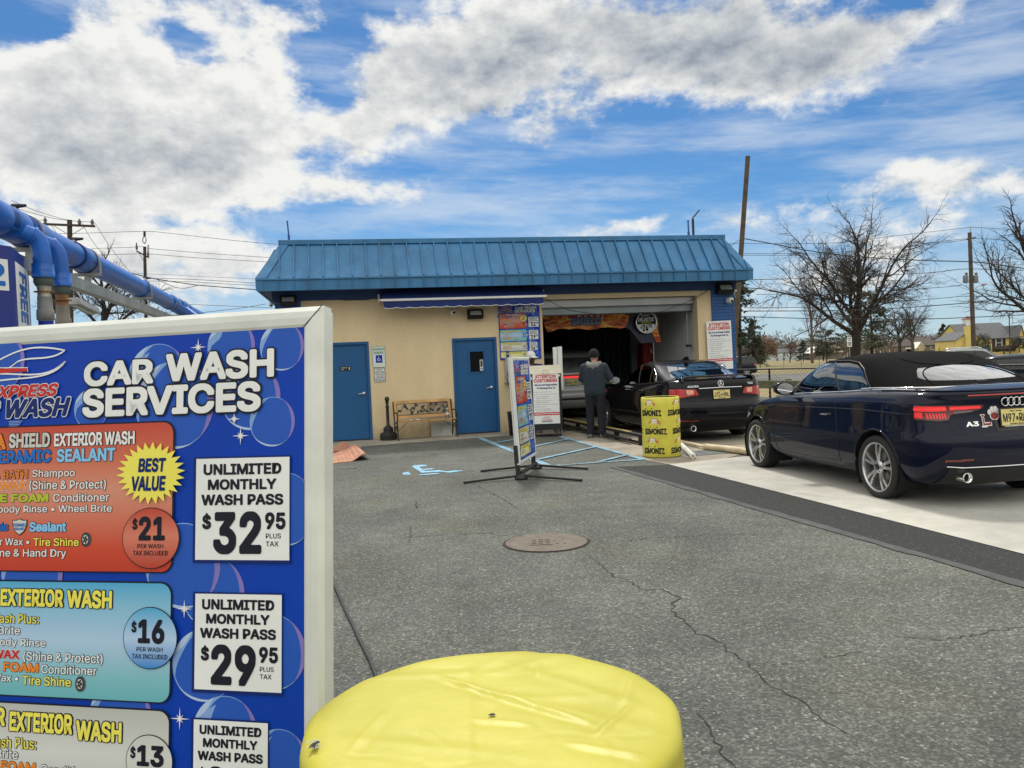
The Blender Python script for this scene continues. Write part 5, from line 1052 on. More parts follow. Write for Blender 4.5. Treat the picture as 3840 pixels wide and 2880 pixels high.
def rear_frame(sh, y, z, off=.004):
    th, v = find_rear(sh, y, z); p = sh.pt(th, v); n = sh.nrm(th, v); ax = Vector((0, -1, 0)) - n * n.dot(Vector((0, -1, 0))); ax.normalize(); up = n.cross(ax); up = up if up.z > 0 else -up
    return lambda a, b, c: tuple(p + ax * a + up * b + n * (c + off))
m = MB(rear_frame(csh, .425, .775)); m.text('A3', -.06, -.022, .06, .022, CHROME, .002, .03); m.build('lettering', conv)
STK_R = M('sticker_maroon', (.22, .018, .02), .5); STK_W = M('sticker_white', (.7, .68, .65), .5)
m = MB(rear_frame(csh, .285, .80)); m.box(-.045, -.02, -.05, .055, .001, .0015, STK_W); m.box(-.02, .045, -.05, -.015, .001, .0015, STK_W); m.box(-.055, -.01, .045, .06, .001, .0015, STK_W); m.box(-.055, .0, -.06, -.045, .0012, .0016, STK_W)
for x0, x1, y0, y1 in ((-.038, -.026, -.042, .048), (-.026, .038, -.042, -.024), (.028, .038, -.024, -.008), (-.048, -.016, .046, .053)): m.box(x0, x1, y0, y1, .002, .003, STK_R)
m.build('sticker', conv)
m = MB(rear_frame(csh, .20, .858)); 
for (cx, cy, rx, ry) in ((0, -.018, .038, .032), (-.042, .018, .014, .018), (-.016, .042, .014, .02), (.016, .042, .014, .02), (.042, .018, .014, .018)): m.poly([(cx + (rx + .009) * math.cos(t), cy + (ry + .009) * math.sin(t), .001) for t in [k * .349 for k in range(18)]], STK_W); m.poly([(cx + rx * math.cos(t), cy + ry * math.sin(t), .002) for t in [k * .349 for k in range(18)]], STK_R if cy < 0 else STK_W)
m.build('sticker', conv)
# third brake light, diffuser, chrome line, exhaust
m = MB(); P = [csh.pt(*find_rear(csh, -.45 + .9 * k / 20, 1.035)) + Vector((-.004, 0, 0)) for k in range(21)]; m.tube(P, .008, LAMP_R, 6); m.build('brake_light', conv)
m = MB(); ring = [csh.pt(th_, .995) for th_ in [-1.0 + 2.0 * k / 30 for k in range(31)]]; m.tube([p + Vector((-.004, 0, .004)) for p in ring], .008, NAVYP, 8); m.build('boot_spoiler', cb)
m = MB(); m.box(-.42, -.30, -.05, .05, 1.128, 1.16, TRIMB, .012); m.build('aerial', conv)
patch(csh, 'B', [(.66, .385), (.55, .375), (-.55, .375), (-.66, .385), (-.70, .22), (.70, .22)], TRIMB, .006).build('diffuser', cb); m = line_on(csh, [(.68, .40), (.54, .388), (0, .388), (-.54, .388), (-.68, .40)], 'B', .007, CHROME, .008); m.build('chrome_strip', cb)
for yy in (.545,): m = MB(); m.lathe([(.036, .25), (.046, .0), (.046, -.01), (.041, -.01), (.037, .05)], CHROME, 22, (-.855, yy, .30), axis='x'); m.lathe([(.0375, .045), (0, .045)], UNDER, 22, (-.855, yy, .30), axis='x'); m.build('exhaust_pipe', conv)
mirror_part(conv, 1.66, .86, .985, 1, NAVYP, MIRG); mirror_part(conv, 1.66, -.86, .985, -1, NAVYP, MIRG)
m = MB(); th, v = find_side(csh, 3.02, .70); 
for k, s_ in (('L', 1), ('R', -1)): patch(csh, k, [(2.78, .70), (3.05, .735), (3.30, .70), (3.36, .64), (3.2, .60), (2.95, .64)], LAMP_W, .004, rim=(TRIMB, .003)).build('headlight', conv)
for x, s_ in ((0, 1), (0, -1), (2.595, 1), (2.595, -1)): make_wheel(conv, x, s_ * .775, .318, .225, 'twin', s_, .249)
for y_ in (.36, -.36): seat(conv, 1.15, y_, .40, SEATM)
seat(conv, .12, .0, .45, SEATM, 1.15, .45)
m = MB(); m.box(1.75, 2.35, -.68, .68, .76, .92, TRIMB, .04); m.build('dashboard', conv); m = MB(); ring_loop(m, [(1.68 + .05 * math.sin(2 * math.pi * k / 28), .36 + .185 * math.cos(2 * math.pi * k / 28), .88 + .18 * math.sin(2 * math.pi * k / 28)) for k in range(28)], .014, TRIMB); m.tube([(1.68, .18, .88), (1.68, .54, .88)], .014, TRIMB); m.tube([(1.68, .36, .88), (1.86, .36, .84)], .03, TRIMB); m.build('steering_wheel', conv)
# ---- black saloon entering the bay
_T6 = Tab([(-1.1, 1.075), (-.6, 1.09), (.2, 1.05), (1.0, 1.01), (2.1, .97), (2.7, .90), (3.3, .78), (3.7, .66)])
_T7 = Tab([(0, .18), (.1, .23), (.22, .36), (.36, .52), (.46, .64), (.54, .70), (.7, .84), (.84, .93), (.92, .97), (1, .99)])
def z_sed(v, x):
    zb = _T6(x); zr = _T7(v)
    return zr if zr < .62 else .62 + (zr - .62) * (zb - .62) / (.99 - .62)
sed_rings = [(0, -.80, 3.42, .74, 13, 7), (.1, -.94, 3.56, .84, 14, 7), (.22, -1.03, 3.64, .885, 15, 7), (.36, -1.055, 3.66, .908, 16, 7), (.46, -1.045, 3.65, .914, 16, 7), (.54, -.985, 3.63, .908, 16, 7), (.70, -.965, 3.58, .90, 16, 7), (.84, -.955, 3.5, .88, 16, 7), (.92, -.945, 3.42, .855, 16, 7), (1, -.92, 3.3, .82, 15, 7)]
sh_h = Vector((-.205, .979)); rear_c = Vector((3.63, 13.95)); so = rear_c + sh_h * 1.03
sed = thing('saloon_car', 'black four door saloon with rear spoiler entering the wash bay, printed drum at its rear', 'car', (so.x, so.y, 0), math.atan2(sh_h.y, sh_h.x))
BLKP = paint('black_car_paint', (.0035, .004, .007), .1); ssh = Shell(sed_rings, z_sed); sb = car_body(sed, ssh, BLKP, 2.705, .325, .375, .905, lambda x: .04)
sg_rings = [(0, -.55, 2.35, .80, 7, 6), (.25, -.30, 2.08, .765, 7, 6), (.5, -.05, 1.80, .725, 7, 6), (.75, .20, 1.53, .675, 6.5, 6), (.9, .38, 1.35, .62, 6, 6), (1, .55, 1.18, .54, 6, 6)]
_T8 = Tab([(-.6, 1.10), (.2, 1.06), (1.0, 1.02), (2.2, .97)])
_T9 = Tab([(.0, 1.375), (.5, 1.415), (.9, 1.42), (1.3, 1.385)])
_T10 = Tab([(0, 0), (.25, .28), (.5, .55), (.75, .80), (.9, .93), (1, 1)])
def z_sg(v, x): zb = _T8(x); zt = _T9(x); k = _T10(v); return zb + (zt - zb) * k
sgs = Shell(sg_rings, z_sg); sw_ = [(2.12, .985), (2.04, 1.03), (1.72, 1.20), (1.40, 1.325), (1.05, 1.36), (.6, 1.345), (.35, 1.285), (.12, 1.16), (.05, 1.09), (.08, 1.03)]
rw = [(-.62, 1.13), (-.46, 1.345), (0, 1.375), (.46, 1.345), (.62, 1.13), (.4, 1.122), (0, 1.117), (-.4, 1.122)]
out, ed = shell_mesh(sgs, 400, 36, [('L', sw_, 'glass'), ('R', sw_, 'glass'), ('B', rw, 'rear'), ('F', [(-.72, 1.0), (-.55, 1.33), (.55, 1.33), (.72, 1.0)], 'g2')], {'skin': BLKP, 'glass': GLASSD, 'rear': GLASSB, 'g2': GLASSD})
cap_top(out['skin'], sgs, 400, [0, .1, .25, .45, .7, 1.0], lambda x: .022, BLKP, 1.0, (.25, .25)); weld(out['skin'].build('roof', sed)); weld(out['glass'].build('side_window', sed)); weld(out['rear'].build('rear_window', sed)); weld(out['g2'].build('windscreen', sed))
for k in 'LR':
    s_ = 1 if k == 'L' else -1
    line_on(sgs, [(2.14, .99), (2.06, 1.04), (1.73, 1.21), (1.40, 1.34), (1.05, 1.372), (.6, 1.358), (.34, 1.295), (.10, 1.17), (.03, 1.08), (.08, 1.045)], k, .007, CHROME, .002).build('window_trim', sed); line_on(sgs, [(.88, 1.03), (1.02, 1.36)], k, .02, TRIMB, -.008).build('window_divider', sed); line_on(sgs, [(.30, 1.06), (.38, 1.29)], k, .010, TRIMB, 0).build('window_divider', sed)
    for pts in ([(.95, .30), (.93, .6), (.88, 1.0)], [(.38, .62), (.30, .75), (.18, 1.0)], [(2.06, .32), (2.10, .6), (1.98, .97)], [(.45, .29), (2.05, .28)]): line_on(ssh, pts, k, .004, UNDER).build('door_gap', sb)
    line_on(ssh, [(-.9, .90), (.3, .90), (2.4, .86)], k, .006, BLKP, .001).build('shoulder_crease', sb)
    for x in (.50, 1.20): th, v = find_side(ssh, x, .885, s_); p = ssh.pt(th, v); nn = ssh.nrm(th, v); m = MB(); m.tube([p + Vector((-.1, 0, 0)), p + nn * .035 + Vector((-.07, 0, .004)), p + nn * .035 + Vector((.07, 0, 0)), p + Vector((.1, 0, -.004))], .015, BLKP, 8); m.tube([p + nn * .046 + Vector((-.08, 0, .010)), p + nn * .046 + Vector((.08, 0, .006))], .005, CHROME, 6); m.build('door_handle', sb)
    mirror_part(sed, 1.80, s_ * .87, .985, s_, BLKP, MIRG, 1.05)
    q = lambda L: [(s_ * a, b) for a, b in L]
    l = patch(ssh, 'B', q([(.93, .94), (.80, .945), (.46, .93), (.40, .82), (.60, .80), (.74, .775), (.93, .80)]), LAMP_R, .005, rim=(TRIMB, .003)).build('tail_light', sed); patch(ssh, 'B', q([(.62, .92), (.50, .915), (.49, .835), (.61, .83)]), LAMP_PINK, .009).build('reversing_lens', l); patch(ssh, 'B', q([(.93, .92), (.86, .925), (.86, .83), (.93, .84)]), LAMP_PINK, .009).build('corner_lens', l); patch(ssh, 'B', q([(.63, .925), (.622, .925), (.61, .82), (.62, .815)]), LAMP_DK, .009).build('lamp_rib', l)
    patch(ssh, 'B', q([(.75, .405), (.45, .40), (.45, .37), (.75, .375)]), LAMP_DK, .005).build('reflector', sed)
    m = MB(); m.lathe([(.04, .2), (.05, 0), (.05, -.01), (.044, -.01), (.04, .05)], CHROME, 20, (-1.0, s_ * .55, .255), axis='x'); m.lathe([(.041, .045), (0, .045)], UNDER, 20, (-1.0, s_ * .55, .255), axis='x'); m.build('exhaust_pipe', sed)
line_on(ssh, [(-.40, .935), (0, .94), (.40, .935)], 'B', .010, CHROME, .004).build('chrome_strip', sed)
line_on(ssh, [(-.64, .78), (-.58, .73), (0, .70), (.58, .73), (.64, .78)], 'B', .004, UNDER).build('boot_gap', sb)
patch(ssh, 'B', [(-.36, .90), (.36, .90), (.30, .72), (-.30, .72)], BLKP, .002).build('plate_recess', sb)
plate(sed, ssh.pt(*find_rear(ssh, 0, .82)).x - .014, .822, 'J72\u2022HNL', 0, 4)
m = MB(rear_frame(ssh, 0, 1.005)); ring_loop(m, [(.05 * math.cos(2 * math.pi * k / 30), .058 * math.sin(2 * math.pi * k / 30), .004) for k in range(30)], .006, CHROME)
for s_ in (1, -1): m.tube([(s_ * .022, -.05, .005), (s_ * .012, .0, .006), (s_ * .006, .052, .005)], .006, CHROME, 6)
m.tube([(-.015, -.004, .005), (.015, -.004, .005)], .006, CHROME, 6); m.build('emblem', sed)
m = MB(rear_frame(ssh, .50, .975)); m.text('ACURA', -.10, -.018, .10, .018, CHROME, .003, .03); m.build('lettering', sed); m = MB(rear_frame(ssh, -.58, .99)); m.text('TSX', -.065, -.018, .065, .018, CHROME, .003, .03); m.build('lettering', sed)
m = MB(); vs = []; n = 40                                 # boot spoiler: a thin wing on two feet
for k in range(n + 1):
    y = -.70 + 1.40 * k / n; e = abs(y) / .70; x0 = -.93 + .10 * e**3; z = 1.143 - .035 * e**6
    for dx, dz in ((.0, 0), (.05, .014), (.13, .016), (.19, .004), (.12, -.008), (.03, -.012)): vs.append((x0 + dx, y, z + dz))
m.add(vs, [(6 * k + i, 6 * k + (i + 1) % 6, 6 * k + 6 + (i + 1) % 6, 6 * k + 6 + i) for k in range(n) for i in range(6)], BLKP, True)
for s_ in (1, -1): m.prism([(-.90, s_ * .70, 1.06), (-.68, s_ * .70, 1.07), (-.66, s_ * .69, 1.12), (-.84, s_ * .69, 1.13)], (0, -s_ * .05, 0), BLKP)
m.build('rear_spoiler', sed)
m = MB(); m.prism([(.34, -.022, 1.425), (.60, -.012, 1.437), (.40, -.004, 1.50), (.34, -.004, 1.50)], (0, .03, 0), BLKP); m.build('aerial', sed)
for x, s_ in ((0, 1), (0, -1), (2.705, 1), (2.705, -1)): make_wheel(sed, x, s_ * .795, .325, .225, 'five', s_, .222)
for y_ in (.38, -.38): seat(sed, 1.2, y_, .42, SEATM)
seat(sed, .25, .0, .46, SEATM, 1.3, .5); m = MB(); m.box(1.7, 2.2, -.7, .7, .8, .95, TRIMB, .04); m.build('dashboard', sed)
for k in 'LR': patch(ssh, k, [(3.0, .72), (3.3, .73), (3.5, .66), (3.4, .58), (3.1, .62)], LAMP_W, .004).build('headlight', sed)
# ---- sport utility vehicles (one in the bay, three out on the road)
_T11 = Tab([(-1, 1.14), (.5, 1.12), (2.1, 1.08), (2.6, 1.05), (3.3, .98), (3.7, .85)])
_T12 = Tab([(0, .28), (.1, .33), (.25, .48), (.4, .62), (.55, .76), (.75, .92), (.9, 1.05), (1, 1.1)])
def z_suv(v, x):
    zb = _T11(x); zr = _T12(v); return zr if zr < .62 else .62 + (zr - .62) * (zb - .62) / .48
suv_rings = [(0, -.78, 3.5, .80, 18, 8), (.1, -.90, 3.62, .88, 18, 8), (.25, -.98, 3.72, .93, 18, 8), (.4, -.985, 3.73, .95, 18, 8), (.55, -.93, 3.70, .95, 18, 8), (.75, -.92, 3.66, .945, 18, 8), (.9, -.91, 3.58, .925, 18, 8), (1, -.90, 3.46, .90, 18, 8)]
svg_rings = [(0, -.89, 2.35, .885, 16, 7), (.3, -.83, 2.05, .85, 16, 7), (.6, -.74, 1.75, .80, 15, 7), (.85, -.62, 1.5, .74, 14, 7), (1, -.45, 1.3, .66, 12, 7)]
_T13 = Tab([(-1, 1.14), (.5, 1.12), (2.2, 1.08)])
_T14 = Tab([(-.8, 1.70), (.2, 1.76), (1.4, 1.72)])
_T15 = Tab([(0, 0), (.3, .36), (.6, .70), (.85, .93), (1, 1)])
def z_svg(v, x): zb = _T13(x); zt = _T14(x); return zb + (zt - zb) * _T15(v)
def make_suv(name, label, pm, wb=2.86, rails=False, rear_glass=None, group=None, lightbar=False, nth=220, style='x'):
    root = thing(name, label, 'car', (0, 0, 0), 0, group); b_ = Shell(suv_rings, z_suv); bo = car_body(root, b_, pm, wb, .37, .425, .94, lambda x: .03, nth); g = Shell(svg_rings, z_svg)
    ww = [(2.15, 1.11), (1.55, 1.52), (1.35, 1.60), (.2, 1.63), (-.5, 1.58), (-.72, 1.35), (-.70, 1.17)]
    out, _ = shell_mesh(g, nth, 20, [('L', ww, 'w'), ('R', ww, 'w'), ('B', [(-.74, 1.18), (-.66, 1.58), (.66, 1.58), (.74, 1.18)], 'r'), ('F', [(-.78, 1.12), (-.6, 1.6), (.6, 1.6), (.78, 1.12)], 'f')], {'skin': pm, 'w': GLASSD, 'r': rear_glass or GLASSD, 'f': GLASSD}); cap_top(out['skin'], g, nth, [0, .1, .3, .6, 1], lambda x: .03, pm, 1.0, (.3, .3))
    for k, n_ in (('skin', 'roof'), ('w', 'side_window'), ('r', 'rear_window'), ('f', 'windscreen')): weld(out[k].build(n_, root))
    for k in 'LR':
        s_ = 1 if k == 'L' else -1
        for pts in ([(1.0, 1.10), (.98, 1.62)], [(-.02, 1.12), (-.02, 1.62)]): line_on(g, pts, k, .03, TRIMB, -.012).build('window_divider', root)
        for pts in ([(1.0, .42), (1.0, 1.1)], [(2.1, .42), (2.1, 1.05)], [(.1, .75), (-.02, 1.1)]): line_on(b_, pts, k, .005, UNDER).build('door_gap', bo)
        line_on(b_, [(-.75, .66), (3.3, .60)], k, .012, TRIMB, .0).build('side_moulding', bo); mirror_part(root, 1.95, s_ * .9, 1.08, s_, pm, MIRG, 1.15)
        if not lightbar: patch(b_, 'B', [(s_ * a, c) for a, c in ((.935, 1.10), (.66, 1.08), (.68, .92), (.92, .90))], LAMP_R, .006).build('tail_light', root)
        patch(b_, k, [(3.1, .95), (3.5, .93), (3.66, .86), (3.5, .80), (3.15, .86)], LAMP_W, .005).build('headlight', root)
        if rails: m = MB(); m.tube([(-.6, s_ * .62, 1.74), (-.45, s_ * .62, 1.80), (1.1, s_ * .60, 1.81), (1.3, s_ * .60, 1.75)], .018, CHROME, 6); m.build('roof_rail', root)
    for x in (0, wb):
        for s_ in (1, -1): make_wheel(root, x, s_ * .83, .37, .25, style, s_, .25)
    m = MB(); m.box(-.4, 1.7, -.7, .7, .6, 1.1, SEATM, .1); m.build('seat', root); return root, b_, g
SILV = paint('silver_car_paint', (.30, .31, .32), .5); WETG = M('soapy_glass', (.035, .042, .045), .35, 0, .6, 5, .3, 14); DKSUV = paint('dark_suv_paint', (.008, .010, .016), .2)
suv, vb, vg = make_suv('wash_bay_suv', 'silver family car standing inside the dark wash bay, red strip lit across its tailgate', SILV, rear_glass=WETG, lightbar=True)
m = MB(); P = []
for k in range(31): y = -.86 + 1.72 * k / 30; P.append(vb.pt(*find_rear(vb, y, 1.08)) + Vector((-.01, 0, 0)))
for dz, mt in ((0, LAMP_LIT), (.045, LAMP_R)): m.tube([p + Vector((0, 0, dz)) for p in P], .024, mt, 8)
m.build('light_bar', suv); plate(suv, vb.pt(*find_rear(vb, 0, .97)).x - .02, .955, 'B34\u202255E', 0, 3); patch(vb, 'B', [(-.9, .56), (.9, .56), (.9, .50), (-.9, .50)], TRIMB, .006).build('bumper_strip', suv); patch(vb, 'B', [(-.62, .76), (.62, .76), (.56, .64), (-.56, .64)], SILV, .012).build('tailgate_panel', suv)
for a in (-.5, .0, .5): m = MB(rear_frame(vb, a, .88)); m.box(-.09, .09, -.008, .008, 0, .004, TRIMB); m.build('tailgate_trim', suv)
vr = at_y(2150, 1520, 20.4); hv = Vector((-_fn.x, -_fn.y)); suv.location = (vr.x + hv.x * .95, vr.y + hv.y * .95, .02); suv.rotation_euler = (0, 0, math.atan2(hv.y, hv.x))
s1, *_ = make_suv('street_suv', 'dark sport utility vehicle on the street behind the notice board and fence', DKSUV, group='vehicles on the street'); p = at_y(2838, 1395, 72); s1.location = (p.x - .93, p.y + .2, tz(p.x, p.y) + .03); s1.rotation_euler = (0, 0, math.atan2(.17, -.985))
s2 = copy_tree(s1); s2['label'] = 'silver roofed vehicle on the street, only its roof rails rising above the black fabric top'; p = at_y(3590, 1330, 50); s2.location = (p.x, p.y, tz(p.x, p.y) + .03); s2.rotation_euler = (0, 0, math.atan2(-.5, .85))
for c in s2.children:
    if c.name.startswith(('body', 'roof')): c.data = c.data.copy(); c.data.materials[0] = SILV
for s_ in (1, -1): m = MB(); m.tube([(-.6, s_ * .62, 1.74), (-.45, s_ * .62, 1.82), (1.1, s_ * .60, 1.83), (1.3, s_ * .60, 1.75)], .022, CHROME, 6); m.build('roof_rail', s2)
s3 = copy_tree(s1); s3['label'] = 'dark vehicle beyond the fence at the far right, partly cut by the picture edge'; p = at_y(3830, 1440, 27); s3.location = (p.x + .9, p.y + .6, tz(p.x, p.y) - .15); s3.rotation_euler = (0, 0, math.atan2(.75, -.66))
# ---------------------------------------------------------------- things on and around the facade
def FT(name, label, cat, u, o, z, group=None, rz=0.0): return thing(name, label, cat, tuple(fw(u, o, z)), FY + rz, group)
HOUS = M('bronze_housing', (.018, .019, .02), .5, .3); LENS = M('lamp_lens', (.35, .37, .36), .15, coat=1); AWN = M('awning_navy', (.006, .022, .13), .8, 0, .08, 3, .15, 90); CAMW = M('camera_white', (.74, .74, .72), .35)
def flood(label, x0, y0, x1, y1, o=.04):
    (u0, z1), (u1, z0) = fl(x0, y0, o + .15), fl(x1, y1, o + .15); w, h = u1 - u0, z1 - z0; t = FT('flood_light', label, 'flood light', (u0 + u1) / 2, o, z0, 'wall flood lights')
    m = MB(); m.prism([(-w / 2, 0, 0), (-w / 2, 0, h), (-w / 2, -.12, h), (-w / 2, -.20, h * .30), (-w / 2, -.14, 0)], (w, 0, 0), HOUS); m.build('housing', t)
    m = MB(); a, b = Vector((0, -.125, h * .93)), Vector((0, -.202, h * .36)); n = Vector((0, -1, -.55)).normalized() * .004; k = w * .36; m.prism([a.lerp(b, .15) + Vector((-k, 0, 0)) + n, a.lerp(b, .15) + Vector((k, 0, 0)) + n, a.lerp(b, .92) + Vector((k, 0, 0)) + n, a.lerp(b, .92) + Vector((-k, 0, 0)) + n], n, LENS); m.build('lens', t)
flood('dark wall flood light on the blue pillar above the big price board frame', 1048, 1108, 1112, 1145); flood('dark wall flood light under the awning above the windowed blue door', 1754, 1160, 1813, 1194, .01); flood('dark wall flood light at the top of the brick pillar by the bay', 2692, 1062, 2752, 1101)
def dome(label, x, y, o=.0, s=1.0, lookx=0.3):
    u, z = fl(x, y, o + .1); t = FT('security_camera', label, 'camera', u, o, z, 'white security cameras'); m = MB(); m.lathe([(0, 0), (.055 * s, 0), (.055 * s, -.03), (.03 * s, -.04)], CAMW, 18, axis='y'); m.tube([(0, -.03, 0), (.0, -.08 * s, .01)], .02 * s, CAMW); m.lathe_s((0, -.10 * s, 0), .06 * s, CAMW, 16, 12, (1, 1, 1)); m.build('camera_body', t); m = MB(); m.lathe_s((lookx * .03, -.148 * s, -.018), .03 * s, BLACK, 12, 8, (1, .6, 1)); m.build('camera_lens', t)
dome('white dome camera on the wall below the scalloped awning edge', 1700, 1170, 0, 1.15); dome('white dome camera on the blue brick pillar above the notice', 2738, 1126, .035, 1.2); dome('small white camera under the eave outside the blue corner pillar', 1015, 1142, .02, .8); dome('small white camera beside the flood light at the outer edge of the brick pillar', 2756, 1094, .05, .9)
# awning
ao = .50; (al, az0), (ar, az1) = fl(1432, 1126, ao), fl(2042, 1111, ao); az = (az0 + az1) / 2; aw = FT('awning', 'dark blue retractable awning with scalloped edge and white front bar under the eave', 'awning', al, 0, 0)
m = MB(); zt = zfb - .05; m.prism([(0, -.06, zt), (0, -.06, zt - .04), (0, -ao, az + .015), (0, -ao, az + .05), (0, -.3, zt + .02)], (ar - al, 0, 0), AWN); m.build('awning_fabric', aw)
m = MB(); m.box(-.03, ar - al + .03, -ao - .05, -ao + .01, az - .024, az + .024, WHITE, .008); m.build('front_bar', aw)
m = MB(); n = 180; vs = []; L_ = ar - al - .06; vd = fl(1470, 1157, ao)[1]
for k in range(n + 1):
    x = .03 + L_ * k / n; zb = vd - .022 * abs(math.sin(math.pi * k / n * 13)) ** .8 + .02; sw = .012 * math.sin(k * .35); vs += [(x, -ao - .015, az - .03), (x, -ao - .02 + sw, zb)]
m.add(vs, [(2 * k, 2 * k + 2, 2 * k + 3, 2 * k + 1) for k in range(n)], AWN, True); va_ = m.build('valance', aw); m = MB(); m.tube([(v[0], v[1] - .002, v[2]) for v in vs[1::2]], .0075, WHITE, 5); m.build('valance_trim', va_)
for x in (-.07, ar - al + .03): m = MB(); m.box(x, x + .045, -.16, -.0, az - .02, az + .17, WHITE, .01); m.box(x + .012, x + .033, -ao, -.16, az - .005, az + .025, WHITE); m.build('bracket', aw)
# wall signs
SGRN = P_('sign_green', (.02, .22, .14)); SBLU = P_('sign_blue', (.01, .04, .38)); SWH = P_('sign_white', (.66, .72, .70))
def wallsign(name, label, x0, y0, x1, y1): (u0, z1), (u1, z0) = fl(x0, y0, .01), fl(x1, y1, .01); t = FT(name, label, 'wall sign', u0, .004, z0); return t, MB(lambda x, y, z: (x, -z, y)), u1 - u0, z1 - z0
t, m, w, h = wallsign('parking_sign', 'white reserved parking sign with blue wheelchair square beside the blue door', 1394, 1299, 1447, 1377)
m.prism([(x, y, 0) for x, y in rrect(0, 0, w, h, .03)], (0, 0, .004), SGRN); flat(m, rrect(.008, .008, w - .008, h - .008, .024), .0046, SWH); m.text('RESERVED', w * .08, h * .80, w * .92, h * .91, SGRN, .0055, .02); m.text('PARKING', w * .14, h * .64, w * .86, h * .75, SGRN, .0055, .02)
bx = (w * .26, h * .22, w * .76, h * .58); flat(m, [(bx[0], bx[1]), (bx[2], bx[1]), (bx[2], bx[3]), (bx[0], bx[3])], .0055, SBLU); cx, cy = w * .5, h * .40; q = w * .011; ring_loop(m, [(cx + q * 9 * math.cos(a), cy - q * 4 + q * 9 * math.sin(a), .0058) for a in [R(100) + R(260) * k / 20 for k in range(21)]], q * 1.3, PW) if False else wave(m, [(cx + q * 9 * math.cos(a), cy - q * 4 + q * 9 * math.sin(a)) for a in [R(110) + R(240) * k / 20 for k in range(21)]], q * 2.6, .0062, PW)
wave(m, [(cx - q * 2, cy + q * 10), (cx - q * 1, cy - q * 1), (cx + q * 7, cy - q * 1.5), (cx + q * 10.5, cy - q * 10), (cx + q * 14, cy - q * 9)], q * 3, .0066, PW); flat(m, disc(cx - q * 2, cy + q * 13, q * 2.8, n=14), .0064, PW); flat(m, disc(w * .5, h * .95, .008, n=10), .0064, GREYM); m.build('sign_plate', t)
t, m, w, h = wallsign('penalty_sign', 'small white penalty sign with black border under the reserved parking sign', 1402, 1381, 1446, 1432)
m.prism([(x, y, 0) for x, y in rrect(0, 0, w, h, .02)], (0, 0, .004), PK); flat(m, rrect(.009, .009, w - .009, h - .009, .015), .0046, SWH)
for k, (s_, a) in enumerate((('PENALTY', .28), ('$250 1ST OFFENSE', .12), ('SUBSEQUENT OFFENSES', .08), ('$250 MIN. AND/OR', .12), ('UP TO 90 DAYS', .2), ('COMMUNITY SERVICE', .1))): m.text(s_, w * a, h * (.84 - .115 * k), w * (1 - a), h * (.84 - .115 * k + .075), PK, .0055, .025)
flat(m, [(.009, h * .195), (w - .009, h * .195), (w - .009, h * .215), (.009, h * .215)], .0055, PK); m.text('TOW-AWAY ZONE', w * .1, h * .075, w * .9, h * .155, PK, .0055, .03); m.build('sign_plate', t)
# cup dispenser, keypad, bin
(u0, z1), (u1, z0) = fl(1893, 1345, .15), fl(1948, 1434, .15); t = FT('wall_cabinet', 'open stainless cabinet on the wall below the printed price board', 'cabinet', u0, 0, z0); w, h = u1 - u0, z1 - z0; m = MB()
for a in ((0, .02, -.22, 0, 0, h), (w - .02, w, -.22, 0, 0, h), (.02, w - .02, -.22, 0, 0, .02), (.02, w - .02, -.22, 0, h - .02, h), (.02, w - .02, -.02, 0, .02, h - .02)): m.box(*a, STEEL)
m.build('cabinet_shell', t); m = MB(); m.lathe([(0, .021), (.035, .021), (.045, .13), (.047, .135), (0, .135)], WHITE, 18, (.08, -.12, 0)); m.build('paper_cup', t)
(u0, z1), (u1, z0) = fl(1899, 1318, .05), fl(1910, 1342, .05); t = FT('intercom', 'small dark intercom box on the wall above the stainless cabinet', 'intercom', u0, 0, z0); m = MB(); m.box(0, u1 - u0, -.05, -.002, 0, z1 - z0, NAVY, .008); m.box(.008, u1 - u0 - .008, -.053, -.051, (z1 - z0) * .5, (z1 - z0) * .8, LENS); m.build('intercom_box', t)
p = at_z(1933, 1632); t = thing('rubbish_bin', 'black tapered bin against the wall, half hidden behind the slim swing sign', 'bin', tuple(p)); m = MB(); m.lathe([(0, .01), (.125, 0), (.15, .45), (.158, .46), (.162, .5), (.152, .5), (.14, .44), (.118, .03), (0, .03)], BLACK, 24); m.build('bin_body', t)
# wall cable
for lab, pts, o in (('thin black cable sagging across the beige wall to the awning bracket', [(1133, 1107), (1200, 1118), (1300, 1126), (1380, 1124), (1412, 1114)], .02), ('thin black cable looping over the bay opening by the brick pillar', [(2664, 1083), (2605, 1121), (2560, 1140), (2450, 1178), (2370, 1185)], .06), ('thin black cable hanging from the awning end into the bay opening', [(2040, 1116), (2090, 1145), (2140, 1165), (2240, 1178)], .06)):
    P = []
    for i, q in enumerate(pts): u, z = fl(*q, o); P.append(tuple(fw(u, o, z)))
    Q = [Vector(P[0])]
    for a, b in zip(P, P[1:]): Q += [Vector(a).lerp(Vector(b), k / 5) for k in range(1, 6)]
    m = MB(); m.tube(Q, .007, BLACK, 5); tag(m.build('wall_cable'), lab, 'cable')
# bollard on a rubber base
p = at_z(1458, 1650); t = thing('bollard', 'black post with ball top on round rubber base beside the bench', 'bollard', tuple(p)); m = MB(); m.lathe([(0, 0), (.17, 0), (.182, .015), (.182, .045), (.175, .05), (.182, .055), (.182, .10), (.165, .15), (.11, .165), (.102, .18), (.105, .20), (.10, .21), (.105, .22), (.098, .26), (.06, .29), (.045, .30)], RUB, 40); m.build('base', t)
m = MB(); m.lathe([(.045, .30), (.042, .32), (.034, .33), (.033, .52), (.036, .53), (.033, .54), (.031, .68), (.040, .69), (.040, .72), (.030, .73), (.030, .79), (.044, .80), (.044, .815), (.028, .825)], BLACK, 24); m.lathe_s((0, 0, .868), .052, BLACK, 20, 14, (1, 1, 1)); m.build('post', t)
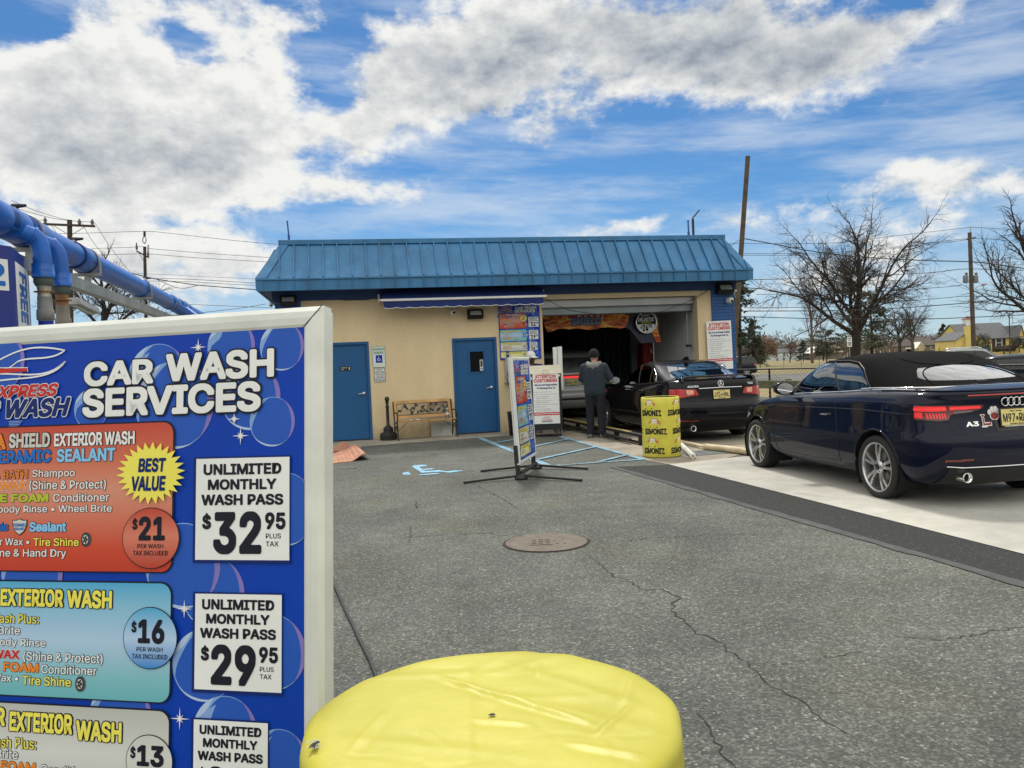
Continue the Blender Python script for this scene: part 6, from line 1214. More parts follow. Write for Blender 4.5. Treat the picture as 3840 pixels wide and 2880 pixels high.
# bench
PINE = M('varnished_pine', (.50, .28, .09), .42, 0, .25, 4, .1, 60); IRON = M('cast_iron', (.010, .012, .012), .5)
b0, b1 = at_z(1495, 1655), at_z(1716, 1639); t = thing('garden_bench', 'pine slatted bench with black cast iron ends and leafy back panel against the wall', 'bench', tuple(b0), math.atan2(b1.y - b0.y, b1.x - b0.x)); L_ = (b1 - b0).length
def hbar(m, x0, x1, pts, mat): m.prism([(x0, y, z) for y, z in pts], (x1 - x0, 0, 0), mat)
for x in (-.02, L_ - .02):
    m = MB(); P = lambda L, r: m.tube([(x + .02, y, z) for y, z in L], r, IRON, 6)
    P([(.0, .0), (.03, .2), (.06, .36), (.02, .42), (.0, .5), (.05, .57), (.2, .585), (.34, .57)], .014); P([(.40, .0), (.35, .2), (.34, .38), (.38, .55), (.43, .80)], .014); P([(.06, .37), (.34, .36)], .014); P([(.03, .15), (.2, .3), (.36, .15)], .008); m.lathe_s((x + .02, -.005, .5), .028, IRON, 10, 8, (.6, 1, 1)); m.build('bench_end', t)
for k in range(5): m = MB(); y = .02 + .075 * k; hbar(m, .0, L_, [(y, .385 - .004 * k), (y + .06, .383 - .004 * k), (y + .06, .405 - .004 * k), (y, .407 - .004 * k)], PINE); m.build('seat_slat', t)
def bk(z): return .345 + .115 * (z - .42) / .4
m = MB(); 
for z0, z1 in ((.445, .50), (.755, .815)): hbar(m, 0, L_, [(bk(z0), z0), (bk(z0) + .025, z0), (bk(z1) + .025, z1), (bk(z1), z1)], PINE)
for x0 in (.0, L_ - .07): hbar(m, x0, x0 + .07, [(bk(.50), .501), (bk(.50) + .025, .501), (bk(.755) + .025, .754), (bk(.755), .754)], PINE)
m.build('back_frame', t); m = MB(); rg = random.Random(12); bz = lambda x, z, d=.01: (x, bk(z) + d, z); x0, x1 = .075, L_ - .075
for (a, b) in (((x0, .51), (x1, .51)), ((x0, .745), (x1, .745)), ((x0, .51), (x0, .745)), ((x1, .51), (x1, .745))): m.tube([bz(*a), bz(*b)], .007, IRON, 5)
x = x0
while x < x1 - .1:
    up_ = rg.random() < .5; z0, z1 = (.53, .72) if up_ else (.72, .53); Q = [bz(x + .19 * k / 6, z0 + (z1 - z0) * k / 6 + .03 * math.sin(k * 1.9)) for k in range(7)]; m.tube(Q, .008, IRON, 5)
    for k in (1, 3, 5): cx, cz = Q[k][0] + rg.uniform(-.03, .03), Q[k][2] + rg.uniform(-.05, .05); cz = min(max(cz, .55), .71); rr = rg.uniform(.022, .036); m.prism([bz(cx + rr * math.cos(a_) * (1 + .25 * math.cos(3 * a_)), cz + rr * math.sin(a_), .004) for a_ in [k2 * .449 for k2 in range(14)]], (0, .012, 0), IRON); m.tube([Q[k], bz(cx, cz)], .006, IRON, 4)
    x += .14
m.build('leaf_panel', t)
m = MB(); m.tube([(.0, .05, .2), (.25, .2, .37)], .005, IRON, 5); m.tube([(L_, .05, .2), (L_ - .25, .2, .37)], .005, IRON, 5); m.build('brace', t)
tr = t.matrix_basis.copy(); BW = lambda x, y, z: tuple(tr @ Vector((x, y, z)))
t = thing('water_bottle', 'clear plastic water bottle standing on the bench seat', 'bottle', BW(L_ - .17, .12, .405)); m = MB(); m.lathe([(0, 0), (.032, 0), (.034, .01), (.034, .05), (.030, .06), (.034, .07), (.034, .14), (.014, .19), (.013, .20)], glass_mat('bottle_plastic', (.88, .9, .92), 2.2), 18); m.build('bottle_body', t); m = MB(); m.lathe([(.015, .195), (.016, .2), (.016, .22), (0, .222)], WHITE, 14); m.lathe([(.0345, .08), (.0345, .125)], WHITE, 18); m.build('cap', t)
t = thing('napkin', 'crumpled white napkin lying on the bench seat', 'napkin', BW(.28, .09, .41)); m = MB(); rg = random.Random(4); vs = [(x * .05 + rg.uniform(-.012, .012), y * .03 + rg.uniform(-.01, .01), rg.uniform(.002, .03)) for y in range(4) for x in range(5)]; m.add(vs, [(y * 5 + x, y * 5 + x + 1, y * 5 + x + 6, y * 5 + x + 5) for y in range(3) for x in range(4)], WHITE, False); m.build('paper', t)
def slab(name, label, x0, y0, x1, y1, o, lean, mat, cat):
    (u0, z1), (u1, z0) = fl(x0, y0, o), fl(x1, y1, o); z0 = max(z0, .006); t = FT(name, label, cat, u0, o, z0); m = MB(); w, h = u1 - u0, z1 - z0; m.prism([(0, 0, 0), (w, 0, 0), (w, lean, h), (0, lean, h)], (0, .02, 0), mat); m.build('board', t)
slab('marble_board', 'grey stained board leaning on the wall beneath the bench', 1616, 1588, 1703, 1637, .16, .06, M('stained_board', (.42, .43, .40), .5, 0, .25, 3, dirt=.4), 'board'); slab('white_board', 'thin edge of a pale board standing on the wall behind the bench back', 1609, 1505, 1693, 1590, .05, .02, M('pale_board', (.55, .45, .32), .5), 'board')
# rubber mats drying on the asphalt
MATC = M('terracotta_rubber', (.42, .20, .125), .75, 0, .15, 5, .3, 40)
def mat_thing(label, corners, hfun, seed, ridges=True):
    P = [at_z(*c) for c in corners]; c0 = P[0]; t = thing('rubber_mat', label, 'floor mat', tuple(c0), 0, 'terracotta rubber mats'); nu, nv = 44, 20; vs = []
    for j in range(nv + 1):
        for i in range(nu + 1):
            u, v = i / nu, j / nv; q = (P[0] * (1 - u) + P[1] * u) * (1 - v) + (P[3] * (1 - u) + P[2] * u) * v - c0; h = hfun(u, v); bump_ = .012 if ridges and (i % 3 == 0) and 2 < j < nv - 2 else 0; vs.append((q.x, q.y, .012 + h + bump_))
    m = MB(); W_ = nu + 1; f = [(j * W_ + i, j * W_ + i + 1, (j + 1) * W_ + i + 1, (j + 1) * W_ + i) for j in range(nv) for i in range(nu)]; n0 = len(vs); m.add(vs, f, MATC); m.add([(x, y, z - .012) for x, y, z in vs], [q[::-1] for q in f], MATC)
    e = [i for i in range(W_)] + [j * W_ + nu for j in range(1, nv + 1)] + [nv * W_ + i for i in range(nu - 1, -1, -1)] + [j * W_ for j in range(nv - 1, 0, -1)]; vs2 = [vs[k] for k in e] + [(vs[k][0], vs[k][1], vs[k][2] - .012) for k in e]; n = len(e); m.add(vs2, [(k, (k + 1) % n, n + (k + 1) % n, n + k) for k in range(n)], MATC); m.build('mat', t)
mat_thing('front terracotta rubber mat with its end curled up on the asphalt', [(1130, 1752), (1385, 1724), (1350, 1700), (1150, 1722)], lambda u, v: .10 * sstep(.72, .93, u) * (1 - .6 * sstep(.93, 1, u)) + .07 * v * (1 - sstep(.75, 1, u)) + .03 * math.sin(u * 7 + v * 2) * v, 1)
mat_thing('rear terracotta rubber mat lying half folded nearer the blue door', [(1120, 1716), (1300, 1702), (1330, 1680), (1150, 1690)], lambda u, v: .05 * math.sin(u * 5) ** 2 + .10 * sstep(.5, .75, u) * (1 - sstep(.75, .95, u)) * (.4 + .6 * v), 2); mat_thing('terracotta rubber mat corner poking out beside the blue cloth', [(1310, 1704), (1358, 1696), (1345, 1680), (1300, 1686)], lambda u, v: .03 + .03 * math.sin(u * 6 + v * 4), 3, False)
p = at_z(1326, 1697); t = thing('blue_cloth', 'bright blue cloth bundled between the terracotta mats', 'cloth', tuple(p)); m = MB(); m.lathe_s((0, 0, .05), .12, M('blue_cloth', (.006, .02, .42), .8, bump=.5, bscale=15), 20, 12, (1.3, .8, .55)); m.build('cloth', t)
# manhole covers, hose
MANH = M('cast_cover', (.135, .112, .088), .75, .1, .25, 9, .4, 60, dirt=.5); c_ = at_z(2049, 2035); e = at_z(2205, 2030); rr = (e - c_).length; t = thing('manhole_cover', 'round worn manhole cover with cast lettering sunk in the asphalt', 'manhole cover', (c_.x, c_.y, .001)); m = MB(); m.lathe([(0, .004), (rr * .9, .004), (rr * .92, .007), (rr * .985, .007)], MANH, 48, smooth=False); m.build('cover', t); m = MB(); rg = random.Random(6); vs = []; n = 72
for k in range(n): a = 2 * math.pi * k / n; r2 = rr * (1.03 + rg.uniform(.0, .05)); vs += [(rr * .985 * math.cos(a), rr * .985 * math.sin(a), .0015), (r2 * math.cos(a), r2 * math.sin(a), .0015)]
m.add(vs, [(2 * k, 2 * k + 1, (2 * k + 3) % (2 * n), (2 * k + 2) % (2 * n)) for k in range(n)], TAR); m.build('joint', t); m = MB(); q = rr * .45
for k in range(4): y = q * (.55 - .4 * k); m.box(-q * .9, q * .2, y, y + q * .13, .0045, .009, MANH); m.box(q * (-.9 + .36 * k), q * (-.78 + .36 * k), -q * .7, q * .7, .0045, .0088, MANH)
m.box(q * .5, q * .62, -q * .5, q * .6, .0045, .009, MANH); m.box(q * .9, q * 1.0, -q * .6, q * .5, .0045, .009, MANH); m.build('cast_pattern', t)
c_ = at_z(1579, 1706); t = thing('manhole_cover', 'faint second manhole ring in the asphalt in front of the bench', 'manhole cover', (c_.x, c_.y, .001)); m = MB(); m.lathe([(.27, .0015), (.285, .0025), (.30, .0015)], SEAM, 40); m.build('cover', t)
m = MB(); P = [at_z(x, y, .011) for x, y in [(1180, 2010), (1215, 2090), (1240, 2164), (1267, 2223), (1299, 2295), (1322, 2340), (1344, 2390), (1390, 2480), (1420, 2560)]]; m.tube(P, .010, M('hose_black', (.022, .026, .028), .5), 8); tag(m.build('hose'), 'thin black hose lying on the asphalt behind the yellow drum', 'hose')
# roof poles
for lab, x0, y0, x1, y1, nm_ in (('thin blue pole rising from the roof above the building corner', 1085, 905, 1077, 828, 'roof_pole'), ('short thin blue pole on the roof near the street lamp', 2583, 890, 2580, 825, 'roof_pole')): a = at_y(x0, y0, 18.6); b = at_y(x1, y1, 18.6); m = MB(); m.tube([a - Vector((0, 0, .5)), a.lerp(b, .3)], .028, BRICK, 8); m.tube([a.lerp(b, .3), b], .018, BRICK, 8); tag(m.build(nm_), lab, 'pole')
a = at_y(2604, 900, 34); b = at_y(2598, 820, 34); c_ = at_y(2622, 792, 33.5); t = thing('lamp_post', 'dark street lamp with slanted head just showing behind the roof', 'street lamp', (a.x, a.y, 0)); o_ = Vector((a.x, a.y, 0)); m = MB(); m.tube([(0, 0, 0), b - o_], .05, HOUS, 8); m.build('post', t); m = MB(); d_ = (c_ - b).normalized(); s_ = Vector((0, .09, 0)); m.prism([b - o_ - s_, b - o_ + s_, c_ - o_ + s_, c_ - o_ - s_], (0, 0, .07), HOUS); m.build('lamp_head', t)
# ---------------------------------------------------------------- wash bay gear
def flame_mat():
    mt, t, b = new_mat('flame_print'); o = t.nodes.new('ShaderNodeTexCoord').outputs['Object']; mp = t.nodes.new('ShaderNodeMapping'); mp.inputs['Scale'].default_value = (1.1, 1, 3.2); mp.inputs['Rotation'].default_value = (0, .35, 0); t.links.new(o, mp.inputs[0]); n = nnoise(t, mp.outputs[0], 2.1, 6, .6, 1.2); rp_ = t.nodes.new('ShaderNodeValToRGB'); r_ = rp_.color_ramp
    for p_, c in ((.33, (.05, .004, .003, 1)), (.44, (.60, .07, .012, 1)), (.53, (.85, .32, .03, 1)), (.62, (.9, .70, .12, 1))): e = r_.elements.new(p_); e.color = c
    r_.elements.remove(r_.elements[0]); r_.elements.remove(r_.elements[-1]); t.links.new(n, rp_.inputs[0]); t.links.new(rp_.outputs[0], b.inputs['Base Color']); b.inputs['Roughness'].default_value = .4; return mt
FLAME = flame_mat(); bo_ = -1.1; Z6 = lambda x, y, o=bo_: fl(1980 + x * .3617, 1080 + y * .3617, o)
t = FT('wash_arch', 'flame printed arch banner with shield lettering hanging in the upper bay opening', 'banner', 0, 0, 0); m = MB(); P = [Z6(*q) for q in [(90, 215), (1062, 215), (1050, 290), (1030, 370), (1005, 408), (960, 420), (900, 412), (830, 404), (760, 412), (700, 428), (640, 437), (560, 425), (500, 418), (430, 430), (370, 420), (310, 425), (250, 450), (200, 456), (175, 400), (155, 330)]]; m.prism([(x, -bo_, z) for x, z in P], (0, .04, 0), FLAME); m.build('banner', t)
zf_ = lambda x, y, z: (x, -bo_ - .002 - z, y)
def btext(m, s_, x0, y0, x1, y1, mt, z, bold, outl=None): (a, d), (c, b_) = Z6(x0, y0), Z6(x1, y1); m.text(s_, a, b_, c, d, mt, z, bold, 0, xf=zf_, outline=outl, ow=.05)
m = MB(); btext(m, 'LAVA', 410, 175, 770, 305, PRED, .004, .06, PSIL); btext(m, 'SHIELD', 450, 312, 752, 378, M('print_steel', (.16, .26, .36), .3), .012, .055, PNAVY); m.build('lettering', t)
m = MB(); c0 = [(1215, 225), (1290, 235), (1340, 300), (1352, 380), (1345, 430), (1372, 520), (1380, 560)]; c1 = [(1215, 262), (1265, 270), (1300, 320), (1310, 380), (1280, 440), (1310, 520), (1330, 560)]; P = [Z6(*q) for q in c0] + [Z6(*q) for q in c1[::-1]]; m.prism([(x, -bo_, z) for x, z in P], (0, .04, 0), FLAME); m.build('arch_leg', t); m = MB(); P = [Z6(*q) for q in [(1062, 215), (1215, 225), (1215, 262), (1290, 440), (1330, 560), (1180, 575), (1060, 430), (1005, 408), (1050, 290)]]; m.prism([(x, -bo_ + .03, z) for x, z in P], (0, .03, 0), M('arch_navy', (.01, .015, .05), .4)); m.build('arch_panel', t)
(cu, cz), (ru, _) = Z6(1215, 358), Z6(1327, 358); rr = ru - cu; t = FT('round_sign', 'round chrome rimmed monthly unlimited price sign hung on the flame arch', 'round sign', cu, -bo_ * -1 + .05, cz); f = lambda x, y, z: (x, -.03 - z, y); m = MB(f); m.add([(rr * math.cos(a), rr * math.sin(a), 0) for a in [k * .1309 for k in range(48)]], [tuple(range(48))], PK); m.build('disc', t); m = MB(); m.lathe([(rr * .86, -.03), (rr * .9, -.055), (rr * .97, -.055), (rr, -.03)], CHROME, 48, axis='y'); m.build('rim', t)
m = MB(f); r8 = rr * .86; L = [(r8 * math.cos(a), r8 * math.sin(a)) for a in [math.pi * 1.06 + math.pi * .88 * k / 30 for k in range(31)]]; flat(m, L, .002, PW); k = rr / 112
for s_, x0, y0, x1, y1, mt, bo in (('MONTHLY', -50, 80, 40, 58, PW, .04), ('UNLIMITED', -85, 48, 78, 8, PW, .05), ('PLANS STARTING AT', -52, 4, 52, -10, PYEL, .03), ('$', -62, -35, -44, -65, PK, .06), ('24', -42, -22, 18, -85, PK, .06), ('95', 20, -20, 56, -55, PK, .06)): m.text(s_, x0 * k, y1 * k, x1 * k, y0 * k, mt, .004, bo, .12 if mt is PW else 0)
m.build('lettering', t)
REDP = M('machine_red', (.22, .012, .012), .4); YELP = M('machine_yellow', (.55, .34, .02), .45, dirt=.5, var=.2); zz = -3.0
(a, d), (c_, b_) = Z6(1188, 575, zz), Z6(1395, 690, zz); t = FT('wash_pump', 'red wash pump cabinet with chrome post standing inside the bay', 'wash machine', a, zz, 0); w = c_ - a; m = MB(); m.box(0, w, 0, .5, .62, d, REDP, .03); m.build('cabinet', t); m = MB(); m.box(.1, w - .05, .0, .5, .45, .60, YELP, .05); m.build('wheel_brush', t); m = MB(); m.tube([(w * .5, -.08, 0), (w * .5, -.08, d + .02)], .035, STEEL, 10); m.tube([(w * .35, -.08, d * .62), (w * .62, -.08, d * .66)], .02, STEEL); m.box(0.0, .1, .1, .4, 0, .62, GREYM); m.box(w - .1, w, .1, .4, 0, .45, GREYM); m.build('post', t); m = MB(lambda x, y, z: (x, -.004 - z, y)); m.text('LAVA', w * .40, d - .26, w * .92, d - .14, PCREAM, .002, .05); m.text('WAX', w * .5, d - .38, w * .88, d - .29, PCREAM, .002, .05); m.build('lettering', t)
(a, d), (c_, b_) = Z6(1375, 490, zz), Z6(1500, 660, zz); t = FT('wash_blower', 'yellow and black wash blower arm against the pale bay wall', 'wash machine', a, zz, 0); m = MB(); w = c_ - a; m.box(0, w, .1, .5, b_, d, YELP, .04); m.box(w * .15, w * .5, .06, .099, b_ + .1, d - .1, M('arm_black', (.02, .02, .02), .5)); m.build('blower_box', t); m = MB(); m.prism([(w * .3, .2, b_), (w * .62, .2, b_), (w * .75, .2, 0), (w * .55, .2, 0)], (0, .15, 0), YELP); m.build('arm', t)
CURT = M('wash_cloth', (.012, .028, .03), .85, 0, .4, 2); t = FT('wash_curtain', 'dark hanging cloth wash curtain deep inside the bay', 'wash curtain', 0, 0, 0); m = MB(); (a, d), (c_, b_) = Z6(560, 425, -4.6), Z6(1170, 425, -4.6); rg = random.Random(3); n = 34
for k in range(n): x = a + (c_ - a) * k / n; y = 4.6 + rg.uniform(-.25, .25); m.box(x, x + (c_ - a) / n * .85, y, y + .02, .35 + rg.uniform(0, .2), d + .3, CURT)
m.build('cloth_strip', t)
# conveyor guide rail, plate, loose pole and tube
RAIL = M('rail_black', (.014, .014, .015), .55, .2, .2, 6, dirt=.3); a, b = at_z(2105, 1600), at_z(2412, 1672); dv = (b - a).normalized(); far_ = a - dv * 1.2; t = thing('guide_rail', 'low black steel wheel guide rail along the bay entrance, yellowed on its upper edge', 'guide rail', tuple(b), math.atan2(-dv.y, -dv.x)); Lr = (b - far_).length; m = MB(); m.box(0, Lr, -.05, .05, .15, .20, RAIL, .01); m.box(0, Lr, -.03, .03, .03, .06, RAIL); 
for k in range(6): x = .05 + k * (Lr - .15) / 5; m.box(x, x + .07, -.04, .04, 0, .15, RAIL)
m.box(0.3, Lr, .09, .15, .07, .11, RAIL); m.build('rail', t); m = MB(); m.box(.6, Lr, -.045, .045, .2005, .206, M('worn_yellow', (.30, .24, .08), .7, dirt=.8, var=.3)); m.build('worn_paint', t)
P = [at_z(*q) for q in ((2552, 1719), (2625, 1681), (2790, 1697), (2640, 1716))]; t = thing('floor_plate', 'flat grey steel plate on the concrete behind the printed drum', 'steel plate', tuple(P[0])); m = MB(); dx = Vector((_fd.x, _fd.y, 0)); dy = Vector((_fn.x, _fn.y, 0)); q0 = at_z(2585, 1712); 
for k in range(7): m.prism([q0 - P[0] + dx * (.165 * k) , q0 - P[0] + dx * (.165 * k + .155), q0 - P[0] + dx * (.165 * k + .155) - dy * .55, q0 - P[0] + dx * (.165 * k) - dy * .55], (0, 0, .012), M('galvanised_plate', (.15, .17, .18), .45, .5, .2, 5)) if k == 0 else m.prism([q0 - P[0] + dx * (.165 * k) , q0 - P[0] + dx * (.165 * k + .155), q0 - P[0] + dx * (.165 * k + .155) - dy * .55, q0 - P[0] + dx * (.165 * k) - dy * .55], (0, 0, .012), m.mats[0])
m.build('plate', t)
CRM = M('weathered_cream', (.60, .50, .33), .6, 0, .2, 4, .2, 30, dirt=.35); a, b_, c_ = at_z(2540, 1652, .05), at_z(2650, 1676, .055), at_z(2825, 1696, .055); t = thing('loose_pole', 'long cream pole lying on the ground behind the printed drum and front car wheel', 'pole', tuple(a)); m = MB(); m.tube([(0, 0, .0), b_ - a], .024, CRM, 10); m.build('thin_section', t); m = MB(); m.tube([b_ - a, (b_ - a).lerp(c_ - a, .5) + Vector((0, 0, .006)), c_ - a + (c_ - b_) * .3], .052, CRM, 14); m.build('thick_section', t); m = MB(); d_ = (c_ - b_).normalized(); m.tube([b_ - a - d_ * .05, b_ - a + d_ * .02], .064, CRM, 4); m.build('collar', t)
a, b_ = at_z(2555, 1668, .05), at_z(2597, 1709, .045); t = thing('white_tube', 'short white plastic tube with end cap sticking out behind the printed drum', 'tube', tuple(b_)); m = MB(); m.tube([a - b_, (0, 0, 0)], .04, CAMW, 14); m.build('tube', t); m = MB(); d_ = (b_ - a).normalized(); m.tube([-d_ * .03, d_ * .02, d_ * .035], [.047, .047, .035], CAMW, 14); m.tube([d_ * .035, d_ * .042], .012, BLACK, 8); m.build('end_cap', t)
# ---------------------------------------------------------------- attendant's cabinet with its notice
cp, cq = at_z(1996, 1641), at_z(2111, 1637); cz_ = .145; w = (cq - cp).length; t = thing('attendant_cabinet', 'black wheeled attendant cabinet with cream sloping lid and customer notice on its front', 'cabinet', tuple(cp), math.atan2(cq.y - cp.y, cq.x - cp.x)); CABB = M('cabinet_black', (.010, .011, .014), .4, 0, .2, 4); dp = .55; ht = 1.37
m = MB(); m.prism([(0, 0, cz_), (0, 0, ht - .10), (0, dp, ht + .03), (0, dp, cz_)], (w, 0, 0), CABB); m.build('cabinet_body', t); m = MB(); m.prism([(-.09, -.015, ht - .098), (w + .02, -.015, ht - .098), (w + .0, dp + .05, ht + .055), (-.16, dp + .05, ht + .055)], (0, .003, .016), M('lid_cream', (.66, .62, .50), .5)); m.build('lid', t)
m = MB(lambda x, y, z: (w * .09 + x, -.002 - z, .27 + y)); notice(m, w * .84, 1.02, .008); m.build('notice_panel', t); m = MB(lambda x, y, z: (x, -.002 - z, y))
for x0, y0 in ((w * .88, ht - .17), (w * .92, ht - .16)): m.poly([(x0, y0, .001), (x0 + .03, y0, .001), (x0 + .045, y0 + .05, .001), (x0 + .02, y0 + .035, .001), (x0 - .01, y0 + .055, .001)], PW)
m.box(.02, .04, ht - .21, ht - .15, 0, .003, PW); m.build('label_sticker', t)
for x, y in ((.05, .07), (w - .05, .07), (.05, dp - .07), (w - .05, dp - .07)): m = MB(); m.lathe([(.0, -.02), (.055, -.02), (.06, -.012), (.06, .012), (.055, .02), (0, .02)], M('caster_rubber', (.03, .02, .018), .6), 20, (x, y, .06), axis='x'); m.lathe([(0, -.023), (.034, -.023), (.034, .023), (0, .023)], M('caster_hub', (.45, .16, .06), .5), 14, (x, y, .06), axis='x'); m.box(x - .034, x - .026, y - .02, y + .03, .05, cz_, STEEL); m.box(x + .026, x + .034, y - .02, y + .03, .05, cz_, STEEL); m.build('caster', t)
m = MB(); P = [(w * .45 + .05 * math.cos(k * .45) + .004 * k, -.05 + .02 * math.sin(k * .45), ht - .07 - .0 * k + .045 * math.sin(k * .45)) for k in range(20)]; m.tube(P, .004, M('rope_tan', (.30, .24, .13), .8), 5); m.build('rope', t)
a, b_ = at_y(2076, 1388, 17.4), at_y(2107, 1301, 17.4); t = thing('white_upright', 'tall folded white plastic upright standing just behind the cabinet lid', 'upright board', (a.x, a.y, 0)); m = MB(); ww = b_.x - a.x; m.box(0, ww * .45, 0, .02, .9, b_.z, WHITE, .004); m.box(ww * .5, ww, .0, .05, .9, b_.z + .01, WHITE, .004); m.box(ww * .2, ww * .8, .021, .06, 0, .9, BLACK); m.build('board', t)
# ---------------------------------------------------------------- people
def capsule(m, a, b, r0, r1, mat, n=14):
    a, b = Vector(a), Vector(b); m.tube([a, a.lerp(b, .5), b], [r0, (r0 + r1) / 2, r1], mat, n); m.lathe_s(tuple(a), r0, mat, n, 8, (1, 1, 1)); m.lathe_s(tuple(b), r1, mat, n, 8, (1, 1, 1))
def fuse(o, vox, smooth=3):
    r_ = o.modifiers.new('r', 'REMESH'); r_.mode = 'VOXEL'; r_.voxel_size = vox; r_.use_smooth_shade = True; s_ = o.modifiers.new('s', 'SMOOTH'); s_.factor = .5; s_.iterations = smooth
    p_ = o.parent; o.parent = None; me = bpy.data.meshes.new_from_object(o.evaluated_get(bpy.context.evaluated_depsgraph_get())); o.parent = p_; mats = list(o.data.materials); o.modifiers.clear(); o.data = me
    me.materials.clear(); [me.materials.append(x) for x in mats]; return o
SKIN = M('skin', (.36, .19, .13), .55, 0, .06, 20); SKIND = M('skin_dark', (.10, .05, .032), .5, 0, .06, 20)
def hand(m, p, d, side, mat):
    d = Vector(d).normalized(); x = d.cross(Vector((0, 0, 1))).normalized() * side; n = x.cross(d); p = Vector(p); capsule(m, p, p + d * .07, .028, .034, mat, 10)
    for k, l in enumerate((.055, .068, .072, .06)): q = p + d * .085 + x * (-.030 + .02 * k); e = q + d * l * .6 - n * .008; capsule(m, q, e, .0095, .0085, mat, 8); capsule(m, e, e + d * l * .25 - n * l * .45, .0085, .0075, mat, 8)
    q = p + d * .03 - x * .035; capsule(m, q, q + d * .035 - x * .018, .012, .010, mat, 8)
def person(name, label, loc, rz, shirt, sleeve, pants, skin, shoes, arms, hs=1.0, turn=0.0, nod=.0):
    t = thing(name, label, 'person', loc, rz); b = MB(); K_ = skin; head = Vector((0, .02 + nod * .3, 1.585)); 
    b.lathe_s(tuple(head), .098, K_, 20, 14, (.80, .98, 1.18)); jd = Vector((math.sin(turn), math.cos(turn), 0)); capsule(b, head + jd * .03 + Vector((0, 0, -.03)), head + jd * .055 + Vector((0, 0, -.075)), .062, .04, K_); capsule(b, head + jd * .098 + Vector((0, 0, .01)), head + jd * .112 + Vector((0, 0, -.022)), .012, .016, K_, 8)
    sd_ = Vector((jd.y, -jd.x, 0))
    for s_ in (1, -1): b.lathe_s(tuple(head + sd_ * .082 * s_ - Vector((0, 0, .01))), .026, K_, 8, 6, (.6, .8, 1.2)); b.lathe_s(tuple(head + jd * .075 + sd_ * .034 * s_ + Vector((0, 0, .012))), .016, K_, 8, 6, (1, 1, .6))
    capsule(b, (0, .0, 1.42), head - Vector((0, 0, .06)), .062, .056, K_); capsule(b, (0, -.005, 1.0), (0, -.01, 1.32), .125, .14, K_)
    for s_, (el, wr) in zip((1, -1), arms): sh_ = Vector((.185 * s_, -.01, 1.375)); capsule(b, (0, -.01, 1.36), sh_, .08, .062, K_); capsule(b, sh_, el, .052, .042, K_); capsule(b, el, wr, .040, .028, K_); hand(b, Vector(wr), Vector(wr) - Vector(el) + Vector((-s_ * .05, .05, 0)), s_, K_)
    for s_ in (1, -1): capsule(b, (.085 * s_, 0, .92), (.10 * s_, .0, .48), .085, .052, K_); capsule(b, (.10 * s_, 0, .48), (.11 * s_, -.02, .10), .05, .036, K_)
    fuse(b.build('body', t), .009, 2)
    m = MB(); 
    for s_ in (1, -1): capsule(m, (.088 * s_, -.005, .92), (.105 * s_, .005, .50), .112, .085, pants); capsule(m, (.105 * s_, .005, .50), (.115 * s_, -.02, .085), .08, .072, pants)
    capsule(m, (-.05, -.01, .93), (.05, -.01, .93), .13, .13, pants); fuse(m.build('trousers', t), .014, 3)
    m = MB(); capsule(m, (-.075, -.01, .90), (-.085, -.015, 1.30), .135, .135, shirt); capsule(m, (.075, -.01, .90), (.085, -.015, 1.30), .135, .135, shirt); capsule(m, (0, -.03, .92), (0, -.03, 1.30), .14, .15, shirt)
    for s_, (el, wr) in zip((1, -1), arms): sh_ = Vector((.19 * s_, -.01, 1.365)); capsule(m, (0, -.012, 1.375), sh_, .095, .085, shirt); capsule(m, sh_, sh_.lerp(Vector(el), .78), .082, .078, shirt)
    fuse(m.build('shirt', t), .014, 3); m = MB()
    for s_, (el, wr) in zip((1, -1), arms): sh_ = Vector((.19 * s_, -.01, 1.365)); capsule(m, sh_.lerp(Vector(el), .6), el, .062, .062, sleeve); capsule(m, el, Vector(el).lerp(Vector(wr), .86), .06, .046, sleeve)
    fuse(m.build('sleeve', t), .012, 2)
    for s_, dx in ((1, .05), (-1, -.03)): m = MB(); x = .115 * s_; capsule(m, (x, -.05, .055), (x + dx, .13, .045), .05, .044, shoes); m.box(x - .045 + min(0, dx), x + .045 + max(0, dx), -.09, .17, 0.004, .03, M('shoe_sole', (.30, .29, .27), .7) if s_ > 0 and name == 'person' and not bpy.data.materials.get('shoe_sole') else bpy.data.materials['shoe_sole']); fuse(m.build('shoe', t), .012, 2)
    return t, head, jd
TEE = M('tee_slate', (.014, .025, .038), .85, 0, .12, 6, .3, 30); HOODG = M('hoodie_grey', (.20, .20, .195), .9, 0, .12, 14, .4, 60); PANTS = M('trousers_dark', (.006, .007, .014), .85, 0, .2, 6); SHOE = M('shoe_grey', (.12, .12, .12), .7, 0, .3, 20); KNIT = M('knit_black', (.006, .006, .008), .95, bump=.6, bscale=120)
mp = at_z(2238, 1642); man, hd, jd = person('person', 'man seen from behind in slate t-shirt over grey hoodie, black beanie and dark trousers', (mp.x, mp.y, .0), R(-15), TEE, HOODG, PANTS, SKIN, SHOE, (((.315, .06, 1.10), (.16, .30, 1.06)), ((-.27, .10, 1.09), (-.06, .32, 1.10))), turn=.45, nod=.12)
m = MB(); m.lathe_s(tuple(hd + Vector((0, -.005, .035))), .108, KNIT, 20, 12, (.90, 1.05, 1.0)); m.lathe([(.098, -.02), (.104, -.01), (.104, .035), (.098, .045)], KNIT, 24, tuple(hd + Vector((0, -.01, .0)))); o = fuse(m.build('beanie', man), .010, 2)
m = MB()
for k in range(15): a = math.pi * (1.02 + .96 * k / 14) + math.pi * 0; q = Vector((.115 * math.cos(a), -.01 + .10 * math.sin(a), 1.445 - .035 * abs(math.sin(a)))); m.lathe_s(tuple(q), .045 + .012 * abs(math.sin(a)), HOODG, 10, 8, (1, 1, 1))
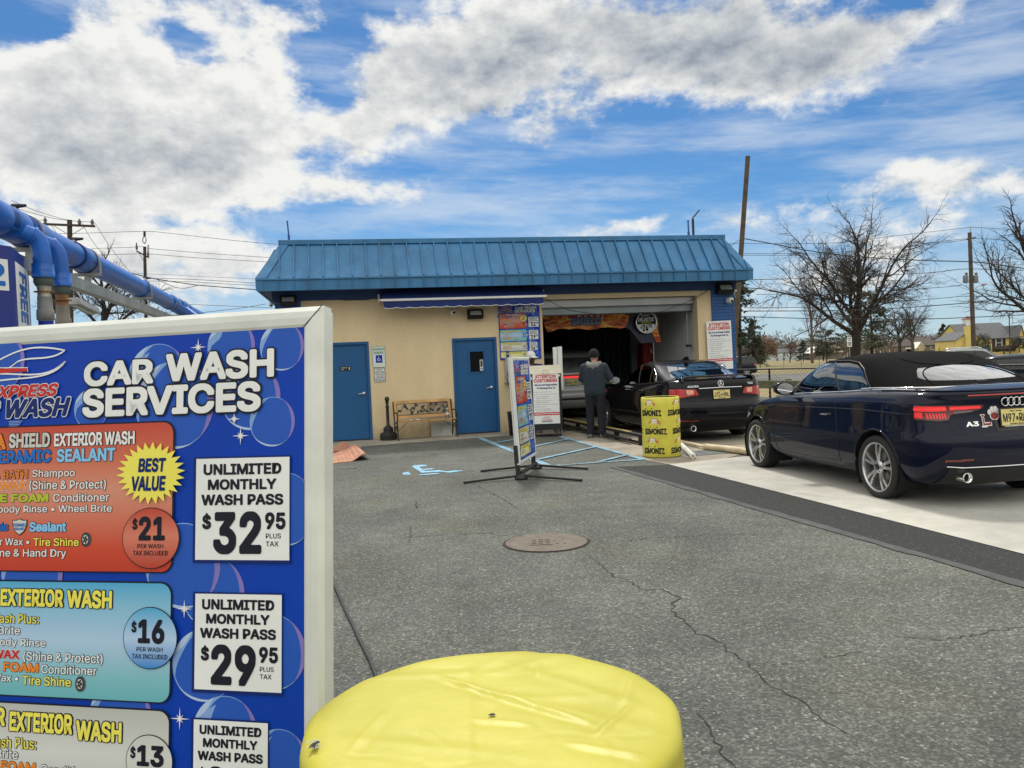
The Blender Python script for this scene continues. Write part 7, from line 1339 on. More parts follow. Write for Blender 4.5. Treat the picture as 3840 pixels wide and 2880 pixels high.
capsule(m, (-.06, -.12, 1.40), (.06, -.12, 1.40), .055, .055, HOODG); capsule(m, (0, -.13, 1.40), (0, -.14, 1.33), .05, .03, HOODG); capsule(m, (.10, .03, 1.44), (.05, .08, 1.42), .035, .03, HOODG); capsule(m, (-.10, .03, 1.44), (-.05, .08, 1.42), .035, .03, HOODG); fuse(m.build('hood', man), .012, 2)
mp = at_y(1992, 1380, 17.35); wk, hd, jd = person('person', 'worker in white baseball cap and blue shirt standing behind the black cabinet, looking down', (mp.x, mp.y, .0), R(180), M('shirt_blue', (.006, .014, .12), .8), bpy.data.materials['shirt_blue'] if bpy.data.materials.get('shirt_blue') else TEE, PANTS, SKIND, SHOE, (((.28, .08, 1.10), (.14, .30, 1.04)), ((-.28, .08, 1.10), (-.12, .30, 1.06))), turn=-.9, nod=.06); wk.scale = (1.02, 1.02, 1.02)
CAPW = M('cap_white', (.74, .74, .73), .8); m = MB(); c_ = hd + Vector((0, 0, .03)); m.lathe_s(tuple(c_ + Vector((0, -.004, .012))), .109, CAPW, 22, 12, (.92, 1.04, .98)); jd2 = Vector((math.sin(-.9), math.cos(-.9), 0)); s2_ = Vector((jd2.y, -jd2.x, 0)); vs = []
for k in range(11): a = -1.2 + 2.4 * k / 10; vs += [tuple(c_ + jd2 * .085 * math.cos(a) + s2_ * .085 * math.sin(a) + Vector((0, 0, .005))), tuple(c_ + jd2 * (.06 + .125 * math.cos(a * .8)) + s2_ * .09 * math.sin(a) + Vector((0, 0, -.035)))]
m.add(vs, [(2 * k, 2 * k + 2, 2 * k + 3, 2 * k + 1) for k in range(10)], CAPW, True); m.add([(x, y, z - .006) for x, y, z in vs], [(2 * k, 2 * k + 1, 2 * k + 3, 2 * k + 2) for k in range(10)], CAPW, True); m.build('cap', wk)
# ---------------------------------------------------------------- trees
BARK = M('bark_dark', (.026, .021, .017), .9, 0, .3, 3, .5, 30); BARKR = M('bark_brown', (.14, .085, .06), .9, 0, .3, 3, .4, 30); BARKG = M('bark_grey', (.085, .072, .06), .9, 0, .3, 3); TWIG = M('twig_brown', (.042, .032, .026), .9, 0, .2, 3); TWIGR = M('twig_red', (.13, .075, .055), .9, 0, .2, 2)
def limb(m, rg, p, d, L, r, lvl, mat, tmat, opt, out):
    n = 5 if lvl < 3 else 3; pts = [p]; rs = [r]; q = Vector(p); dd = Vector(d)
    for k in range(n):
        w = opt['wob'] * (.6 + .4 * lvl); dd = (dd + Vector((rg.gauss(0, w), rg.gauss(0, w), rg.gauss(0, w * .7) + opt['up'][min(lvl, len(opt['up']) - 1)]))).normalized(); q = q + dd * L / n; pts.append(q.copy()); rs.append(r * (1 - (.45 if lvl < opt['max'] else .7) * (k + 1) / n))
    m.tube(pts, rs, mat if lvl < 3 else tmat, (8, 6, 5, 4, 3, 3, 3)[lvl], False, lvl < 3)
    if lvl >= opt['max']: return
    cnt = opt['n'][lvl]
    for k in range(cnt):
        t = opt['from'][lvl] + (1 - opt['from'][lvl]) * (k + rg.random() * .8) / cnt; i = min(n - 1, int(t * n)); f = t * n - i; b = pts[i].lerp(pts[i + 1], f); ax = (pts[i + 1] - pts[i]).normalized(); az = rg.uniform(0, 6.283) if lvl else k * 2.4 + rg.uniform(-.4, .4)
        o1 = ax.orthogonal().normalized(); o2 = ax.cross(o1); sp = R(rg.uniform(*opt['ang'][lvl])); nd = ax * math.cos(sp) + (o1 * math.cos(az) + o2 * math.sin(az)) * math.sin(sp)
        limb(m, rg, b, nd, L * opt['len'][lvl] * rg.uniform(.75, 1.15) * (1.15 - .45 * t), max(opt['rmin'], rs[i] * opt['rad'][lvl]), lvl + 1, mat, tmat, opt, out)
    limb(m, rg, pts[-1], dd, L * .62, max(opt['rmin'], rs[-1] * .92), lvl + 1, mat, tmat, opt, out)
def bare_tree(name, label, px, py_base, d, h, r, seed, mat, tmat, mode, group=None):
    p = at_y(px, py_base, d); z = p.z if group != 'lot' else 0; t = thing(name, label, 'tree', tuple(p), 0, group); m = MB(); rg = random.Random(seed)
    O = dict(oak=dict(max=6, n=[8, 5, 4, 4, 3, 3], ang=[(14, 66), (25, 55), (28, 60), (25, 60), (25, 65), (25, 65)], len=[1.18, .60, .58, .56, .55, .6], rad=[.46, .56, .6, .6, .62, .65], up=[0, .05, .02, .01, .0, .0, .0], wob=.10, rmin=.008), slim=dict(max=4, n=[7, 5, 4, 3], ang=[(18, 34), (20, 42), (25, 50), (25, 50)], len=[.55, .55, .55, .55], rad=[.45, .55, .6, .65], up=[.02, .10, .08, .05, .03], wob=.06, rmin=.014), bush=dict(max=4, n=[11, 5, 4, 3], ang=[(28, 55), (20, 45), (25, 50), (25, 50)], len=[.62, .55, .5, .5], rad=[.35, .6, .6, .6], up=[.0, .09, .08, .05, .03], wob=.07, rmin=.018), wide=dict(max=5, n=[6, 5, 4, 4, 3], ang=[(35, 65), (25, 55), (28, 60), (25, 60), (25, 60)], len=[.85, .62, .58, .55, .55], rad=[.5, .58, .6, .62, .62], up=[0, .04, .02, .01, .0, .0], wob=.09, rmin=.009))[mode]; O['from'] = [dict(oak=.55, slim=.35, bush=.12, wide=.45)[mode], dict(oak=.38).get(mode, .25), .25, .15, .1, .1]
    H = dict(oak=.29, slim=.55, bush=.60, wide=.40)[mode] * h; limb(m, rg, Vector((0, 0, -.5)), Vector((rg.uniform(-.05, .05), 0, 1)), H, r, 0, mat, tmat, O, None)
    k = h / max(v[2] for v in m.v); m.v = [(v[0] * k, v[1] * k, v[2] * k) for v in m.v]; ff, fm, fs = m.f, m.m, m.sm
    ti = m.mats.index(tmat) if tmat in m.mats else -1
    tr = MB(); cw = MB(); tr.v = m.v; cw.v = list(m.v); tr.mats = m.mats; cw.mats = m.mats
    for f_, mm, s_ in zip(ff, fm, fs): q = tr if mm != ti else cw; q.f.append(f_); q.m.append(mm); q.sm.append(s_)
    for q, n_ in ((tr, 'trunk'), (cw, 'crown')):
        used = sorted(set(i for f_ in q.f for i in f_)); mp_ = {a: b for b, a in enumerate(used)}; q.v = [q.v[i] for i in used]; q.f = [tuple(mp_[i] for i in f_) for f_ in q.f]
        if q.f: q.build(n_, t)
    return t
PINEM = [M('needle_dark', (.022, .036, .020), .9, 0, .35, .6), M('needle_mid', (.040, .056, .028), .9, 0, .35, .6), M('needle_brown', (.075, .060, .035), .9, 0, .3, .6)]
def pine_tree(name, label, px, py_base, d, h, wd, seed, mode='pine', tint=0, group='evergreen trees', start=.25):
    p = at_y(px, py_base, d); t = thing(name, label, 'tree', tuple(p), 0, group); rg = random.Random(seed); m = MB(); m.tube([(0, 0, -.4), (.1, 0, h * .5), (0, .1, h * .97)], [h * .022, h * .015, h * .003], BARK, 6); m.build('trunk', t); c = MB(); n = int(42 if mode == 'pine' else 60)
    for k in range(n):
        u = start + (1 - start) * (k + rg.random()) / n; z = h * u; rad = wd / 2 * ((1.05 - u) / (1.05 - start)) ** (.55 if mode == 'pine' else .85) * rg.uniform(.55, 1.15); az = rg.uniform(0, 6.283); drop = rg.uniform(-.05, .22) if mode == 'pine' else rg.uniform(-.3, .0); tip = Vector((rad * math.cos(az), rad * math.sin(az), z + rad * drop)); b = Vector((0, 0, z)); c.tube([b, tip], [.05 * h / 12, .015], BARK, 3, False)
        for j in range(int(44 if mode == 'pine' else 48)):
            f = rg.random() ** .6; q = b.lerp(tip, f) + Vector((rg.gauss(0, .10 * rad), rg.gauss(0, .10 * rad), rg.gauss(0, .035 * h * .5))); s_ = h * rg.uniform(.014, .030); mt = PINEM[tint] if rg.random() < .65 else PINEM[(tint + 1) % 3 if tint < 2 else 1]
            for w in range(3): a = Vector((rg.gauss(0, 1), rg.gauss(0, 1), rg.gauss(.2, .7))).normalized() * s_ * 1.5; e = a.orthogonal().normalized() * s_ * .45; c.add([q - e, q + e, q + a], [(0, 1, 2)], mt)
    c.build('crown', t); return t
def bush(name, label, px, py_base, d, h, wd, seed, mats, group='shrubs near the houses'):
    p = at_y(px, py_base, d); t = thing(name, label, 'shrub', tuple(p), 0, group); rg = random.Random(seed); m = MB()
    for k in range(2800):
        a = rg.uniform(0, 6.283); b = math.acos(rg.uniform(-.6, 1)); r_ = rg.uniform(.55, 1.02) * (1 + .18 * math.sin(3 * a + seed) * math.sin(2 * b)); q = Vector((wd / 2 * r_ * math.sin(b) * math.cos(a), wd / 2 * r_ * math.sin(b) * math.sin(a), h * .45 + h * .55 * r_ * math.cos(b))); s_ = wd * rg.uniform(.03, .065); v = Vector((rg.gauss(0, 1), rg.gauss(0, 1), rg.gauss(.3, 1))).normalized() * s_; e = v.orthogonal().normalized() * s_ * .6; m.add([q - e, q + e, q + v], [(0, 1, 2)], mats[rg.randrange(len(mats))])
    m.build('foliage', t); m = MB(); m.tube([(0, 0, -.3), (0, 0, h * .5)], [wd * .04, wd * .02], BARK, 5); m.build('stem', t)
bare_tree('oak_tree', 'large bare spreading oak with a thick dark trunk behind the convertible', 3200, 1392, 85, 20.2, .62, 6, BARK, TWIG, 'oak', 'bare trees')
bare_tree('bare_tree', 'bare tree with twiggy crown cut by the picture edge beside the right utility pole', 3905, 1345, 72, 15.4, .40, 5, BARK, TWIG, 'wide', 'bare trees')
bare_tree('bare_tree', 'slim reddish brown bare tree standing in front of the pale houses', 3046, 1352, 118, 16.5, .30, 9, BARKR, TWIGR, 'slim', 'bare trees')
bare_tree('bare_tree', 'wide bare tree rising over the dark roofed house', 3425, 1335, 150, 11.5, .30, 14, BARKG, TWIG, 'wide', 'bare trees')
bare_tree('bare_tree', 'small bare tree between the oak and the dark roofed house', 3375, 1330, 130, 8.5, .26, 33, BARK, TWIG, 'wide', 'bare trees')
bare_tree('bare_tree', 'round crowned small brown tree in front of the white house', 2962, 1352, 150, 5.4, .16, 17, BARK, TWIGR, 'bush', 'bare trees')
bare_tree('bare_tree', 'bare tree rising between the two utility poles behind the vacuum pipes', 385, 1330, 62, 9.2, .30, 7, BARK, TWIG, 'wide', 'bare trees')
pine_tree('pine_tree', 'tall dark pine just beyond the brick pillar and the leaning pole', 2775, 1370, 62, 6.9, 4.6, 3, 'pine', 0, start=.2); pine_tree('spruce_tree', 'dense green conifer to the right of the tall pine', 2825, 1365, 90, 4.9, 3.4, 4, 'spruce', 1, start=.02); pine_tree('spruce_tree', 'second green conifer lower than its neighbour and closer to the field', 2850, 1365, 105, 3.6, 3.2, 14, 'spruce', 1, start=.02)
pine_tree('pine_tree', 'spreading pine behind the oak trunk with open branches', 3270, 1370, 105, 9.4, 10.5, 6, 'pine', 1, start=.22); pine_tree('pine_tree', 'lower spreading pine on the near side of the oak trunk over the brown house', 3100, 1365, 108, 4.6, 8.0, 8, 'pine', 1, start=.3)
pine_tree('spruce_tree', 'small rounded conifer between the round brown tree and the slim tree', 3012, 1350, 150, 3.6, 4.2, 10, 'spruce', 0, start=.05); pine_tree('spruce_tree', 'dark spruce standing beside the yellow house chimney', 3540, 1325, 195, 7.0, 6.5, 12, 'spruce', 0, start=.05)
DKB = [PINEM[0], PINEM[1], M('twig_dark', (.045, .038, .028), .9)]; RUS = [M('bush_rust', (.16, .095, .05), .9, 0, .3, 2), TWIGR]
bush('shrub', 'rusty brown shrub left of the white house', 2868, 1352, 130, 4.0, 4.2, 1, RUS); bush('shrub', 'dark green bush in front of the brown gabled house', 3088, 1347, 140, 3.1, 3.2, 2, DKB); bush('shrub', 'tall dark shrub against the yellow house beside the utility pole', 3686, 1322, 140, 3.3, 2.6, 3, DKB); bush('shrub', 'dark shrub at the corner of the yellow house by the picture edge', 3822, 1316, 138, 2.5, 2.6, 4, DKB); bush('shrub', 'low brownish shrub under the shuttered window', 3765, 1322, 140, 1.2, 3.6, 5, RUS + DKB)
# far wood along the horizon: one mass
m = MB(); rg = random.Random(2); WD = [M('wood_brown', (.115, .088, .07), .95, 0, .2, .05), M('wood_grey', (.15, .13, .115), .95, 0, .2, .05), M('wood_green', (.055, .06, .04), .95, 0, .2, .05)]
for k in range(1500):
    px = rg.uniform(2690, 3900) if k < 900 else rg.uniform(-2600, 2690); d = rg.uniform(330, 460); b = at_y(px, 1340, d); z0 = -1.6; h = rg.uniform(4.5, 9) * (1.25 if 2750 < px < 2950 else 1); cw = rg.uniform(1.5, 3.5); mt = WD[0 if rg.random() < .6 else 1] if rg.random() < .88 else WD[2]
    m.tube([(b.x, d, z0), (b.x + rg.gauss(0, .3), d, z0 + h * .7)], [.2, .06], mt, 3, False)
    for j in range(26): q = Vector((b.x + rg.gauss(0, cw * .5), d + rg.gauss(0, 1), z0 + h * rg.uniform(.2, 1.05) ** .8)); a = Vector((rg.gauss(0, .5), rg.gauss(0, .3), rg.uniform(.3, 1))).normalized() * rg.uniform(.5, 1.4); e = Vector((.10, 0, 0)) if rg.random() < .6 else Vector((.3, 0, .1)); m.add([q - e, q + e, q + a], [(0, 1, 2)], mt)
o = m.build('distant_wood'); tag(o, 'brownish leafless wood along the horizon behind the houses', 'wood', kind='stuff')
# ---------------------------------------------------------------- houses
YWAL = M('house_yellow', (.62, .50, .17), .7, 0, .06, 1); SHING = M('shingle_grey', (.10, .105, .115), .85, 0, .15, 2); SHINB = M('shingle_brown', (.075, .062, .055), .85, 0, .2, 2); SIDW = M('siding_white', (.56, .62, .66), .7, 0, .08, 2); SIDB = M('siding_brown', (.19, .16, .135), .8, 0, .1, 2); TRIMW = M('trim_white', (.70, .70, .68), .6); PANE = M('house_pane', (.03, .035, .04), .1); SHUT = M('shutter_dark', (.03, .022, .025), .7); ROOFR = M('roof_red', (.16, .05, .04), .7); ROOFT = M('shingle_tan', (.24, .18, .12), .85, 0, .2, 2)
def hframe(px, py, d): p = at_y(px, py, d); k = d / CF; return p, lambda x, y: ((x - px) * k, -(y - py) * k)
def win(root, x, z, w, h, y, shutters=False):
    m = MB(); f = .12
    for a in ((x - w / 2, x + w / 2, z + h / 2 - f, z + h / 2), (x - w / 2, x + w / 2, z - h / 2, z - h / 2 + f), (x - w / 2, x - w / 2 + f, z - h / 2 + f, z + h / 2 - f), (x + w / 2 - f, x + w / 2, z - h / 2 + f, z + h / 2 - f), (x - w / 2 + f, x + w / 2 - f, z - .04, z + .04)): m.box(a[0], a[1], y - .08, y, a[2], a[3], TRIMW)
    o = m.build('window', root); m = MB(); m.box(x - w / 2 + f, x + w / 2 - f, y - .03, y - .01, z - h / 2 + f, z + h / 2 - f, PANE); m.build('pane', o)
    if shutters:
        for s_ in (1, -1): m = MB(); a = x + s_ * (w / 2 + .38); m.box(a - .32, a + .32, y - .07, y, z - h / 2, z + h / 2, SHUT); m.build('shutter', root)
def gable(m, x0, x1, y0, y1, zb, ze, zr, mat, rmat, axis='x', ov=.35, th=.16, rm=None):
    """walls with a gabled roof; ridge along axis"""
    rm = rm or m
    if axis == 'x': pr = [(x0, y0, zb), (x0, y1, zb), (x0, y1, ze), (x0, (y0 + y1) / 2, zr), (x0, y0, ze)]; m.prism(pr, (x1 - x0, 0, 0), mat); a, b, c = Vector((x0 - ov, y0 - ov, ze - ov * (zr - ze) / ((y1 - y0) / 2))), Vector((x0 - ov, (y0 + y1) / 2, zr)), Vector((x0 - ov, y1 + ov, ze - ov * (zr - ze) / ((y1 - y0) / 2))); ex = (x1 - x0 + 2 * ov, 0, 0)
    else: pr = [(x0, y0, zb), (x1, y0, zb), (x1, y0, ze), ((x0 + x1) / 2, y0, zr), (x0, y0, ze)]; m.prism(pr, (0, y1 - y0, 0), mat); s_ = ov * (zr - ze) / ((x1 - x0) / 2); a, b, c = Vector((x0 - ov, y0 - ov, ze - s_)), Vector(((x0 + x1) / 2, y0 - ov, zr)), Vector((x1 + ov, y0 - ov, ze - s_)); ex = (0, y1 - y0 + 2 * ov, 0)
    up = Vector((0, 0, th)); rm.prism([a + up * .1, b + up * .1, b + up, a + up], ex, rmat); rm.prism([b + up * .1, c + up * .1, c + up, b + up], ex, rmat)
d = 165; p, q = hframe(3690, 1336, d); t = thing('yellow_house', 'yellow house with grey roof, chimney and white cupola beside the utility pole', 'house', tuple(p)); w = MB(); r_ = MB(); X = lambda x: q(x, 0)[0]; Z = lambda y: q(0, y)[1]
gable(w, X(3622), X(3808), 0, 11, -1, Z(1269) , Z(1212), YWAL, SHING, 'x', rm=r_); gable(w, X(3556), X(3650), -3.0, 5, -1, Z(1272), Z(1244), YWAL, SHING, 'y', .25, rm=r_); gable(w, X(3796), X(3816), -2.2, 4, -1, Z(1268), Z(1228), YWAL, SHING, 'y', .3, rm=r_); w.build('wall', t); r_.build('roof', t); m = MB(); m.box(X(3586), X(3608), -3.7, -3.05, -1, Z(1222), YWAL); m.build('chimney', t)
m = MB(); cx, z0, z1 = X(3690), Z(1218), Z(1192); m.box(cx - .75, cx + .75, 4.7, 6.3, z0 - 1, z1, TRIMW); k = m.build('cupola', t); m = MB(); m.add([(cx - .95, 4.5, z1), (cx + .95, 4.5, z1), (cx + .95, 6.5, z1), (cx - .95, 6.5, z1), (cx, 5.5, z1 + .75)], [(0, 1, 4), (1, 2, 4), (2, 3, 4), (3, 0, 4)], ROOFR); m.build('cupola_roof', k)
win(t, X(3746.5), Z(1288), 1.35, 1.95, -.01, True); win(t, X(3805), Z(1282), .6, 1.2, -2.21)
d = 300; p, q = hframe(2970, 1354, d); t = thing('white_house', 'white two storey house behind the iron fence and the round brown tree', 'house', tuple(p)); w = MB(); r_ = MB(); gable(w, X(2896), X(3010), 0, 9, -1, Z(1321), Z(1308), SIDW, SHING, 'x', rm=r_); gable(w, X(3000), X(3046), -2, 7, -1, Z(1315), Z(1303), SIDW, SHING, 'y', rm=r_); w.build('wall', t); r_.build('roof', t)
for x, y in ((2912, 1328), (2942, 1328), (2985, 1326), (2915, 1346), (2940, 1346)): win(t, X(x), Z(y), 1.0, 1.3, -.01)
win(t, X(3026), Z(1322), 1.6, 1.3, -2.01, True); m = MB(); m.box(X(3002), X(3040), -4, -2.1, Z(1339), Z(1335), SHING); m.build('porch_roof', t); m = MB()
for x in (3004, 3020, 3037): m.box(X(x) - .12, X(x) + .12, -3.9, -3.7, -.5, Z(1339), TRIMW)
m.build('porch_post', t)
d = 240; p, q = hframe(3105, 1350, d); t = thing('brown_house', 'brown gabled house with tan roof between slim tree and oak', 'house', tuple(p)); w = MB(); r_ = MB(); gable(w, X(3052), X(3106), 0, 8, -1, Z(1322), Z(1301), SIDB, TRIMW, 'y', .3, .3, rm=r_); gable(w, X(3090), X(3165), 1, 9, -1, Z(1322), Z(1298), SIDB, ROOFT, 'x', rm=r_); w.build('wall', t); r_.build('roof', t); m = MB(); gable(m, X(3122), X(3142), -.6, 4, Z(1322), Z(1311), Z(1305), SIDB, ROOFT, 'y', .2, .15); m.build('dormer', t); win(t, X(3076), Z(1318), .8, 1.5, -.01); win(t, X(3132), Z(1316), 1.1, .9, -.61)
d = 190; p, q = hframe(3480, 1340, d); t = thing('hip_roof_house', 'low house with dark brown hipped roof between the bare trees and the yellow house', 'house', tuple(p)); m = MB(); m.box(X(3424), X(3540), 0, 9, -1, Z(1292), SIDB); m.build('wall', t); m = MB(); z0, z1 = Z(1294), Z(1258); x0, x1 = X(3416), X(3552); m.add([(x0, -.6, z0), (x1, -.6, z0), (x1, 9.6, z0), (x0, 9.6, z0), (X(3445), 4.5, z1), (X(3485), 4.5, z1)], [(0, 1, 5, 4), (1, 2, 5), (2, 3, 4, 5), (3, 0, 4)], SHINB); m.build('roof', t); m = MB(); gable(m, X(3424), X(3450), -2, 3, -1, Z(1302), Z(1284), M('siding_cream', (.45, .38, .22), .8), TRIMW, 'y', .2, .2); m.build('porch', t); win(t, X(3500), Z(1302), 1.2, 1.2, -.01)
d = 180; p, q = hframe(3830, 1336, d); t = thing('neighbour_house', 'brown roofed house just past the yellow house at the picture edge', 'house', tuple(p)); w = MB(); r_ = MB(); gable(w, X(3822), X(3880), 3, 11, -1, Z(1275), Z(1247), SIDB, SHINB, 'x', rm=r_); w.build('wall', t); r_.build('roof', t); win(t, X(3834), Z(1290), .9, 1.2, 2.99)
p = at_y(3706, 1312, 130); t = thing('bin_cabinet', 'dark green utility cabinet by the fence in front of the yellow house', 'cabinet', (p.x, p.y, p.z - .9)); m = MB(); m.box(-.42, .42, 0, .6, 0, 1.5, M('cabinet_green', (.015, .06, .06), .6), .05); m.build('cabinet_box', t); m = MB(); m.box(-.45, .45, -.03, .63, 1.5, 1.56, BLACK); m.build('lid', t)
# ---------------------------------------------------------------- fences, sign
fa, fb = Vector((30, 117)), Vector((60, 90)); n = 300; t = thing('iron_fence', 'long black iron picket fence along the far side of the street', 'fence', (fa.x, fa.y, tz(fa.x, fa.y))); fd = (fb - fa); L_ = fd.length; fd /= L_; m = MB(); z0 = tz(fa.x, fa.y)
for k in range(n): s_ = L_ * k / (n - 1); q = fd * s_; z = tz(fa.x + q.x, fa.y + q.y) - z0; hh = 1.75 if k % 18 else 1.95; r_ = .012 if k % 18 else .035; m.tube([(q.x, q.y, z), (q.x, q.y, z + hh)], r_, IRON, 4)
for zz in (.2, 1.5): m.tube([(fd.x * L_ * k / 12, fd.y * L_ * k / 12, tz(fa.x + fd.x * L_ * k / 12, fa.y + fd.y * L_ * k / 12) - z0 + zz) for k in range(13)], .02, IRON, 4)
m.build('pickets', t)
fs = FP - FDIR * 2.2; L_ = 15.0; t = thing('chain_link_fence', 'low black chain link fence along the edge of the lot beyond the cars', 'fence', (fs.x, fs.y, 0), math.atan2(FDIR.y, FDIR.x)); Hf = .98
for k in range(8): m = MB(); x = .05 + k * (L_ - .1) / 7; m.tube([(x, 0, -.2), (x, 0, Hf + .02)], .032, BLACK, 8); m.build('post', t)
m = MB(); m.tube([(0, 0, Hf), (L_, 0, Hf)], .024, BLACK, 8); m.build('top_rail', t); m = MB(); s_ = .13
for k in range(int((L_ + Hf) / s_)):
    for sg in (1, -1):
        x0 = k * s_ - (Hf if sg > 0 else 0); P = [(x0 + (zz if sg > 0 else -zz), 0, zz) for zz in (0.02, Hf - .01)]; 
        if min(P[0][0], P[1][0]) < 0 or max(P[0][0], P[1][0]) > L_: continue
        m.tube([(P[0][0], .004 * sg, P[0][2]), (P[1][0], .004 * sg, P[1][2])], .0035, BLACK, 3, False)
m.build('mesh', t)
g0 = fs + FN * -.18; t = thing('guard_beam', 'weathered greenish timber guard beam on posts in front of the chain link fence', 'guard rail', (g0.x, g0.y, 0), math.atan2(FDIR.y, FDIR.x)); GW = M('weathered_timber', (.15, .155, .10), .85, 0, .25, 3, .3, 30); m = MB()
for k in range(5): m.box(k * 3.0 + .004, k * 3.0 + 2.996, -.05, .05, .37, .62, GW, .008)
m.build('beam', t)
for k in range(6): m = MB(); x = min(k * 3.0, L_ - .15); m.box(x, x + .15, .055, .17, -.1, .66, GW); m.build('post', t)
p = at_y(3187, 1345, 76); t = thing('speed_sign', 'white speed limit 35 sign in front of the oak trunk', 'road sign', (p.x, p.y, tz(p.x, p.y))); zb = at_y(3187, 1300, 76).z - tz(p.x, p.y); hh = at_y(3187, 1264, 76).z - tz(p.x, p.y) - zb; ww = 17 / CF * 76; m = MB(); m.tube([(0, 0, 0), (0, 0, zb + hh)], .035, GREYM, 6); m.build('post', t); m = MB(lambda x, y, z: (x, -.05 - z, zb + y)); m.prism([(x, y, 0) for x, y in rrect(-ww / 2, 0, ww / 2, hh, .04)], (0, 0, .01), PW); m.text('SPEED', -ww * .4, hh * .80, ww * .4, hh * .92, PK, .012, .03); m.text('LIMIT', -ww * .32, hh * .62, ww * .32, hh * .74, PK, .012, .03); m.text('35', -ww * .36, hh * .10, ww * .36, hh * .50, PK, .012, .035); m.build('sign_plate', t)
# ---------------------------------------------------------------- poles and wires
POLE = M('pole_wood', (.085, .062, .046), .9, 0, .3, 4, .4, 25); POLED = M('pole_wood_dark', (.055, .038, .03), .9, 0, .3, 4, .4, 25)
def upole(name, label, x0, y0, x1, y1, d, r0, r1, mat, group='utility poles'): a, b = at_y(x0, y0, d), at_y(x1, y1, d); a = a + (a - b).normalized() * max(0, (a.z - tz(a.x, a.y) + .3)); t = thing(name, label, 'pole', tuple(a), 0, group); m = MB(); m.tube([(0, 0, 0), (b - a) * .5, b - a], [r0, (r0 + r1) / 2, r1], mat, 12); m.build('shaft', t); return t, a, lambda x, y, dd=d: at_y(x, y, dd) - a
def insul(m, p, h=.22): m.lathe([(.03, 0), (.09, .02), (.09, .06), (.05, .08), (.1, .11), (.1, .15), (.03, h)], M('insulator', (.10, .09, .09), .3) if not bpy.data.materials.get('insulator') else bpy.data.materials['insulator'], 10, tuple(p))
t, a, g = upole('utility_pole', 'wooden utility pole with a wide crossarm behind the blue vacuum pipes', 266, 1240, 261, 825, 45, .15, .13, POLED); m = MB(); p0, p1 = g(168, 842), g(361, 850); m.prism([p0 + Vector((0, -.2, -.06)), p0 + Vector((0, -.2, .06)), p1 + Vector((0, -.2, .06)), p1 + Vector((0, -.2, -.06))], (0, .1, 0), POLED); m.build('crossarm', t); m = MB(); m.tube([g(208, 848) + Vector((0, -.2, 0)), g(255, 878)], .02, GREYM, 5); m.build('brace', t); m = MB(); m.tube([g(322, 854) + Vector((0, -.2, 0)), g(270, 880)], .02, GREYM, 5); m.build('brace', t)
for x, y in ((176, 840), (304, 846), (352, 847)): m = MB(); insul(m, g(x, y) + Vector((0, -.15, .04)), .3); m.build('insulator', t)
t, a, g = upole('utility_pole', 'wooden utility pole with a forked top bracket left of the car wash roof', 548, 1230, 542.5, 925, 66, .14, .12, POLED); m = MB(); m.tube([g(542, 914), g(535, 905), g(536, 893), g(541, 886)], .035, IRON, 6); m.tube([g(542, 914), g(548, 905), g(547, 893), g(542, 886)], .035, IRON, 6); m.tube([g(542, 886), g(542, 867)], .10, IRON, 8); m.build('fork_bracket', t); m = MB(); m.tube([g(512, 941), g(558, 966)], .07, POLED, 4); m.build('crossarm', t); m = MB(); m.tube([g(522, 948), g(536, 976)], .03, GREYM, 5); m.build('brace', t)
for x, y in ((513, 937), (556, 962)): m = MB(); insul(m, g(x, y), .6); m.build('insulator', t)
m = MB(); m.tube([g(555.5, 943), g(556, 918)], .07, LENS, 8); m.build('arrester', t)
t, a, g = upole('utility_pole', 'wooden utility pole carrying two grey transformers beside the yellow house', 3652, 1325, 3636, 872, 58, .17, .13, POLE); m = MB(); m.tube([g(3638, 880), g(3640, 862)], .03, GREYM, 6); m.tube([g(3640, 862), g(3640, 850)], .05, LENS, 6); m.build('top_pin', t); m = MB(); m.tube([g(3624, 897), g(3660, 890)], .04, POLE, 5); m.build('crossarm', t)
for x, s_ in ((3621, 1), (3658, 1)): m = MB(); c_ = g(x, 1046); m.lathe([(0, -.29), (.16, -.29), (.18, -.26), (.18, .2), (.16, .26), (.06, .29), (0, .29)], M('transformer_grey', (.17, .18, .19), .5) if s_ == 1 and not bpy.data.materials.get('transformer_grey') else bpy.data.materials['transformer_grey'], 18, tuple(c_)); insul(m, c_ + Vector((.06, 0, .27)), .2); m.build('transformer', t)
m = MB(); m.tube([g(3647, 1088), g(3668, 1074), g(3688, 1068)], .03, GREYM, 6); m.build('lamp_arm', t); m = MB(); m.tube([g(3684, 1069), g(3700, 1064)], [.10, .06], GREYM, 8); m.build('lamp_head', t)
t, a, g = upole('leaning_pole', 'tall leaning wooden pole without wires on top, right behind the car wash roof', 2756, 1270, 2804.5, 586, 30, .095, .085, POLE, None); m = MB(); m.tube([g(2771, 900) , g(2745, 920), g(2720, 945)], .012, IRON, 5); m.build('stay', t)
t, a, g = upole('light_pole', 'thin grey light pole standing in front of the yellow house', 3788, 1330, 3784, 1172, 90, .06, .05, POLED, None); m = MB(); m.tube([g(3784, 1174), g(3796, 1166)], .05, GREYM, 6); m.build('lamp_head', t)
WIRE = M('wire_black', (.018, .019, .021), .6)
def Q8(L): return [(2600 + x * .5606, 560 + y * .5606) for x, y in L]
def Q0(L): return [(x * .28935, 760 + y * .28935) for x, y in L]
def Q4(L): return [(420 + x * .28935, 840 + y * .28935) for x, y in L]
wa = 'thin overhead wire crossing the sky between the leaning pole and the transformer pole'; wb_ = 'thin overhead wire crossing the sky left of the car wash roof'; wt_ = 'heavy black overhead cable crossing the sky between the leaning pole and the transformer pole'
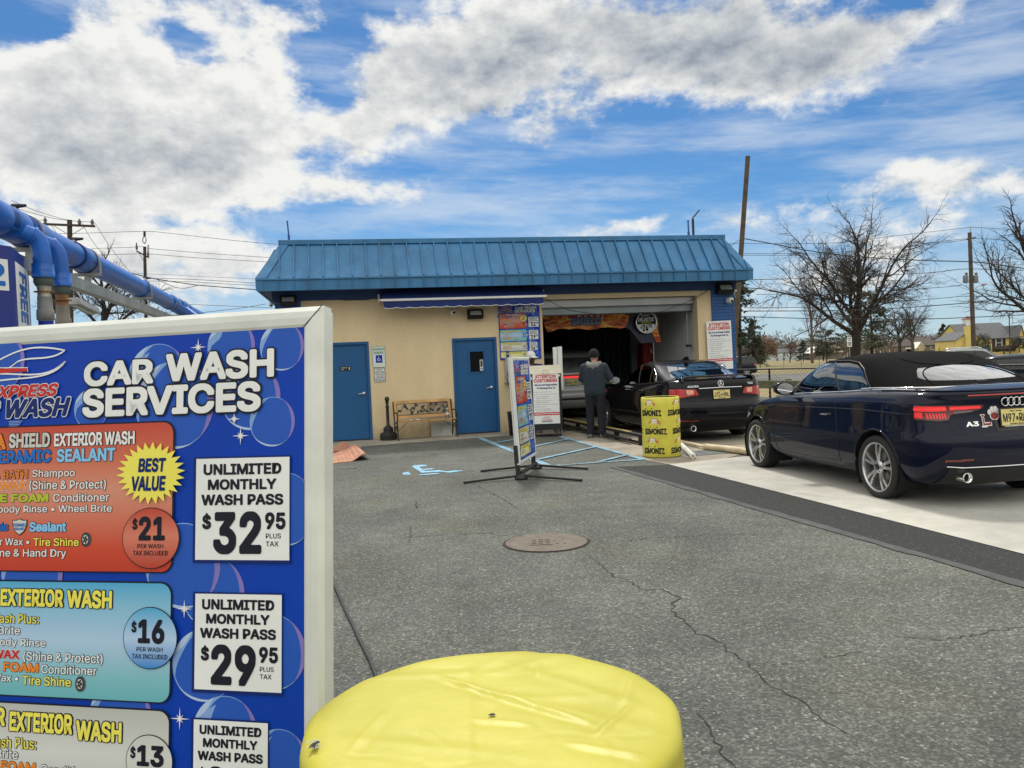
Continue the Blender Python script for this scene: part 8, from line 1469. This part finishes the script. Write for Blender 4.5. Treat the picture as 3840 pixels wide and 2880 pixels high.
for lab, grp, pts, d, r_ in ((wt_, 'heavy cables on the right', Q8([(343, 598), (520, 630), (760, 676), (1000, 708), (1300, 732), (1600, 745), (1850, 752), (2030, 770), (2260, 805)]), 57, .034), (wa, 'overhead wires on the right', Q8([(250, 628), (900, 628), (1380, 575), (1850, 522)]), 58, .016), (wa, 'overhead wires on the right', Q8([(1850, 520), (2260, 546)]), 58, .016), (wa, 'overhead wires on the right', Q8([(330, 698), (900, 692), (1400, 648), (1838, 598), (2120, 612), (2260, 622)]), 58, .016), (wa, 'overhead wires on the right', Q8([(330, 709), (900, 703), (1400, 656), (1842, 604)]), 58.4, .016), (wa, 'overhead wires on the right', Q8([(395, 872), (1000, 856), (1330, 838), (1600, 824), (1830, 800), (2260, 812)]), 58, .022), (wa, 'overhead wires on the right', Q8([(420, 970), (1000, 965), (1400, 942), (1790, 912)]), 58, .018), (wa, 'overhead wires on the right', Q8([(340, 1060), (900, 1054), (1300, 1026), (1700, 992), (1840, 982), (2260, 990)]), 58, .020), (wt_, 'heavy cables on the right', Q8([(300, 1082), (900, 1079), (1300, 1066), (1850, 1026), (2260, 985)]), 57.6, .030), (wt_, 'heavy cables on the right', Q8([(300, 1118), (900, 1134), (1500, 1135), (1850, 1124), (2260, 1104)]), 57.6, .028),
    (wb_, 'overhead wires on the left', Q0([(-100, -40), (100, 40), (400, 130), (700, 205), (880, 230), (1050, 245), (1215, 250)]), 45, .014), (wb_, 'overhead wires on the left', Q0([(150, -30), (400, 80), (700, 180), (880, 222)]), 45, .014), (wb_, 'overhead wires on the left', Q0([(250, 220), (600, 228)]), 46, .012), (wb_, 'overhead wires on the left', Q0([(690, 405), (1200, 392), (1870, 372)]) + Q4([(700, 115), (1200, 172), (1700, 225), (2250, 272)]), 66, .018), (wb_, 'overhead wires on the left', Q0([(1070, 597), (1659, 580), (1850, 570)]) + Q4([(490, 318), (1200, 378), (2150, 442)]), 66, .018), (wb_, 'overhead wires on the left', Q0([(1190, 680), (1780, 664)]) + Q4([(490, 388), (1100, 438), (2150, 498)]), 66.4, .018), (wb_, 'overhead wires on the left', Q4([(300, 640), (700, 656), (1200, 682), (2000, 720)]), 66, .012), (wb_, 'overhead wires on the left', Q4([(320, 705), (890, 712), (1400, 738), (2000, 774)]), 66, .020), (wb_, 'overhead wires on the left', Q4([(320, 740), (900, 745), (1500, 778), (2000, 802)]), 66.4, .018), (wb_, 'overhead wires on the left', Q4([(940, 1040), (1500, 1062), (2080, 1088)]), 66, .018), (wb_, 'overhead wires on the left', Q4([(1140, 1152), (1500, 1110), (1750, 1078), (2000, 1036)]), 66, .02),
    ('heavy black cable sagging past the forked pole towards the roof', None, Q4([(100, 605), (300, 650), (450, 685), (600, 718), (950, 770), (1200, 800), (2000, 860)]), 65, .036), ('looped slack cable hanging beside the forked pole', None, Q4([(540, 700), (700, 770), (830, 822), (930, 832), (1010, 820), (1100, 797)]), 65, .022)) + tuple((wb_, 'overhead wires on the left', Q0(L), 45, .012) for L in ([(640, 265), (795, 470), (1000, 760)], [(1060, 260), (1200, 500), (1420, 780)], [(1230, 262), (1440, 590), (1700, 920)])):
    P = [at_y(x, y, d) for x, y in pts]; Q = []
    for i in range(len(P) - 1):
        a, b, c_, e = P[max(i - 1, 0)], P[i], P[i + 1], P[min(i + 2, len(P) - 1)]
        for k in range(5): s_ = k / 5; Q.append(.5 * ((2 * b) + (c_ - a) * s_ + (2 * a - 5 * b + 4 * c_ - e) * s_ * s_ + (3 * b - a - 3 * c_ + e) * s_**3))
    Q.append(P[-1]); m = MB(); m.tube(Q, r_, WIRE, 5, False); tag(m.build('overhead_wire'), lab, 'wire', grp)
# ---------------------------------------------------------------- vacuum station on the left
PIPE = M('pipe_blue', (.007, .115, .50), .34, 0, .22, 2.2, .05, 20, dirt=.12); PIPED = M('pipe_seal', (.006, .02, .10), .5); GALV = M('galvanised_beam', (.36, .37, .36), .5, .4, .2, 3, dirt=.2); RUST = M('rusty_collar', (.28, .14, .06), .75, .2, .35, 14, dirt=.5); HOSEG = M('hose_grey', (.20, .205, .20), .7, 0, .2, 6, dirt=.25); HOSET = M('hose_taupe', (.21, .19, .155), .75, 0, .2, 6, dirt=.3); RIBB = M('hose_ribbed_blue', (.01, .04, .42), .45)
A0 = at_y(30, 838, 7.1); A1 = at_y(735, 1181, 19.4); dv = (A1 - A0).normalized(); P0 = A0 - dv * 5; P1 = A1 + dv * 4; Lp = (P1 - P0).length; rt = thing('vacuum_pipe', 'thick bright blue overhead vacuum pipe with side branches running back along the lot', 'pipe', tuple(P0)); E_ = lambda s: dv * s; RP = .135
m = MB(); m.tube([E_(0), E_(Lp)], RP, PIPE, 32); m.build('main_pipe', rt)
def coll(s, l, r, mat=PIPE): m = MB(); m.tube([E_(s - l / 2 - .02), E_(s - l / 2), E_(s + l / 2), E_(s + l / 2 + .02)], [RP * 1.01, r, r, RP * 1.01], mat, 32); m.build('coupling', rt)
s_of = lambda px: min(((abs((lambda v: 1920 + v[0] / v[1] * CF)(P0 + E_(k * .05)) - px), k * .05) for k in range(60, int(Lp / .05))))[1]
s1, s2, s3, s4, s5 = s_of(60), s_of(135), s_of(310), s_of(545), s_of(668)
for s, l in ((s1 - .35, .5), (s1 + .1, .7), (s2, .55), (s3 - .1, .02), (s3 + .12, .45), (s4, .04), (s5 - .6, .35), (s5 + .5, .4), (s5 + 1.6, .4)): coll(s, l, RP * 1.10)
for s in (s1 + .42, s2 - .28, s3 - .13, s3 + .36, s5 - .42, s5 + .3, s5 + .7): m = MB(); m.tube([E_(s), E_(s + .025)], RP * 1.125, PIPED, 32); m.build('seal_ring', rt)
sd_ = Vector((dv.y, -dv.x, 0)); m = MB(); off = sd_ * .03 - Vector((0, 0, .33)); a, b = E_(0) + off, E_(s5 + 1.2) + off; u_ = sd_ * .055; z_ = Vector((0, 0, .06)); m.prism([a - u_ - z_, a + u_ - z_, a + u_ + z_, a - u_ + z_], b - a, GALV); m.build('support_beam', rt)
for s in (s2 - .05, s3 + .4, s4 + .05, s5 + 1.0): m = MB(); m.tube([E_(s) + sd_ * RP * 1.13 * math.cos(k * .314) + Vector((0, 0, RP * 1.13 * math.sin(k * .314))) for k in range(21)], .013, GALV, 6); c_ = E_(s) - Vector((0, 0, .18)); m.prism([c_ - sd_ * .16 - dv * .05, c_ + sd_ * .17 - dv * .05, c_ + sd_ * .17 + dv * .05, c_ - sd_ * .16 + dv * .05], (0, 0, .03), GALV); m.prism([c_ + sd_ * .16 - dv * .03, c_ + sd_ * .17 - dv * .03, c_ + sd_ * .17 + dv * .03, c_ + sd_ * .16 + dv * .03], (0, 0, .16), GALV); m.prism([c_ + sd_ * .0 - dv * .04, c_ + sd_ * .05 - dv * .04, c_ + sd_ * .05 + dv * .04, c_ + dv * .04], (0, 0, -.10), GALV); m.build('pipe_bracket', rt)
for s in (s1 + .25, s3 - .02, s4 + .4): m = MB(); q = E_(s) + Vector((0, 0, RP * 1.1)); m.tube([q, q + Vector((0, 0, .03))], .03, GALV, 8); m.tube([q + Vector((-.02, 0, .04)), q + Vector((.11, -.02, .038))], [.024, .014], HOUS, 8); m.build('pipe_lamp', rt)
for s in (s_of(602), s_of(20) - 3.2):
    m = MB(); q = E_(s) + off; zb = -P0.z - q.z; m.prism([q + Vector((-.06, -.06, -.06)), q + Vector((.06, -.06, -.06)), q + Vector((.06, .06, -.06)), q + Vector((-.06, .06, -.06))], (0, 0, zb + .06), GALV); m.build('support_post', rt)
def drop(px, pyt, pyb, d, s_root, gm, ribs, wdt, lab):
    x_ = at_y(px, pyt, d); top = x_ - P0; root = E_(s_root); r_ = wdt / CF * d / 2; zt = lambda y: at_y(px, y, d).z - P0.z; hx = lambda y: Vector((top.x, top.y, zt(y)))
    el = hx(pyt); dirn = (el - root); k1 = root + dirn * .12; k2 = Vector((root.x + (el.x - root.x) * .72, root.y + (el.y - root.y) * .72, root.z - (root.z - el.z - r_ * 2.2) * .62)); m = MB(); P = [root, k1, k2]; c0 = Vector((el.x, el.y, k2.z - r_ * .2)); 
    for k in range(1, 9): t_ = k / 8; P.append((1 - t_)**2 * k2 + 2 * t_ * (1 - t_) * c0 + t_ * t_ * hx(pyt))
    m.tube(P, r_ * .88, PIPE, 24); m.build('branch_pipe', rt); m = MB(); m.tube([P[2] - (P[3] - P[2]) * .2, P[3]], r_ * 1.0, PIPE, 24); m.build('coupling', rt); m = MB(); m.tube([hx(pyt), hx(pyt + 28), hx(pyt + 28.1), hx(pyt + 52)], [r_ * 1.04, r_ * 1.04, r_ * 1.08, r_ * 1.06], PIPE, 24); m.build('coupling', rt); y = pyt + 52
    m = MB(); m.tube([hx(y), hx(y + 14), hx(y + 15), hx(y + 31)], [r_ * .94, r_ * .94, r_ * .98, r_ * .78], M('rubber_green', (.055, .075, .07), .7) if not bpy.data.materials.get('rubber_green') else bpy.data.materials['rubber_green'], 24); m.build('rubber_reducer', rt); m = MB(); m.tube([hx(y + 31), hx(y + 50), hx(y + 75)], [r_ * .70, r_ * .62, r_ * .66], RUST if gm is HOSET else M('collar_metal', (.42, .38, .30), .5, .5, .3, 12, dirt=.5), 24); m.tube([hx(y + 51), hx(y + 54)], r_ * .98, RUST, 24); m.build('metal_collar', rt)
    m = MB(); m.tube([hx(y + 72), hx(y + 118), hx(y + 122), hx(y + 158), hx(y + 159), hx(pyb)], [r_ * .68, r_ * .72, r_ * .82, r_ * .84, r_ * .72, r_ * .72], gm, 24); m.build('hose', rt)
    if ribs: m = MB(); [m.tube([hx(pyb - 1 + k * 4.2), hx(pyb + 1.2 + k * 4.2), hx(pyb + 3.2 + k * 4.2)], [r_ * .66, r_ * .74, r_ * .66], RIBB, 20, False) for k in range(90)]; m.build('ribbed_hose', rt)
drop(160, 990, 1205, 7.25, s_of(58), HOSEG, True, 72, ''); drop(227, 1022, 1420, 7.75, s_of(134), HOSET, False, 66, '')
p1_, p2_ = at_y(700, 1165, 18.0), at_y(712, 1190, 17.6); m = MB(); q = E_(s5 - .2); e = at_y(740, 1215, 17.3) - P0; m.tube([q, q.lerp(e, .5) + Vector((0, 0, .03)), e], .10, PIPE, 16); m.build('branch_pipe', rt)
for s in (s5 + .9,): m = MB(); q = E_(s); m.tube([q, q + Vector((.35, -.1, -.25))], .10, PIPE, 16); m.build('branch_pipe', rt)
# post under the beam, butterfly plate between the hoses
m = MB(); a = at_y(196, 1090, 8.0) - P0; m.tube([a + Vector((0, 0, .05 - .03 * k)) + Vector((.02 * math.sin(k), 0, 0)) for k in range(10)], [.02, .05, .055, .05, .045, .04, .035, .03, .025, .015], M('flap_black', (.03, .028, .026), .5), 10); m.build('hose_flap', rt)
p = at_y(318, 1158, 12.0); t = thing('strip_light', 'grey strip light fitting under the beam of the vacuum pipe', 'light fitting', tuple(p)); a, b = at_y(276, 1140, 11.4) - p, at_y(355, 1178, 12.6) - p; m = MB(); m.prism([a + Vector((-.10, 0, 0)), a + Vector((.10, 0, 0)), a + Vector((.07, 0, .09)), a + Vector((-.07, 0, .09))], b - a, GALV); m.build('fitting', t); m = MB(); m.tube([a.lerp(b, .08) + Vector((.0, 0, -.012)), a.lerp(b, .92) + Vector((.0, 0, -.012))], .018, WHITE, 8); m.build('tube_lamp', t); m = MB(); q = a.lerp(b, .5); m.tube([q + Vector((0, 0, .09)), q + Vector((-.2, .0, .45))], .012, GALV, 6); m.build('hanger', t)
# blue vacuum tower with lettering
TOW = M('tower_blue', (.005, .02, .22), .4, 0, .06, 2); c0 = at_y(43, 930, 6.6); c1 = at_y(-70, 920, 6.35); c2 = at_y(103, 960, 7.4); t = thing('vacuum_tower', 'dark blue square vacuum tower with white number panel and vertical free vacuum lettering', 'vacuum tower', (c0.x, c0.y, 0)); H = at_y(43, 924, 6.6).z; fx = Vector((c1.x - c0.x, c1.y - c0.y, 0)); sx = Vector((c2.x - c0.x, c2.y - c0.y, 0)); m = MB(); m.prism([(0, 0, 0), tuple(fx), tuple(fx + sx), tuple(sx)], (0, 0, H), TOW); m.build('tower_body', t)
fl_ = fx.length; sl = sx.length; fxn, sxn = fx / fl_, sx / sl; nf = Vector((fxn.y, -fxn.x, 0)); nf = nf if nf.y < 0 else -nf; ns = Vector((sxn.y, -sxn.x, 0)); ns = ns if ns.x > 0 else -ns; hz_ = lambda y, d: at_y(60, y, d).z
m = MB(lambda x, y, z: tuple(-fxn * (x) + nf * z + Vector((0, 0, y)) + fxn * fl_)); zt_ = at_y(30, 975, 6.58).z; zb_ = at_y(30, 1092, 6.58).z; w_ = fl_ * .9; x1 = fl_ - .045; x0 = x1 - .26; m.box(x0, x1, zb_, zt_, .001, .004, PW); m.text('2', x0 + .04, zb_ + .035, x1 - .03, zt_ - .03, PMID, .0055, .036); m.build('number_panel', t)
m = MB(lambda x, y, z: tuple(sxn * x + ns * z + Vector((0, 0, y)))); zt_ = at_y(52, 982, 6.75).z; x0, x1 = sl * .14, sl * .90; m.box(x0, x1, .7, zt_, .001, .004, PW); P = MB(lambda x, y, z: tuple(sxn * (x0 + .05 * (x1 - x0) + y) + ns * z + Vector((0, 0, zt_ - .06 - x)))); hh = (x1 - x0); P.text('FREE VACUUMS', 0, hh * .18, 1.42, hh * .80, PMID, .0055, .036); m.build('lettering_panel', t); P.build('lettering', t)
